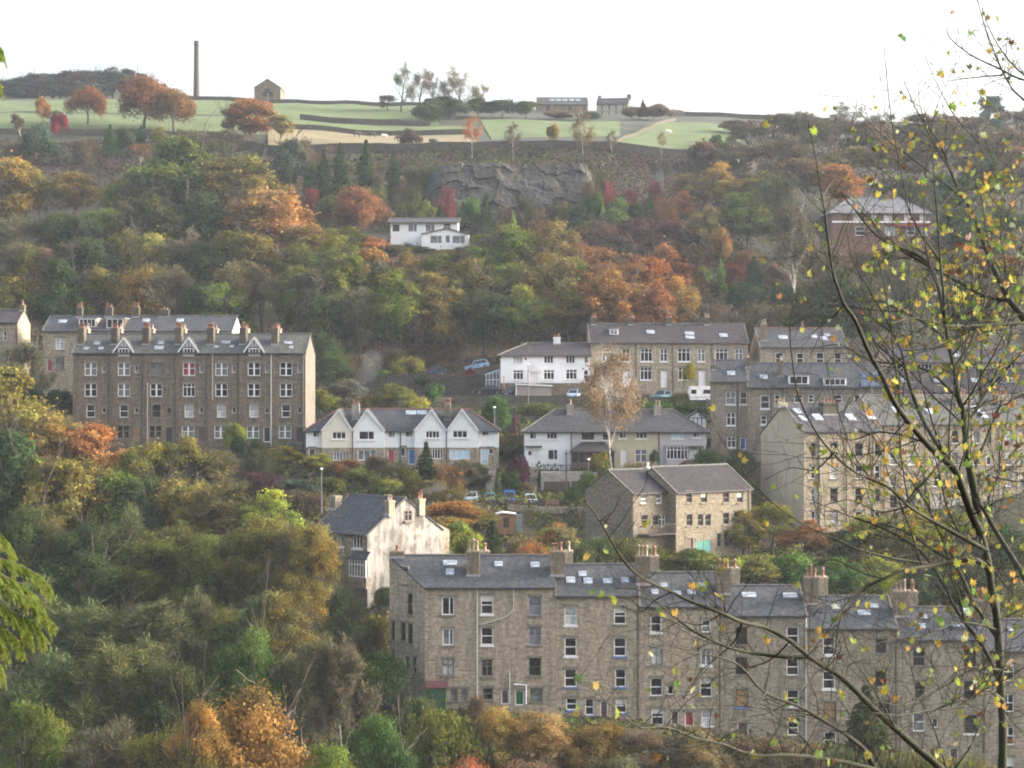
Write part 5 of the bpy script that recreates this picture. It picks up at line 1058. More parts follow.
def branching(seed, Ht, spread, levels=4, r0=.2, kids=(3, 4), up=.25, clear=.25, ang=(.5, 1.15)):
    g = random.Random(seed); segs = []; tips = []
    def grow(p, d, L, r, lv):
        pts = [p]; rr = [r]; n = 3 if lv else 5
        for i in range(n):
            d = (d+Vector((g.gauss(0, .12), g.gauss(0, .12), g.gauss(0, .06)+up*.12))).normalized(); p = p+d*L/n; pts.append(p); rr.append(r*(1-.5*(i+1)/n))
        segs.append((pts, rr, lv)); 
        if lv >= levels: tips.append((p, d)); return
        k = g.randint(*kids)+(2 if lv == 0 else 0)
        for i in range(k):
            t = (clear+(1-clear)*(i+.6)/k) if lv == 0 else g.uniform(.35, 1); j = min(n-1, int(t*n)); q = pts[j].lerp(pts[j+1], t*n-j)
            az = g.uniform(0, 6.28) if lv else 2.4*i+g.uniform(-.4, .4); o = d.orthogonal().normalized(); o.rotate(Matrix.Rotation(az, 3, d)); s = g.uniform(*ang)*spread
            nd = (d*math.cos(s)+o*math.sin(s)+Vector((0, 0, up*.4))).normalized(); grow(q, nd, L*g.uniform(.5, .72)*(1-.35*t*(lv == 0)), rr[j]*.55, lv+1)
    grow(Vector((0, 0, 0)), Vector((0, 0, 1)), Ht*.78, r0, 0); return segs, tips
def bare(seed, Ht, Wd, nt_=2600, r0=.17, bk='bark', spread=1.0, lv=4, up=.25, clear=.22, leaf=0, lsize=.14):
    segs, tips = branching(seed, Ht, spread, lv, r0, up=up, clear=clear); mx = max(math.hypot(p.x, p.y) for p, _ in tips); mz = max(p.z for p, _ in tips)
    sx, sz = Wd/2/mx, Ht/mz; mb = MB(); S = Vector((sx, sx, sz)); far = []
    for pts, rr, l in segs:
        pts = [Vector((p.x*(sx if p.z > .3*Ht*.0 else 1), p.y*sx, p.z*sz)) for p in pts]; mb.tube(pts, [max(.02, r) for r in rr], 6 if l == 0 else (4 if l < 3 else 3), cap=False)
        if l >= 2: far += [(pts[i].lerp(pts[i+1], .5), (pts[i+1]-pts[i]).normalized()) for i in range(len(pts)-1)]
    g = np.random.default_rng(seed); ix = g.integers(0, len(far), nt_); P = np.array([far[i][0] for i in ix]); D = np.array([far[i][1] for i in ix])
    dv = unit(D*.8+g.normal(size=D.shape)*.55+np.array([0, 0, .25]))*g.uniform(.35, 1.0, (nt_, 1)); P = P+dv*.5+g.normal(size=P.shape)*.12
    tw = slivers(P, dv, .024, g.random(nt_), g.random(nt_), 'twigs'); lf = None
    if leaf: ii = g.integers(0, nt_, leaf); pp = P[ii]+g.normal(size=(leaf, 3))*.25; lf = leaves(pp, unit(g.normal(size=pp.shape)), lsize, g.random(leaf), g.random(leaf), 'leaves')
    return mb.mesh('trunk', bk, True), tw, lf
def limbs(seed, Ht, Wd, r0=.22, bk='bark'):
    segs, tips = branching(seed, Ht, 1.0, 2, r0, up=.35, clear=.3); mb = MB()
    for pts, rr, l in segs: mb.tube(pts, [max(.03, r) for r in rr], 6 if l == 0 else 4, cap=False)
    return mb.mesh('trunk', bk, True)
def conifer(seed, W_, Ht, n, size, layers=14, pw=.85, full=.0):
    g = np.random.default_rng(seed); h = g.random(n)**1.35; lay = np.floor(h*layers)/layers; az = g.uniform(0, 6.28, n); nb = 9
    br = np.floor((az/6.28*nb+lay*37) % nb); fr = (1-h)**pw*(.75+.25*np.sin(br*12.9+lay*78)); rad = np.sqrt(g.uniform(.1, 1, n))*fr*W_/2
    az2 = az if full else az+.25*np.sin(az*nb); z = h*Ht*.96+.04*Ht-rad*.28+(lay-h)*Ht*.3*(1-full); P = np.stack([rad*np.cos(az2), rad*np.sin(az2), np.maximum(.1, z)], 1)
    N = unit(np.stack([np.cos(az)*.6, np.sin(az)*.6, np.full(n, .7)], 1)+g.normal(size=(n, 3))*.5); t = .5+.5*(g.random(n)-.5)+.3*(h-lay)*layers*.3
    return leaves(P, N, size, t, g.random(n), 'crown', asp=.35)
def post(Ht, r, bk='bark'):
    mb = MB(); mb.tube([(0, 0, 0), (.03, 0, Ht*.5), (0, 0, Ht)], [r, r*.6, .02], 7); return mb.mesh('trunk', bk, True)
def mound(seed, W_, Hc, n, size, lob=12):
    return crown(seed, W_, Hc, n, size, lob, (.3, .5), sparse=-.2, bottom=-.2)
def scrub(seed, W_, Hc, n, nleaf, ls=.12):
    g = np.random.default_rng(seed); k = 26; bx = g.normal(size=(k, 2))*W_*.2; ix = g.integers(0, k, n); u = g.random(n); out = g.normal(size=(k, 2))*W_*.16
    P = np.stack([bx[ix, 0]+out[ix, 0]*u+g.normal(size=n)*W_*.06, bx[ix, 1]+out[ix, 1]*u+g.normal(size=n)*W_*.06, u**.8*Hc*(1-.35*np.hypot(bx[ix, 0], bx[ix, 1])/(W_*.4))], 1)
    dv = unit(np.stack([out[ix, 0]*.5, out[ix, 1]*.5, np.full(n, Hc*.45)], 1)+g.normal(size=(n, 3))*.5)*g.uniform(.4, 1.1, (n, 1))
    tw = slivers(P, dv, .018, g.random(n), g.random(n), 'twigs'); ii = g.integers(0, n, nleaf); pp = P[ii]+g.normal(size=(nleaf, 3))*.2
    return tw, leaves(pp, unit(g.normal(size=pp.shape)), ls, g.random(nleaf), g.random(nleaf), 'leaves')
# each kind: nominal width, nominal crown height, crown mesh(es), trunk mesh, nominal trunk height, crown fraction of the tree
K = {}
for i in range(5): K['dec%d' % i] = dict(W=9, H=11, c=[crown(11+i, 9, 11, 16000, .19, 40, (.19, .33), sparse=.08*(i % 3))], t=limbs(31+i, 12, 8), tH=10.5, cmax=2.0)
for i in range(3): K['air%d' % i] = dict(W=9, H=11, c=[crown(51+i, 9, 11, 12500, .175, 48, (.15, .27), sparse=.2)], t=bare(61+i, 12.5, 8.6, 100, .19)[0], tH=12.2, cmax=2.0)
for i in range(2):
    K['ndec%d' % i] = dict(W=9, H=11, c=[crown(211+i, 9, 11, 46000, .10, 56, (.17, .3), sparse=.08)], t=K['dec%d' % i]['t'], tH=10.5, cmax=1.5)
    K['nair%d' % i] = dict(W=9, H=11, c=[crown(221+i, 9, 11, 36000, .095, 64, (.14, .26), sparse=.2)], t=K['air%d' % i]['t'], tH=12.2, cmax=1.6)
for i in range(2): K['nshrub%d' % i] = dict(W=4, H=3, c=[crown(251+i, 4, 3.1, 24000, .055, 30, (.2, .36), bottom=-.2)], t=post(2.2, .06), tH=2, cmax=1.3)
for i in range(2):
    t_, tw_, lf_ = bare(231+i, 13, 8.4, 15000, .18, 'bark_grey', spread=.8, lv=5, leaf=5200, lsize=.075); K['nbare%d' % i] = dict(W=6.8, H=13, c=[tw_], l=lf_, t=t_, tH=13, cmax=9)
    t_, tw_, lf_ = bare(241+i, 12, 8.4, 2600, .2, spread=1.0, leaf=300, lsize=.16, up=.15); K['lace%d' % i] = dict(W=7.4, H=12, c=[tw_], l=lf_, t=t_, tH=12, cmax=9)
for i in range(3): K['oak%d' % i] = dict(W=12, H=6.5, c=[crown(71+i, 12, 6.5, 12500, .19, 42, (.17, .3), sparse=.15, bottom=-.3)], t=limbs(75+i, 7.5, 10, .3), tH=6.8, cmax=.78)
for i in range(3):
    t_, tw_, lf_ = bare(81+i, 12, 8.4, 9500, .17, spread=.85, leaf=1900, lsize=.13); K['bare%d' % i] = dict(W=6.6, H=12, c=[tw_], l=lf_, t=t_, tH=12, cmax=9)
for i in range(2):
    t_, tw_, lf_ = bare(91+i, 14, 5.4, 5200, .12, 'bark_pale', spread=.7, up=.5, clear=.3, leaf=6000, lsize=.11); K['birch%d' % i] = dict(W=4.0, H=14, c=[tw_], l=lf_, t=t_, tH=14, cmax=9, leafy=1)
for i in range(2): K['cone%d' % i] = dict(W=4.2, H=10, c=[conifer(101+i, 4.6, 10, 9500, .2)], t=post(10, .14), tH=9.8, cmax=9); K['cone%d' % i]['W'] = 3.5
K['weep0'] = dict(W=8, H=9.5, c=[crown(58, 8, 9.5, 9000, .12, 60, (.10, .2), sparse=.4, droop=1.8)], t=bare(66, 13, 6, 100, .13, 'bark_pale', spread=.6, up=.5, clear=.25, lv=3)[0], tH=12.4, cmax=1.25)
K['pine0'] = dict(W=7, H=9, c=[crown(111, 7, 9, 6500, .2, 22, (.2, .34), sparse=.12)], t=limbs(112, 10, 5, .2), tH=9, cmax=1.5)
K['col0'] = dict(W=1.6, H=6, c=[conifer(113, 2.6, 6, 5200, .13, 30, .45, 1)], t=post(5, .1), tH=5.5, cmax=9)
for i in range(3): K['shrub%d' % i] = dict(W=4, H=3, c=[mound(121+i, 4, 3.1, 6500, .115)], t=post(2.2, .06), tH=2, cmax=1.3)
for i in range(3): a_, b_l = scrub(131+i, 5, 3.4, 7500, 3600); K['scrub%d' % i] = dict(W=5, H=3.6, c=[a_], l=b_l, t=post(2, .05), tH=2, cmax=9)
COLR = { # linear albedo, words
 'ol': ((.105, .115, .028), 'olive green'), 'dg': ((.045, .062, .026), 'dark green'), 'mg': ((.062, .105, .032), 'mid green'), 'yg': ((.19, .185, .04), 'yellow-green'), 'oc': ((.19, .138, .042), 'ochre'),
 'or': ((.29, .145, .055), 'orange'), 'ru': ((.20, .092, .042), 'russet'), 'br': ((.12, .09, .062), 'brown'), 'gb': ((.115, .105, .075), 'grey-brown'), 'gg': ((.10, .108, .052), 'grey-green'), 'pu': ((.085, .05, .048), 'purple-brown'),
 'rd': ((.20, .03, .042), 'crimson red'), 'bg': ((.05, .075, .058), 'blue-green'), 'pp': ((.085, .03, .055), 'purple'), 'gp': ((.07, .066, .068), 'grey-purple'), 'bs': ((.14, .18, .19), 'silvery blue'), 'lg': ((.15, .22, .045), 'lime green'), 'bo': ((.21, .15, .072), 'golden brown'), 'pt': ((.235, .18, .10), 'pale tan'), 'og': ((.15, .122, .038), 'bronze')}
FORM = {'lace': 'lacy bare tree', 'weep': 'birch', 'dec': 'round-crowned tree', 'air': 'open-crowned tree', 'oak': 'spreading oak', 'bare': 'nearly bare tree', 'birch': 'slender birch', 'cone': 'conical conifer', 'pine': 'pine', 'col': 'columnar cypress', 'shrub': 'rounded bush', 'scrub': 'twiggy thicket'}
NAMES = {'lace': 'bare_tree', 'weep': 'birch_tree', 'dec': 'broadleaf_tree', 'air': 'broadleaf_tree', 'oak': 'oak_tree', 'bare': 'bare_tree', 'birch': 'birch_tree', 'cone': 'conifer_tree', 'pine': 'pine_tree', 'col': 'cypress_tree', 'shrub': 'bush', 'scrub': 'thicket'}
CATS = {'shrub': 'bush', 'scrub': 'thicket'}
ORD = 'leftmost,second from left,third from left,fourth from left,fifth from left,sixth from left,seventh from left,eighth from left,ninth from left,tenth from left,eleventh from left,twelfth from left,thirteenth from left,fourteenth from left,fifteenth from left'.split(',')
cnt = {}
def plant(kind, px, top, wpx, D, c, label, group=None, zb=None, jit=.0):
    base = kind.rstrip('0123456789')
    if kind == base:
        n = sum(1 for k in K if k.rstrip('0123456789') == base); cnt[base] = cnt.get(base, random.randint(0, 9))+1; kind = base+str(cnt[base] % n)
    if D < 216 and base in ('dec', 'air', 'bare', 'shrub'): cnt['n'+base] = cnt.get('n'+base, 0)+1; kind = 'n%s%d' % (base, cnt['n'+base] % 2)
    k = K[kind]; x = (px-CX)/F*D; g = H(x, D)-.15 if zb is None else (CY-zb)/F*D-.1; zt = (CY-top)/F*D; h = max(1.0, zt-g); w = wpx*D/F
    t = tag(link(NAMES[base], None, None, (x, D, g), 0), label, CATS.get(base, 'tree'), group); rz = random.uniform(0, 6.28)
    hc = min(h*(.95 if base in ('dec', 'air', 'oak', 'pine') else 1.0), k['cmax']*w, ) if base in ('dec', 'air', 'oak', 'pine', 'shrub', 'weep') else h
    if base == 'air': hc = min(hc, .8*h)
    if base == 'dec' and 314 < D < 322: hc = min(hc, .74*h)
    cc = np.array(COLR[c][0])*np.array([random.uniform(.88, 1.12) for _ in range(3)])*random.uniform(.85, 1.15)*(1.24 if base in ('dec', 'air', 'bare') else 1.08)
    s = w/k['W']
    tr = link('trunk', k['t'], t, (0, 0, 0), rz, (max(s, .3), max(s, .3), h/k['tH']*.93))
    lo = (0, 0, h-hc)
    if 'l' in k:
        tc = np.array(COLR['gb'][0]) if k.get('leafy') else cc
        o = link('twigs', k['c'][0], t, (0, 0, 0), rz, (s, s, h/k['H'])); o.color = (*(tc if base != 'scrub' else .5*cc+.5*np.array((.12, .09, .065))), 1)
        o = link('leaves', k['l'], t, (0, 0, 0), rz, (s, s, h/k['H'])); lc = cc if (k.get('leafy') or base == 'scrub') else .5*cc+.5*np.array(COLR['oc'][0]); o.color = (*lc, 1)
    else:
        o = link('crown' if base != 'shrub' else 'foliage', k['c'][0], t, lo, rz, (s, s, hc/k['H'])); o.color = (*cc, 1)
    return t
def tier(where, D, items, group):
    """items: (px, top, width px, kind, colour[, distance]); labelled from left to right"""
    items = sorted((q[0], q[1], q[2]*(1.15 if 'wood' in group and q[3].rstrip('0123456789') in ('dec', 'air', 'bare') else 1.1), *q[3:]) for q in items); seen = {}
    for q in items: seen.setdefault((q[3].rstrip('0123456789'), q[4]), []).append(q)
    if 'wood' in group and items[0][1] > 120: items = [(q[0], q[1]+random.uniform(-17, 7) if not ((370 < q[0] < 482 and q[1] < 262) or (815 < q[0] < 945 and 236 < q[1] < 256)) else q[1], *q[2:]) for q in items]; seen = {k: [] for k in seen}; [seen[(q[3].rstrip('0123456789'), q[4])].append(q) for q in items]
    for q in items:
        b = q[3].rstrip('0123456789'); same = seen[(b, q[4])]; lab = '%s %s' % (COLR[q[4]][1], FORM[b])
        lab = lab+', '+('the only one' if len(same) == 1 else ORD[same.index(q)])+' in '+where
        plant(q[3], q[0], q[1], q[2], (q[5] if len(q) > 5 else D)+random.uniform(-2.5, 2.5)*(len(q) < 6), q[4], lab, group)
G = 'trees in the upper left wood'
tier('top row of upper left wood', 418, [(8, 147, 66, 'dec', 'oc'), (40, 182, 44, 'air', 'oc'), (74, 164, 54, 'air', 'oc'), (178, 134, 96, 'dec', 'ol'), (240, 158, 96, 'dec', 'og'), (128, 190, 50, 'dec', 'ol')], G)
tier('second row of upper left wood', 386, [(18, 212, 62, 'bare', 'gb'), (62, 210, 60, 'dec', 'dg'), (106, 206, 64, 'dec', 'ol'), (150, 194, 66, 'dec', 'dg'), (204, 188, 72, 'dec', 'dg'), (264, 197, 88, 'dec', 'or'), (312, 222, 56, 'air', 'og')], G)
tier('third row of upper left wood', 356, [(10, 252, 58, 'bare', 'gb'), (50, 248, 60, 'air', 'br'), (98, 240, 64, 'dec', 'dg'), (150, 236, 62, 'dec', 'oc'), (204, 232, 70, 'dec', 'dg'), (252, 240, 66, 'air', 'og'), (298, 240, 60, 'dec', 'ol'), (30, 250, 44, 'dec', 'ol'), (75, 246, 44, 'bare', 'gb'), (125, 238, 44, 'dec', 'ol'), (178, 236, 46, 'bare', 'gb'), (228, 236, 46, 'dec', 'ol'), (276, 238, 44, 'dec', 'oc')], G)
tier('lowest row of upper left wood', 328, [(14, 272, 60, 'air', 'ol'), (58, 266, 58, 'dec', 'dg'), (104, 272, 60, 'air', 'og'), (142, 262, 54, 'dec', 'oc'), (182, 275, 60, 'bare', 'gb'), (224, 268, 64, 'dec', 'ol'), (264, 272, 54, 'bare', 'gb'), (302, 258, 62, 'dec', 'ol'), (342, 252, 62, 'air', 'ol'), (36, 276, 40, 'birch', 'oc'), (82, 270, 44, 'birch', 'gb'), (162, 272, 40, 'birch', 'oc'), (204, 276, 44, 'dec', 'dg'), (244, 276, 44, 'birch', 'bo'), (284, 268, 44, 'bare', 'gb'), (322, 266, 44, 'birch', 'gb')], G)
G = 'trees in the wood belt behind the houses'
tier('top row of wood below bungalow', 352, [(334, 238, 60, 'air', 'ol'), (372, 244, 58, 'dec', 'or'), (404, 249, 52, 'air', 'oc'), (442, 248, 56, 'dec', 'ol'), (482, 236, 60, 'air', 'ol'), (514, 230, 62, 'dec', 'ol'), (552, 234, 66, 'air', 'og'), (586, 246, 66, 'dec', 'ru'), (626, 248, 84, 'dec', 'ru'), (662, 254, 60, 'dec', 'ru'), (352, 250, 40, 'birch', 'oc'), (424, 256, 40, 'birch', 'bo'), (498, 244, 44, 'bare', 'gb'), (536, 240, 40, 'dec', 'oc'), (605, 252, 44, 'air', 'og'), (685, 262, 40, 'bare', 'br')], G)
tier('middle row of wood behind terraces', 334, [(346, 272, 60, 'bare', 'gb'), (386, 266, 64, 'dec', 'ol'), (428, 264, 62, 'air', 'og'), (470, 262, 68, 'air', 'ol'), (512, 262, 72, 'dec', 'ol'), (554, 262, 68, 'dec', 'og'), (598, 262, 74, 'dec', 'ru'), (642, 262, 78, 'dec', 'ru'), (678, 272, 46, 'air', 'oc'), (366, 278, 40, 'birch', 'gb'), (408, 274, 40, 'bare', 'gb'), (450, 270, 44, 'birch', 'oc'), (532, 270, 44, 'air', 'og'), (576, 268, 44, 'dec', 'ol'), (620, 268, 44, 'air', 'og')], G)
tier('front row of wood behind terraces', 318, [(330, 298, 54, 'dec', 'dg'), (360, 288, 54, 'bare', 'gb'), (398, 284, 60, 'air', 'ol'), (442, 280, 62, 'air', 'oc'), (484, 282, 64, 'dec', 'dg'), (524, 284, 62, 'air', 'ol'), (568, 284, 62, 'dec', 'og'), (612, 280, 66, 'dec', 'ru'), (655, 292, 50, 'air', 'ru')], G)
tier('oak line below left skyline', 518, [(88, 89, 42, 'oak', 'ru', 516), (144, 81, 68, 'oak', 'ru', 508), (174, 91, 54, 'oak', 'ru', 505), (252, 97, 62, 'dec', 'ru', 492), (232, 106, 30, 'bare', 'br', 498), (280, 112, 30, 'air', 'bo', 487)], 'oaks below the left skyline')
tier('the left field edge', 512, [(42, 100, 19, 'shrub', 'or'), (58, 112, 16, 'shrub', 'br'), (22, 114, 14, 'birch', 'br', 488), (62, 115, 18, 'shrub', 'rd', 494)], 'bushes at the left field edge')
tier('dark wood on left skyline', 645, [(-6, 82, 40, 'dec', 'gp'), (8, 79, 40, 'dec', 'gp'), (22, 76, 40, 'dec', 'gp'), (37, 73, 40, 'dec', 'gp'), (52, 71, 40, 'dec', 'gp'), (67, 69, 40, 'dec', 'gp'), (82, 68, 40, 'dec', 'gp'), (98, 67, 36, 'dec', 'gp'), (113, 66, 36, 'dec', 'gp'), (128, 67, 36, 'dec', 'gp'), (141, 72, 34, 'dec', 'gp'), (153, 82, 28, 'dec', 'gp'), (60, 84, 40, 'dec', 'gp', 638), (25, 88, 40, 'dec', 'gp', 638), (95, 84, 40, 'dec', 'gp', 638)], 'dark wood on the left skyline')
tier('farm shelter belt on skyline', 585, [(401, 63, 32, 'lace', 'gb'), (420, 69, 32, 'lace', 'br'), (434, 72, 26, 'lace', 'br'), (461, 67, 38, 'lace', 'bo'), (479, 84, 26, 'lace', 'bo'), (448, 78, 30, 'lace', 'gb'), (448, 94, 34, 'dec', 'dg', 575), (388, 95, 20, 'bare', 'br')], 'trees by the farm')
tier('hedge row beside the barn', 570, [(430, 101, 30, 'shrub', 'dg', 562), (455, 101, 36, 'shrub', 'dg', 562), (478, 100, 36, 'shrub', 'dg'), (502, 101, 34, 'shrub', 'dg'), (526, 102, 30, 'shrub', 'dg'), (556, 112, 36, 'shrub', 'br'), (588, 113, 30, 'shrub', 'dg'), (640, 107, 30, 'shrub', 'br'), (660, 106, 28, 'shrub', 'br'), (643, 99, 10, 'cone', 'dg', 590), (430, 106, 40, 'shrub', 'dg', 552)], 'hedge plants by the farm')
tier('brow above the quarry cliff', 462, [(472, 112, 22, 'weep', 'or'), (513, 120, 19, 'weep', 'br'), (583, 108, 28, 'weep', 'bo'), (554, 126, 16, 'shrub', 'oc', 480), (410, 130, 24, 'oak', 'br', 472), (612, 128, 14, 'weep', 'br'), (662, 130, 12, 'weep', 'bo')], 'birches above the quarry')
tier('garden left of quarry cliff', 432, [(324, 148, 24, 'cone', 'dg'), (340, 142, 22, 'cone', 'dg', 438), (366, 139, 30, 'cone', 'dg'), (394, 150, 22, 'cone', 'dg', 438), (290, 130, 36, 'pine', 'bg'), (256, 152, 18, 'cone', 'lg', 436), (312, 160, 20, 'dec', 'mg'), (288, 182, 22, 'scrub', 'rd', 424), (309, 186, 24, 'scrub', 'rd', 422), (274, 172, 14, 'cone', 'mg', 430), (378, 174, 12, 'birch', 'br', 430), (395, 178, 14, 'birch', 'br', 428), (347, 182, 26, 'shrub', 'dg', 424), (376, 190, 30, 'shrub', 'mg', 424), (330, 196, 30, 'shrub', 'ol', 420), (404, 200, 26, 'shrub', 'yg', 424)], 'plants left of the quarry')
tier('shrub row under the bungalow', 389, [(352, 226, 44, 'air', 'ol'), (374, 236, 34, 'air', 'or'), (396, 244, 36, 'dec', 'og'), (420, 247, 34, 'dec', 'ol'), (444, 248, 34, 'dec', 'oc'), (466, 245, 30, 'dec', 'ol'), (484, 232, 40, 'air', 'ol'), (330, 226, 40, 'dec', 'ol')], 'shrubs under the bungalow')
plant('oak', 357, 192, 70, 402, 'ru', 'big russet dome-shaped tree directly left of the bungalow', None)
tier('left heath below the oaks', 470, [(110, 124, 18, 'cone', 'mg', 475), (141, 125, 16, 'cone', 'mg', 478), (158, 128, 18, 'shrub', 'yg', 478), (125, 130, 20, 'shrub', 'dg'), (40, 130, 38, 'shrub', 'bg', 465), (85, 135, 30, 'scrub', 'br'), (140, 144, 20, 'birch', 'or', 462), (20, 140, 30, 'scrub', 'br'), (190, 128, 40, 'scrub', 'br', 478), (225, 128, 40, 'scrub', 'gb', 478), (215, 140, 40, 'scrub', 'dg', 465), (300, 138, 40, 'scrub', 'br', 462)], 'heath shrubs')
tier('foot of the quarry cliff', 420, [(513, 210, 18, 'cone', 'lg', 388), (486, 192, 20, 'cone', 'dg', 412), (446, 184, 16, 'scrub', 'rd', 424), (470, 200, 26, 'shrub', 'mg', 415), (425, 204, 26, 'shrub', 'ol', 415), (505, 205, 22, 'scrub', 'br'), (535, 205, 26, 'scrub', 'br'), (557, 215, 26, 'cone', 'mg', 398), (595, 195, 24, 'shrub', 'mg', 424), (580, 210, 30, 'shrub', 'dg', 416), (560, 205, 20, 'birch', 'br', 424), (545, 222, 30, 'shrub', 'ru', 400), (440, 205, 22, 'cone', 'dg', 410), (420, 164, 30, 'scrub', 'dg', 440), (455, 160, 34, 'scrub', 'br', 441), (500, 158, 40, 'scrub', 'ol', 442), (545, 160, 34, 'scrub', 'br', 441), (585, 162, 30, 'scrub', 'dg', 440), (410, 184, 26, 'scrub', 'dg', 425), (590, 176, 22, 'scrub', 'br', 426), (526, 192, 22, 'scrub', 'dg', 419), (480, 206, 26, 'scrub', 'dg', 416), (565, 198, 20, 'scrub', 'ol', 420)], 'plants at the foot of the cliff')
tier('garden right of the quarry', 424, [(609, 178, 15, 'scrub', 'rd', 430), (630, 188, 17, 'scrub', 'rd', 428), (655, 177, 14, 'scrub', 'rd', 430), (603, 200, 10, 'cone', 'lg', 418), (620, 200, 30, 'shrub', 'mg'), (640, 205, 30, 'shrub', 'dg', 420), (662, 195, 28, 'scrub', 'ru', 420), (612, 212, 40, 'shrub', 'mg', 412), (590, 222, 40, 'shrub', 'ol', 408), (682, 190, 26, 'air', 'ru', 424), (650, 190, 16, 'cone', 'mg', 424), (575, 238, 40, 'scrub', 'ru', 396)], 'plants in the hillside garden')
tier('purple heather bank right of quarry', 402, [(600, 226, 50, 'shrub', 'pu'), (636, 220, 54, 'shrub', 'pu'), (672, 222, 46, 'shrub', 'pu'), (615, 238, 50, 'shrub', 'pu', 394), (655, 238, 54, 'shrub', 'pu', 394), (690, 232, 40, 'shrub', 'pu', 396), (590, 245, 40, 'scrub', 'ru', 388)], 'heather bank')
tier('garden above the upper terrace', 372, [(695, 243, 18, 'cone', 'bs', 378), (722, 233, 26, 'shrub', 'or', 384), (721, 258, 14, 'cone', 'lg', 368), (754, 256, 30, 'cone', 'dg', 368), (735, 262, 26, 'scrub', 'rd', 372), (700, 268, 24, 'shrub', 'mg', 364), (745, 248, 30, 'scrub', 'ru', 380), (775, 262, 34, 'air', 'br', 368), (708, 282, 40, 'shrub', 'dg', 352), (745, 284, 40, 'shrub', 'dg', 352), (782, 286, 36, 'shrub', 'dg', 352), (690, 290, 30, 'shrub', 'oc', 345), (765, 300, 60, 'scrub', 'br', 335), (715, 300, 50, 'scrub', 'br', 335), (805, 305, 50, 'shrub', 'dg', 330), (700, 250, 30, 'scrub', 'ru', 386)], 'terraced garden plants')
G = 'trees in the right hillside wood'
tier('skyline row of right wood', 532, [(735, 119, 40, 'air', 'br'), (772, 115, 44, 'bare', 'br'), (810, 116, 44, 'bare', 'br'), (856, 102, 48, 'lace', 'gb'), (836, 114, 40, 'air', 'br'), (882, 112, 40, 'lace', 'br'), (912, 114, 46, 'bare', 'br'), (945, 112, 46, 'air', 'br'), (972, 116, 40, 'bare', 'br'), (993, 88, 36, 'pine', 'bg', 560), (1016, 108, 40, 'bare', 'br')], G)
tier('second row of right wood', 498, [(717, 134, 22, 'dec', 'dg', 480), (750, 130, 48, 'bare', 'br'), (790, 128, 48, 'bare', 'gb'), (830, 126, 50, 'bare', 'br'), (872, 124, 50, 'air', 'br'), (912, 128, 50, 'bare', 'gb'), (955, 126, 50, 'bare', 'br'), (1000, 128, 50, 'air', 'br')], G)
tier('third row of right wood', 460, [(705, 158, 40, 'shrub', 'pu'), (738, 156, 54, 'air', 'br'), (774, 150, 52, 'bare', 'gb'), (808, 150, 50, 'bare', 'gb'), (845, 142, 56, 'air', 'bo'), (885, 142, 60, 'air', 'og'), (928, 140, 56, 'bare', 'br'), (970, 142, 54, 'bare', 'gb'), (1012, 142, 56, 'air', 'br')], G)
tier('fourth row of right wood', 428, [(688, 184, 40, 'air', 'bo'), (720, 172, 54, 'air', 'oc'), (762, 168, 58, 'air', 'oc'), (800, 172, 52, 'birch', 'bo'), (838, 165, 50, 'air', 'or'), (905, 172, 56, 'dec', 'dg', 420), (948, 172, 60, 'dec', 'dg'), (990, 168, 60, 'air', 'dg'), (1022, 172, 56, 'bare', 'gb')], G)
tier('fifth row of right wood', 394, [(706, 206, 44, 'air', 'bo'), (746, 198, 64, 'air', 'ol'), (788, 192, 54, 'bare', 'gb'), (815, 205, 40, 'birch', 'br'), (958, 204, 60, 'dec', 'dg'), (1004, 206, 64, 'air', 'dg')], G)
tier('row before the brick house', 362, [(795, 212, 34, 'birch', 'gb', 350), (826, 240, 50, 'bare', 'br'), (858, 250, 60, 'bare', 'br'), (898, 248, 64, 'bare', 'br'), (938, 246, 60, 'bare', 'br'), (978, 248, 60, 'air', 'ru'), (1016, 250, 62, 'air', 'ru')], G)
tier('lowest row of right wood', 328, [(838, 280, 54, 'dec', 'dg'), (872, 282, 60, 'bare', 'gb'), (915, 278, 62, 'bare', 'gb'), (960, 282, 62, 'air', 'dg'), (1006, 284, 62, 'bare', 'gb')], G)
G = 'trees in the lower left wood'
tier('top row of lower left wood', 258, [(8, 368, 92, 'dec', 'oc'), (50, 402, 76, 'dec', 'oc', 250), (92, 426, 64, 'dec', 'or', 248), (126, 438, 44, 'dec', 'or', 246), (148, 438, 60, 'dec', 'yg', 243), (192, 447, 66, 'air', 'og', 243), (232, 452, 58, 'bare', 'gg', 243)], G)
tier('second row of lower left wood', 226, [(8, 438, 84, 'dec', 'dg'), (60, 450, 84, 'air', 'og'), (115, 466, 80, 'dec', 'ol'), (170, 478, 80, 'dec', 'og'), (222, 488, 78, 'bare', 'gg'), (268, 500, 74, 'air', 'yg'), (300, 522, 56, 'bare', 'gg'), (36, 446, 56, 'dec', 'ol'), (90, 460, 56, 'dec', 'og'), (142, 474, 56, 'dec', 'dg'), (196, 482, 56, 'dec', 'yg'), (246, 494, 50, 'bare', 'gg')], G)
tier('third row of lower left wood', 206, [(18, 500, 94, 'dec', 'dg'), (84, 518, 94, 'dec', 'dg'), (150, 528, 90, 'air', 'ol'), (208, 522, 84, 'air', 'ol'), (262, 520, 84, 'air', 'og'), (308, 532, 70, 'air', 'og', 200), (52, 520, 60, 'bare', 'gg'), (118, 522, 60, 'bare', 'gg'), (180, 522, 60, 'bare', 'gg'), (236, 524, 56, 'bare', 'gg'), (288, 528, 50, 'bare', 'gb', 202)], G)
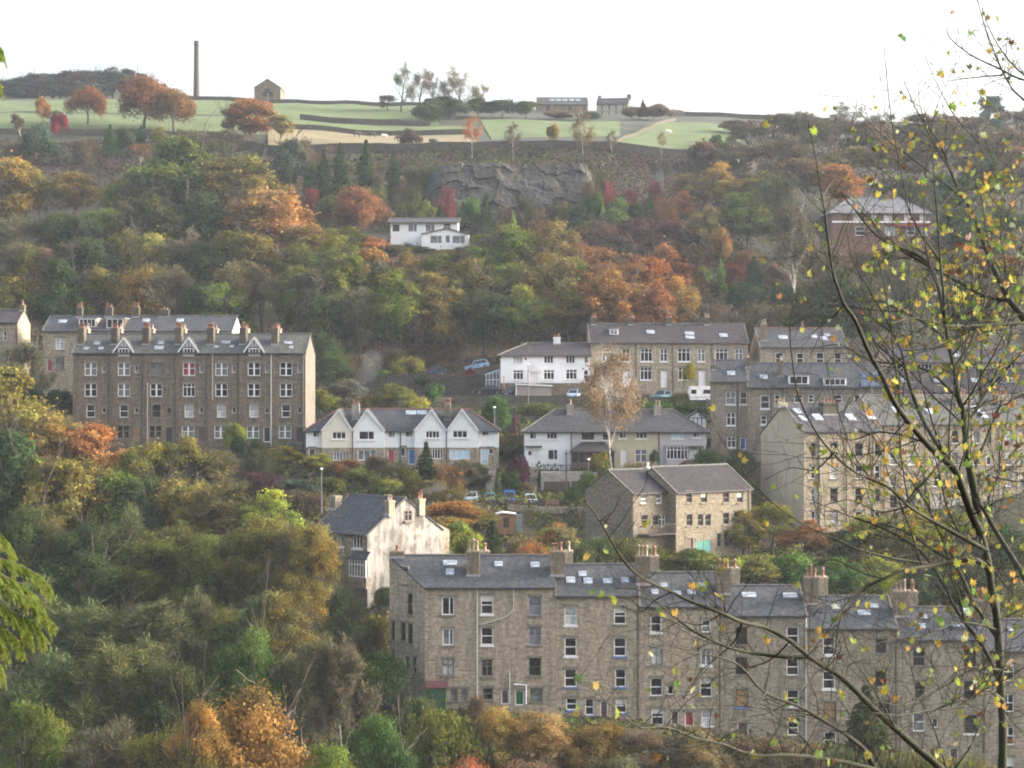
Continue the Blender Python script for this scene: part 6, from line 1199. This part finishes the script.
tier('fourth row of lower left wood', 186, [(18, 588, 98, 'bare', 'gg'), (90, 598, 100, 'bare', 'gg'), (158, 600, 94, 'bare', 'gg'), (224, 596, 84, 'air', 'ol'), (288, 588, 80, 'air', 'og'), (342, 590, 58, 'bare', 'gg', 190), (54, 596, 70, 'dec', 'dg'), (124, 604, 70, 'dec', 'ol'), (196, 600, 60, 'bare', 'gg'), (258, 592, 60, 'bare', 'gg')], G)
tier('fifth row of lower left wood', 168, [(38, 658, 104, 'bare', 'gg'), (110, 648, 104, 'bare', 'gg'), (180, 658, 90, 'air', 'dg'), (246, 630, 76, 'dec', 'mg', 170), (304, 652, 74, 'bare', 'gg'), (344, 640, 64, 'bare', 'gb')], G)
tier('lowest row of lower left wood', 151, [(30, 706, 104, 'air', 'ol'), (98, 718, 94, 'bare', 'gb'), (160, 700, 86, 'air', 'og'), (256, 691, 138, 'dec', 'or'), (200, 712, 70, 'dec', 'or', 148), (330, 728, 80, 'air', 'ol'), (200, 735, 70, 'dec', 'og', 147)], G)
G = 'bushes along the bottom edge'
tier('bottom thicket before front terrace', 160, [(378, 708, 94, 'dec', 'mg'), (442, 716, 84, 'shrub', 'ol'), (492, 704, 86, 'air', 'oc', 164), (542, 706, 86, 'air', 'bo', 164), (594, 712, 80, 'air', 'og', 164), (646, 718, 84, 'air', 'br', 164), (698, 722, 84, 'air', 'br', 164), (748, 728, 84, 'air', 'br', 166), (800, 736, 80, 'scrub', 'br', 166), (852, 742, 84, 'scrub', 'dg', 166), (905, 748, 84, 'scrub', 'ol', 166), (960, 752, 84, 'scrub', 'ol', 166), (455, 740, 90, 'air', 'ru', 150), (530, 744, 90, 'air', 'br', 150), (610, 746, 90, 'air', 'br', 150)], G)
plant('cone', 866, 684, 76, 172, 'dg', 'dark green conifer standing in front of the front terrace behind bare branches')
G = 'shrubs behind the front terrace'
tier('shrubbery behind front terrace', 222, [(598, 534, 44, 'scrub', 'mg'), (622, 536, 50, 'scrub', 'ol'), (655, 545, 50, 'bare', 'ol'), (690, 552, 60, 'shrub', 'ol'), (722, 556, 50, 'birch', 'yg'), (756, 552, 60, 'air', 'yg'), (795, 556, 60, 'shrub', 'mg'), (838, 556, 60, 'air', 'mg'), (880, 555, 64, 'air', 'yg'), (925, 560, 64, 'air', 'dg'), (968, 572, 64, 'shrub', 'dg')], G)
tier('trees below tall tan terrace', 238, [(744, 508, 50, 'air', 'og'), (772, 502, 56, 'bare', 'yg'), (806, 518, 60, 'air', 'ru'), (842, 524, 44, 'pine', 'dg'), (872, 510, 64, 'air', 'yg'), (915, 505, 72, 'air', 'yg'), (960, 510, 70, 'air', 'ol'), (1000, 520, 64, 'dec', 'dg')], 'trees below the tan terrace')
tier('garden beside the wooden shed', 224, [(493, 521, 19, 'col', 'dg', 210), (452, 500, 74, 'dec', 'or', 232), (478, 506, 50, 'air', 'oc', 232), (434, 514, 50, 'air', 'oc', 228), (562, 522, 46, 'air', 'bo', 218), (458, 528, 50, 'shrub', 'yg', 218), (520, 533, 40, 'scrub', 'bo', 216), (548, 528, 44, 'air', 'yg', 218), (557, 518, 30, 'scrub', 'or', 218), (574, 540, 34, 'scrub', 'mg', 216), (533, 545, 40, 'shrub', 'or', 210)], 'garden plants by the shed')
G = 'garden bushes before the white houses'
tier('garden below white gabled row', 252, [(298, 474, 44, 'pine', 'bg', 246), (318, 452, 40, 'air', 'yg', 258), (345, 458, 40, 'air', 'ru', 257), (362, 470, 36, 'shrub', 'yg', 254), (378, 456, 34, 'bare', 'br', 255), (396, 458, 34, 'bare', 'gb', 254), (408, 470, 30, 'shrub', 'ol'), (426, 441, 30, 'cone', 'dg', 254), (450, 462, 34, 'scrub', 'or', 254), (466, 458, 36, 'air', 'gb', 255), (478, 466, 24, 'shrub', 'dg', 256), (330, 478, 44, 'shrub', 'ol', 248), (440, 478, 40, 'scrub', 'oc', 249), (262, 470, 40, 'scrub', 'pp', 250), (285, 445, 44, 'air', 'yg', 262), (305, 488, 40, 'scrub', 'br', 240), (390, 480, 40, 'shrub', 'ol', 249)], G)
tier('garden below hipped-roof row', 254, [(518, 458, 27, 'shrub', 'pp', 256), (512, 472, 22, 'shrub', 'dg', 254), (524, 480, 16, 'scrub', 'ru', 254), (600, 455, 24, 'shrub', 'yg', 257), (590, 470, 30, 'air', 'mg', 248), (574, 488, 20, 'shrub', 'mg', 247), (655, 452, 12, 'shrub', 'dg', 260), (640, 460, 40, 'scrub', 'bo', 257), (712, 450, 36, 'shrub', 'mg', 258), (738, 456, 40, 'shrub', 'dg', 258), (688, 462, 24, 'shrub', 'br', 258), (600, 494, 34, 'shrub', 'dg', 244), (745, 478, 30, 'scrub', 'dg', 250)], G)
tier('bank under the upper road', 284, [(494, 391, 34, 'dec', 'mg', 275), (437, 385, 22, 'shrub', 'mg', 292), (396, 382, 48, 'air', 'ol', 288), (418, 400, 30, 'shrub', 'yg', 285), (370, 392, 40, 'scrub', 'ol', 288), (345, 378, 46, 'air', 'gb', 292), (332, 352, 44, 'air', 'dg', 300), (508, 432, 40, 'scrub', 'og', 270), (512, 445, 34, 'shrub', 'dg', 267), (540, 402, 36, 'scrub', 'ol', 290), (650, 400, 40, 'shrub', 'mg', 290), (683, 392, 22, 'scrub', 'ol', 293), (695, 405, 44, 'shrub', 'dg', 288), (630, 404, 34, 'scrub', 'yg', 290), (668, 406, 30, 'scrub', 'dg', 287), (601, 403, 30, 'shrub', 'ol', 290)], 'plants on the bank under the road')
tier('bank below the wood edge', 306, [(412, 366, 34, 'shrub', 'yg', 307), (425, 372, 30, 'shrub', 'dg', 304), (452, 374, 18, 'shrub', 'rd', 305), (468, 370, 14, 'shrub', 'rd', 306), (384, 366, 34, 'shrub', 'mg', 306), (480, 376, 22, 'scrub', 'ol', 305), (360, 352, 36, 'scrub', 'br', 308), (400, 352, 40, 'scrub', 'br', 314), (440, 350, 50, 'scrub', 'br', 320), (690, 372, 16, 'shrub', 'yg', 300), (722, 372, 12, 'scrub', 'ol', 301)], 'plants below the wood edge')
tier('garden before four-storey block', 262, [(237, 424, 22, 'shrub', 'yg', 264), (240, 440, 20, 'shrub', 'dg', 262), (257, 440, 18, 'shrub', 'dg', 262), (262, 448, 30, 'scrub', 'dg', 258), (200, 446, 30, 'scrub', 'gb', 262), (170, 444, 30, 'shrub', 'ol', 262), (218, 448, 26, 'scrub', 'bo', 260)], 'garden before the block')
tier('gap beside four-storey block', 280, [(60, 386, 40, 'air', 'dg', 276), (30, 340, 50, 'bare', 'gb', 286), (22, 376, 40, 'dec', 'dg', 276), (326, 330, 40, 'air', 'dg', 306), (322, 388, 34, 'air', 'ol', 284)], 'trees beside the block')
plant('weep', 612, 338, 76, 257, 'pt', 'tall pale-stemmed birch with pale tan haze of leaves in front of the hipped-roof row')
plant('shrub', 386, 588, 30, 205, 'dg', 'round green bush at the foot of the limewashed gable')
plant('scrub', 365, 612, 60, 196, 'ol', 'olive thicket beside the path left of the front terrace')
plant('shrub', 378, 655, 70, 184, 'dg', 'dark green bush on the bank below the angled gable wall')
plant('scrub', 420, 692, 50, 180, 'mg', 'small green thicket below the angled gable wall')
plant('scrub', 480, 694, 34, 181, 'br', 'twiggy brown thicket against the ground floor of the first front house')

# ------------------------------------------------------------------ uncountable undergrowth
def cover(name, label, cat, areas, n, size, upv, seed):
    g = np.random.default_rng(seed); P = []; Cc = []
    tot = sum(a[4] for a in areas)
    for (p0, p1, D0, D1, wgt, cols) in areas:
        k = int(n*wgt/tot); px = g.uniform(p0, p1, k); D = g.uniform(D0, D1, k); ci = g.integers(0, len(cols), k)
        for a, d, c in zip(px, D, ci):
            x = (a-CX)/F*d; nn = noise.noise((x*.12, d*.12, c*3.0+seed))
            if nn < -.25: continue
            P.append((x, d, H(x, d), max(.15, .5+nn))); Cc.append(COLR[cols[c]][0])
    P = np.array(P); Cc = np.array(Cc); m = 7; B_ = np.repeat(P, m, 0); CC = np.repeat(Cc, m, 0); k = len(B_)
    off = g.normal(size=(k, 3))*np.array([.45, .45, .0])*B_[:, 3:4]*upv; off[:, 2] = g.random(k)*B_[:, 3]*upv*1.2
    C = B_[:, :3]+off; N = unit(g.normal(size=(k, 3))+np.array([0, -.3, .9])); T = unit(np.cross(N, g.normal(size=(k, 3)))); Bn = np.cross(N, T); s = size*g.uniform(.5, 1.3, (k, 1))
    M['cover'] = M.get('cover') or covermat(); me = quads_mesh(name, C, T*s, Bn*s*.55, g.random(k), g.random(k), 'cover')
    at = me.attributes.new('col', 'FLOAT_COLOR', 'FACE'); at.data.foreach_set('color', np.concatenate([CC*g.uniform(.6, 1.3, (k, 1)), np.ones((k, 1))], 1).astype(np.float32).ravel())
    tag(link(name, me), label, cat, kind='stuff')
def covermat():
    m = bpy.data.materials.new('undergrowth'); m.use_nodes = True; n, l = m.node_tree.nodes, m.node_tree.links; n.remove(n['Principled BSDF'])
    a = n.new('ShaderNodeAttribute'); a.attribute_name = 'col'; d = n.new('ShaderNodeBsdfDiffuse'); l.new(a.outputs['Color'], d.inputs[0]); l.new(d.outputs[0], n['Material Output'].inputs[0]); return m
cover('heather', 'low heather and bracken covering the upper slope', 'heather', [(-20, 220, 430, 490, 3, ('pu', 'br', 'pu', 'dg')), (200, 420, 415, 468, 2.4, ('br', 'dg', 'pu', 'ol')), (400, 610, 440, 470, 2.6, ('gb', 'ol', 'dg', 'pu')), (590, 750, 385, 470, 3.6, ('pu', 'br', 'dg', 'pu')), (748, 1040, 450, 590, 4, ('br', 'gb', 'pu')), (405, 600, 395, 424, 1.6, ('ol', 'br', 'dg'))], 26000, .3, 1.0, 5)
cover('undergrowth', 'bracken and brambles on the floor of the woods and banks', 'undergrowth', [(-20, 700, 306, 345, 3, ('br', 'dg', 'ru', 'ol')), (680, 850, 304, 390, 2, ('br', 'ol', 'ru', 'dg')), (690, 1040, 330, 455, 3.4, ('br', 'gb', 'ol', 'dg')), (250, 720, 266, 292, 1.5, ('ol', 'dg', 'mg')), (280, 760, 215, 262, 3, ('ol', 'og', 'mg', 'yg')), (740, 1030, 212, 246, 2, ('yg', 'ol', 'og')), (-20, 400, 150, 250, 4, ('ol', 'dg', 'br')), (-260, -20, 150, 300, 3, ('ol', 'dg', 'og')), (-260, -20, 306, 440, 2.5, ('ol', 'dg', 'br', 'oc')), (1040, 1250, 160, 440, 3, ('ol', 'dg', 'br', 'oc')), (360, 1010, 158, 183, 3, ('ol', 'br', 'mg', 'og'))], 46000, .24, 1.2, 6)
# ------------------------------------------------------------------ the bare sycamore near the camera
SY = [ # (start width px, end width px, drift in metres, [pixel points from base to tip])
 (30, 26, 0, [(992, 1250), (996, 1000), (1000, 830), (1003, 740), (1001, 690), (998, 630), (992, 592), (988, 562), (981, 533)]),
 (17, 3, -.5, [(981, 533), (972, 515), (961, 484), (953, 468), (931, 448), (907, 420), (892, 398), (883, 378), (868, 350), (855, 320), (844, 304), (838, 288), (833, 273), (828, 240), (825, 214), (822, 197), (816, 160), (808, 121)]),
 (18, 3, .3, [(981, 533), (976, 500), (968, 459), (965, 427), (963, 411), (958.6, 398), (954, 368), (949, 346), (946, 328), (943, 288), (940, 256), (937, 212), (934.6, 190), (932, 150)]),
 (11, 2, .5, [(953, 468), (940, 448), (929, 431), (918, 409), (909, 383), (903, 357), (899, 346), (885, 317), (868, 288), (852, 258), (846, 225)]),
 (5, 1.5, .4, [(940, 262), (933, 251), (922, 236), (909, 210), (905, 192), (899, 162), (891, 116), (886, 70), (884, 45)]),
 (9, 2, .6, [(944, 315), (938, 285), (927, 262), (905, 250), (892, 247), (870, 229), (855, 210), (844, 196), (838, 180)]),
 (9, 3, 1.0, [(949, 346), (935, 330), (905, 312), (880, 300), (862, 290)]),
 (16, 3, .8, [(1060, 380), (1024, 319), (1010, 301), (997, 275), (986, 249), (979, 229), (973, 212), (962, 196), (950, 170), (940, 144), (920, 116), (904, 82)]),
 (8, 2, .4, [(1010, 301), (984, 296), (958, 282), (931, 267), (905, 253), (883, 238), (866, 212), (852, 194)]),
 (9, 2, -.6, [(1070, 322), (1024, 323), (986, 325), (950, 326), (915, 318), (890, 324)]),
 (11, 3, -.4, [(988, 568), (975, 560), (953, 562), (931, 566), (905, 570), (883, 579), (861, 590), (848, 603), (840, 620), (836, 642), (833, 668), (831, 700)]),
 (9, 2, -.7, [(986, 550), (962, 537), (931, 520), (909, 506), (888, 487), (855, 472), (833, 453), (817, 433), (800, 400), (794, 372), (790, 335), (793, 310), (800, 290)]),
 (6, 2, .5, [(951, 560), (930, 548), (918, 539), (896, 528), (866, 521), (844, 514), (811, 500), (792, 517), (766, 490), (757, 462), (750, 440)][:7]),
 (6, 1.5, -.3, [(935, 566), (922, 563), (887, 557), (855, 548), (822, 533), (800, 522), (770, 500), (742, 470), (722, 440), (705, 408)]),
 (16, 4, -.9, [(998, 850), (968, 800), (940, 768), (918, 749), (896, 729), (876, 711), (855, 690), (837, 674), (820, 664), (806, 654), (790, 641), (766, 628), (742, 622), (722, 613), (692, 602), (672, 592), (650, 582), (633, 571), (619, 554), (600, 521), (585, 500)]),
 (10, 2, -.3, [(837, 674), (812, 658), (786, 657), (753, 653), (731, 648), (709, 639), (692, 630), (672, 615), (655, 600), (640, 590), (615, 588)]),
 (13, 2, -1.0, [(985, 900), (930, 830), (877, 770), (866, 751), (844, 733), (826, 722), (800, 707), (764, 692), (742, 668), (722, 658), (688, 652), (660, 648), (630, 640)]),
 (12, 2, -1.3, [(1000, 850), (930, 790), (865, 767), (819, 758), (790, 755), (753, 755), (722, 744), (696, 738), (665, 727), (639, 727), (613, 707), (596, 692), (575, 680)]),
 (10, 4, .4, [(1003, 690), (984, 648), (966, 624), (953, 604), (946, 588), (925, 556), (905, 540), (880, 527), (855, 518)]),
 (9, 3, .8, [(999, 640), (975, 605), (962, 577), (951, 557), (940, 533), (932, 515), (926, 490), (922, 468), (914, 446), (908, 425), (900, 395)]),
 (15, 5, .5, [(1075, 650), (1040, 605), (1024, 576), (1012, 557), (997, 533), (985, 512), (979, 500), (975, 470), (990, 430), (1002, 400)]),
 (5, 1.5, .5, [(1090, 150), (1024, 100), (1007, 80), (992, 46), (984, 23), (978, 2), (974, -20)]), (5, 1.5, .4, [(1090, 95), (1024, 80), (1000, 69), (971, 55), (951, 39), (947, 28), (951, 20)]),
 (5, 1.5, .3, [(1080, 115), (1024, 75), (1002, 51), (989, 28), (982, 8)]), (3, 1, .3, [(1002, 75), (970, 78), (948, 81)]), (3, 1, .3, [(986, 160), (979, 144), (956, 118), (940, 90), (925, 57)]),
 (8, 2, .6, [(965, 427), (985, 395), (1002, 360), (1012, 330), (1016, 290), (1022, 250), (1018, 215)]), (6, 2, .4, [(954, 368), (972, 340), (985, 300), (990, 270), (986, 230), (980, 190), (975, 150)]),
 (6, 1.5, .4, [(931, 448), (918, 440), (880, 432), (850, 440), (830, 428)]), (6, 2, .6, [(958, 398), (930, 372), (905, 365), (870, 360), (840, 345), (815, 348)]), (5, 1.5, .5, [(963, 411), (1000, 400), (1024, 392), (1050, 380)]),
 (5, 1.5, -.4, [(986, 560), (1010, 590), (1024, 600)]), (6, 2, .4, [(975, 490), (1000, 470), (1022, 465), (1050, 450)]), (5, 1.5, -.6, [(998, 630), (960, 622), (925, 636), (890, 640), (850, 650), (815, 642)]),
 (5, 2, -.7, [(1002, 670), (960, 668), (930, 690), (905, 705), (875, 700)]), (6, 2, -.8, [(1003, 700), (985, 690), (960, 705), (930, 710), (900, 715), (870, 712)]), (4, 1.5, -.5, [(896, 729), (880, 700), (868, 680), (850, 655), (842, 630)]),
 (4, 1.2, .3, [(742, 622), (735, 640), (720, 655), (700, 672), (690, 690)]), (4, 1.2, .3, [(790, 641), (770, 660), (745, 668), (722, 668)]), (4, 1.2, -.3, [(766, 692), (750, 715), (735, 722), (705, 725)]), (3, 1, .2, [(722, 613), (700, 625), (680, 622), (660, 632)]),
 (3, 1, .2, [(672, 592), (655, 600), (640, 612), (622, 606)]), (4, 1, -.3, [(819, 758), (800, 735), (780, 722), (765, 705)]), (3, 1, .3, [(848, 603), (870, 612), (890, 630), (905, 650)]), (4, 1.5, .3, [(883, 579), (860, 572), (835, 560), (815, 565)]),
 (3.5, 1, .3, [(833, 453), (815, 470), (790, 468), (765, 480)]), (3.5, 1, .3, [(909, 506), (880, 512), (850, 500), (825, 505)]), (3.5, 1, .3, [(844, 304), (830, 318), (808, 315), (790, 325), (775, 318)]), (3, 1, .3, [(907, 420), (890, 440), (872, 470), (868, 500)]),
 (3, 1, .2, [(943, 288), (960, 262), (968, 235), (965, 205)]), (3, 1, .2, [(937, 212), (955, 190), (975, 175), (1000, 165), (1020, 150)]), (3, 1, .2, [(986, 249), (1000, 230), (1012, 200), (1015, 170)]), (3, 1, .2, [(962, 196), (985, 190), (1005, 195), (1024, 188)]), (3, 1, .3, [(822, 197), (835, 175), (838, 150)]), (3, 1, .3, [(833, 273), (818, 255), (808, 225)]),
]
syc = thing('sycamore_tree', 'nearly bare young sycamore with mossy branches and yellowing leaves, close at the right edge', 'tree', (9.4*(992-CX)/F, 9.4, H(9.4*(992-CX)/F, 9.4)-.1))
base = Vector(syc.location); nodes_ = []; twl = []; rnd = random.Random(3); lp = []
def smooth_path(P, k=6):
    out = []
    for i in range(len(P)-1):
        p0, p1, p2, p3 = P[max(i-1, 0)], P[i], P[i+1], P[min(i+2, len(P)-1)]
        for j in range(k):
            t = j/k; out.append(.5*((2*p1)+(p2-p0)*t+(2*p0-5*p1+4*p2-p3)*t*t+(3*p1-p0-3*p2+p3)*t**3))
    return out+[P[-1]]
twmb = MB(); LB = []
def twig(p, d, L, r, lv):
    pts = [p]; n = 4; q = p
    for i in range(n):
        d = (d+Vector((rnd.gauss(0, .16), rnd.gauss(0, .16), rnd.gauss(.03, .14)))).normalized(); q = q+d*L/n; pts.append(q)
    twmb.tube([x-base for x in pts], [r*(1-.6*i/n) for i in range(n+1)], 4, cap=False)
    if lv < 2:
        for i in range(rnd.randint(1, 2)):
            j = rnd.randint(1, n-1); o = d.orthogonal(); o.rotate(Matrix.Rotation(rnd.uniform(0, 6.28), 3, d)); twig(pts[j], (d+o*.8).normalized(), L*rnd.uniform(.35, .6), r*.6, lv+1)
    lp.append((q, d)); lp.append((pts[2], d))
for i, (w0, w1, dr, pts) in enumerate(SY):
    D0 = 9.4
    if i and nodes_:
        a = min(nodes_, key=lambda q: (q[0]-pts[0][0])**2+(q[1]-pts[0][1])**2)
        D0 = a[2] if (a[0]-pts[0][0])**2+(a[1]-pts[0][1])**2 < 900 else 9.4+rnd.uniform(-1, 1.2)
    n = len(pts)-1; P = [W(px, py, D0+dr*2.2*(j/n)+.05*math.sin(j*1.7+i)*(j > 0)) for j, (px, py) in enumerate(pts)]
    for (px, py), p in zip(pts, P): nodes_.append((px, py, p.y))
    S = smooth_path(P); m = len(S)-1
    for j, s in enumerate(S): nodes_.append((CX+F*s.x/s.y, CY-F*s.z/s.y, s.y))
    w1 = min(w1, 1.2) if w1 <= 3 else w1*.8
    rad = [max(.0017, .5*(w0+(w1-w0)*(j/m)**.7)*s.y/F*(.57 if i else .34))*(1+.07*math.sin(j*2.1+i)) for j, s in enumerate(S)]
    mb = MB(); mb.tube([s-base for s in S], rad, 8 if w0 > 8 else 6); obj('trunk' if i == 0 else 'branch', mb, 'bark_green', syc, smooth=True)
    if i == 0: continue
    L = sum((b-a).length for a, b in zip(S, S[1:])); k = int(L/.047)
    for _ in range(k):
        j = rnd.randint(2, m-1); d = (S[j+1]-S[j]).normalized(); o = d.orthogonal(); o.rotate(Matrix.Rotation(rnd.uniform(0, 6.28), 3, d)); up = Vector((0, 0, .35))
        if rnd.random() < .15 and w0 > 5 and S[j].x/S[j].y > .17: q = S[j]; dd = (d*.6+o*.7+Vector((.1, 0, .5))).normalized(); LB.append((q, dd, rnd.uniform(.4, .95), min(.0048, rad[j]*.55)))
        if rnd.random() < .62: twig(S[j], (d*.7+o*.8+up).normalized(), rnd.uniform(.12, .42), min(.0026, rad[j]*.5), 0 if rnd.random() < .6 else 2)
    lp.append((S[-1], d)); lp.append((S[-2], d))
for q, dd, LL, r in LB:
    pts = [q]; k = 9
    for s_ in range(k): dd = (dd+Vector((rnd.gauss(0, .09), rnd.gauss(0, .09), rnd.gauss(.03, .07)))).normalized(); pts.append(pts[-1]+dd*LL/k)
    mb = MB(); mb.tube([x-base for x in pts], [r*(1-.75*i/k) for i in range(k+1)], 6, cap=False); obj('branch', mb, 'bark_green', syc, smooth=True)
    for j in range(2, k+1):
        o = dd.orthogonal(); o.rotate(Matrix.Rotation(rnd.uniform(0, 6.28), 3, dd)); twig(pts[j], (dd*.7+o*.8).normalized(), rnd.uniform(.1, .3), .002, 1)
obj('twigs', twmb, 'bark_green', syc, smooth=True)
# five-lobed leaves
LO = [(0, -.12), (.16, -.38), (.5, -.42), (.34, -.12), (.62, .1), (.36, .2), (.42, .52), (.16, .46), (0, .8), (-.16, .46), (-.42, .52), (-.36, .2), (-.62, .1), (-.34, -.12), (-.5, -.42), (-.16, -.38)]
LC = [((.38, .35, .04), 4), ((.24, .29, .055), 5), ((.55, .42, .05), 2.4), ((.16, .22, .05), 3), ((.42, .24, .05), .9), ((.16, .08, .035), 1.1), ((.50, .50, .28), 1)]
mb = MB(); cols = []
for p, d in lp:
    px, py = CX+F*p.x/p.y, CY-F*p.z/p.y; dens = .045+.10*(px > 870)*(130 < py < 480)+.06*(px > 930)*(150 < py < 480)+.05*(px > 840)*(py < 560)+.12*(px > 960)*(py > 560)
    if py < 110: dens = .10
    if rnd.random() > dens: continue
    for _ in range(rnd.choice((1, 1, 2))):
        s = rnd.uniform(.017, .035); c = p-base+Vector((rnd.gauss(0, .02), rnd.gauss(0, .02), -rnd.uniform(.01, .04)))
        nrm = Vector((rnd.gauss(0, .8), -1+rnd.gauss(0, .6), rnd.gauss(.2, .5))).normalized(); t = Vector((rnd.gauss(0, .6), rnd.gauss(0, .3), -1)); t = (t-nrm*t.dot(nrm)).normalized(); u = nrm.cross(t)
        cu = rnd.uniform(.1, .5); kcol = rnd.choices([q[0] for q in LC], [q[1] for q in LC])[0]; gm = sum(kcol)/3; kcol = [(.82*v+.18*gm)*rnd.uniform(.8, 1.25) for v in kcol]
        i0 = len(mb.v); pts = [c+u*(x*s)+t*(y*s)+nrm*(cu*s*(x*x+.4*y*y)) for x, y in LO]; mb.v += [tuple(q) for q in pts]+[tuple(c)]
        for j in range(16): mb.f.append([i0+j, i0+(j+1) % 16, i0+16]); mb.m.append(0); cols.append((*kcol, 1))
m = bpy.data.materials.new('sycamore_leaf'); m.use_nodes = True; n, l = m.node_tree.nodes, m.node_tree.links; n.remove(n['Principled BSDF'])
a = n.new('ShaderNodeAttribute'); a.attribute_name = 'col'; tc = n.new('ShaderNodeTexCoord'); nz = noi(n, l, tc.outputs['Object'], 60, 3); rr = ramp(n, [(.35, (.55, .5, .4)), (.55, (1, 1, 1)), (.75, (1.15, 1.1, .9))]); l.new(nz.outputs[0], rr.inputs[0])
oc = mixc(n, l, 1.0, a.outputs['Color'], rr.outputs[0], 'MULTIPLY'); d = n.new('ShaderNodeBsdfDiffuse'); t = n.new('ShaderNodeBsdfTranslucent'); mx = n.new('ShaderNodeMixShader'); mx.inputs[0].default_value = .4
l.new(oc, d.inputs[0]); l.new(oc, t.inputs[0]); l.new(d.outputs[0], mx.inputs[1]); l.new(t.outputs[0], mx.inputs[2]); l.new(mx.outputs[0], n['Material Output'].inputs[0])
fo = obj('leaves', mb, m, syc); at = fo.data.attributes.new('col', 'FLOAT_COLOR', 'FACE'); at.data.foreach_set('color', np.array(cols, np.float32).ravel())

# ------------------------------------------------------------------ conifer whose drooping sprays enter at the left edge
D = 6.2; cx = (-150-CX)/F*D; con = thing('conifer_tree', 'bright green conifer at the left edge, only its drooping spray tips in the picture', 'tree', (cx, D, H(cx, D)-.1)); base = Vector(con.location)
mb = MB(); mb.tube([(0, 0, 0), (0, 0, 2.2), (.02, 0, 6.5)], [.14, .1, .02], 8); obj('trunk', mb, 'bark', con, smooth=True)
P = []; A = []; B2 = []; hue = []
def shoot(p, d, L):
    q = p; n = max(4, int(L/.0045)); side = d.cross(Vector((0, 1, .15))).normalized()
    for i in range(n):
        d = (d+Vector((0, 0, -.05))+Vector((rnd.gauss(0, .03), rnd.gauss(0, .03), 0))).normalized(); q = q+d*.0045; f = i/n
        for sg in (-1, 1):
            o = (d+side*sg*.42+Vector((0, rnd.gauss(0, .25), 0))).normalized(); s = rnd.uniform(.006, .0095)*(1-.55*f)
            P.append(q+o*s*.8-base); A.append(o*s); B2.append(o.cross(Vector((rnd.gauss(0, .3), 1, rnd.gauss(0, .3)))).normalized()*s*.3); hue.append(min(1, .15+.75*f+rnd.uniform(-.15, .25)) if rnd.random() > .05*(1-f) else 2)
bmb = MB()
SPR = [[(-60, 512), (-20, 522), (0, 536), (9, 546)], [(-60, 548), (-15, 556), (12, 562), (34, 573), (45, 583)], [(-60, 562), (-10, 578), (14, 590), (34, 604), (48, 620)], [(-70, 580), (-20, 596), (4, 608), (18, 620), (27, 632)],
       [(-70, 600), (-25, 612), (0, 626), (12, 636), (18, 644)], [(-70, 556), (-20, 566), (8, 578), (26, 588), (38, 600)], [(-80, 630), (-20, 640), (-6, 660), (0, 670)], [(-60, 590), (-10, 600), (10, 612), (30, 622), (40, 634)], [(-70, 615), (-25, 622), (-4, 634), (4, 646)],
       [(-80, 30), (-20, 36), (-6, 44), (0, 52)], [(-80, 64), (-22, 68), (-8, 76), (-2, 84)]]
for k, cv in enumerate(SPR):
    S = smooth_path([W(x, y, D+.04*math.sin(k*2.3)+.03*j) for j, (x, y) in enumerate(cv)], 8); m_ = len(S)-1
    bmb.tube([S[0]+Vector((-.25, 0, .05))-base]+[q-base for q in S], [.008]+[.005*(1-.8*i/m_)+.0008 for i in range(m_+1)], 5, cap=False)
    for i in range(2, m_+1):
        t = (S[i]-S[i-1]).normalized()
        for r_ in range(4 if cv[0][1] > 100 else 2):
            dd = (t*rnd.uniform(.5, 1.1)+Vector((rnd.uniform(-.25, .35), rnd.gauss(0, .35), -rnd.uniform(.0, .8)))).normalized(); shoot(S[i], dd, rnd.uniform(.03, .075)*(1 if cv[0][1] > 100 else .6))
    shoot(S[-1], (S[-1]-S[-2]).normalized(), .06)
obj('branches', bmb, 'bark', con)
hue = np.array(hue); br = hue > 1.5; P, A, B2 = (np.array([tuple(v) for v in q]) for q in (P, A, B2))
cc = np.where(br[:, None], np.array([[.22, .10, .06]]), np.array([[.18, .27, .06]])*(1-hue[:, None]*.55)+np.array([[.52, .55, .16]])*hue[:, None]*.45)
me = quads_mesh('foliage', P, A, B2, np.full(len(P), .5), np.full(len(P), .5), 'leaf'); me.materials.clear(); me.materials.append(m)
at = me.attributes.new('col', 'FLOAT_COLOR', 'FACE'); at.data.foreach_set('color', np.concatenate([cc, np.ones((len(cc), 1))], 1).astype(np.float32).ravel()); link('foliage', me, con)

# ------------------------------------------------------------------ the autumn air
mb = MB(); mb.box(-1180, 1180, -75, 1120, -52, 112); hm = bpy.data.materials.new('haze'); hm.use_nodes = True; n, l = hm.node_tree.nodes, hm.node_tree.links; n.remove(n['Principled BSDF'])
v = n.new('ShaderNodeVolumePrincipled'); v.inputs['Color'].default_value = (.80, .88, 1.0, 1); v.inputs['Density'].default_value = .00013; v.inputs['Anisotropy'].default_value = .2; l.new(v.outputs[0], n['Material Output'].inputs['Volume'])
tag(obj('haze', mb, hm), 'pale autumn haze filling the valley', 'haze', kind='stuff')
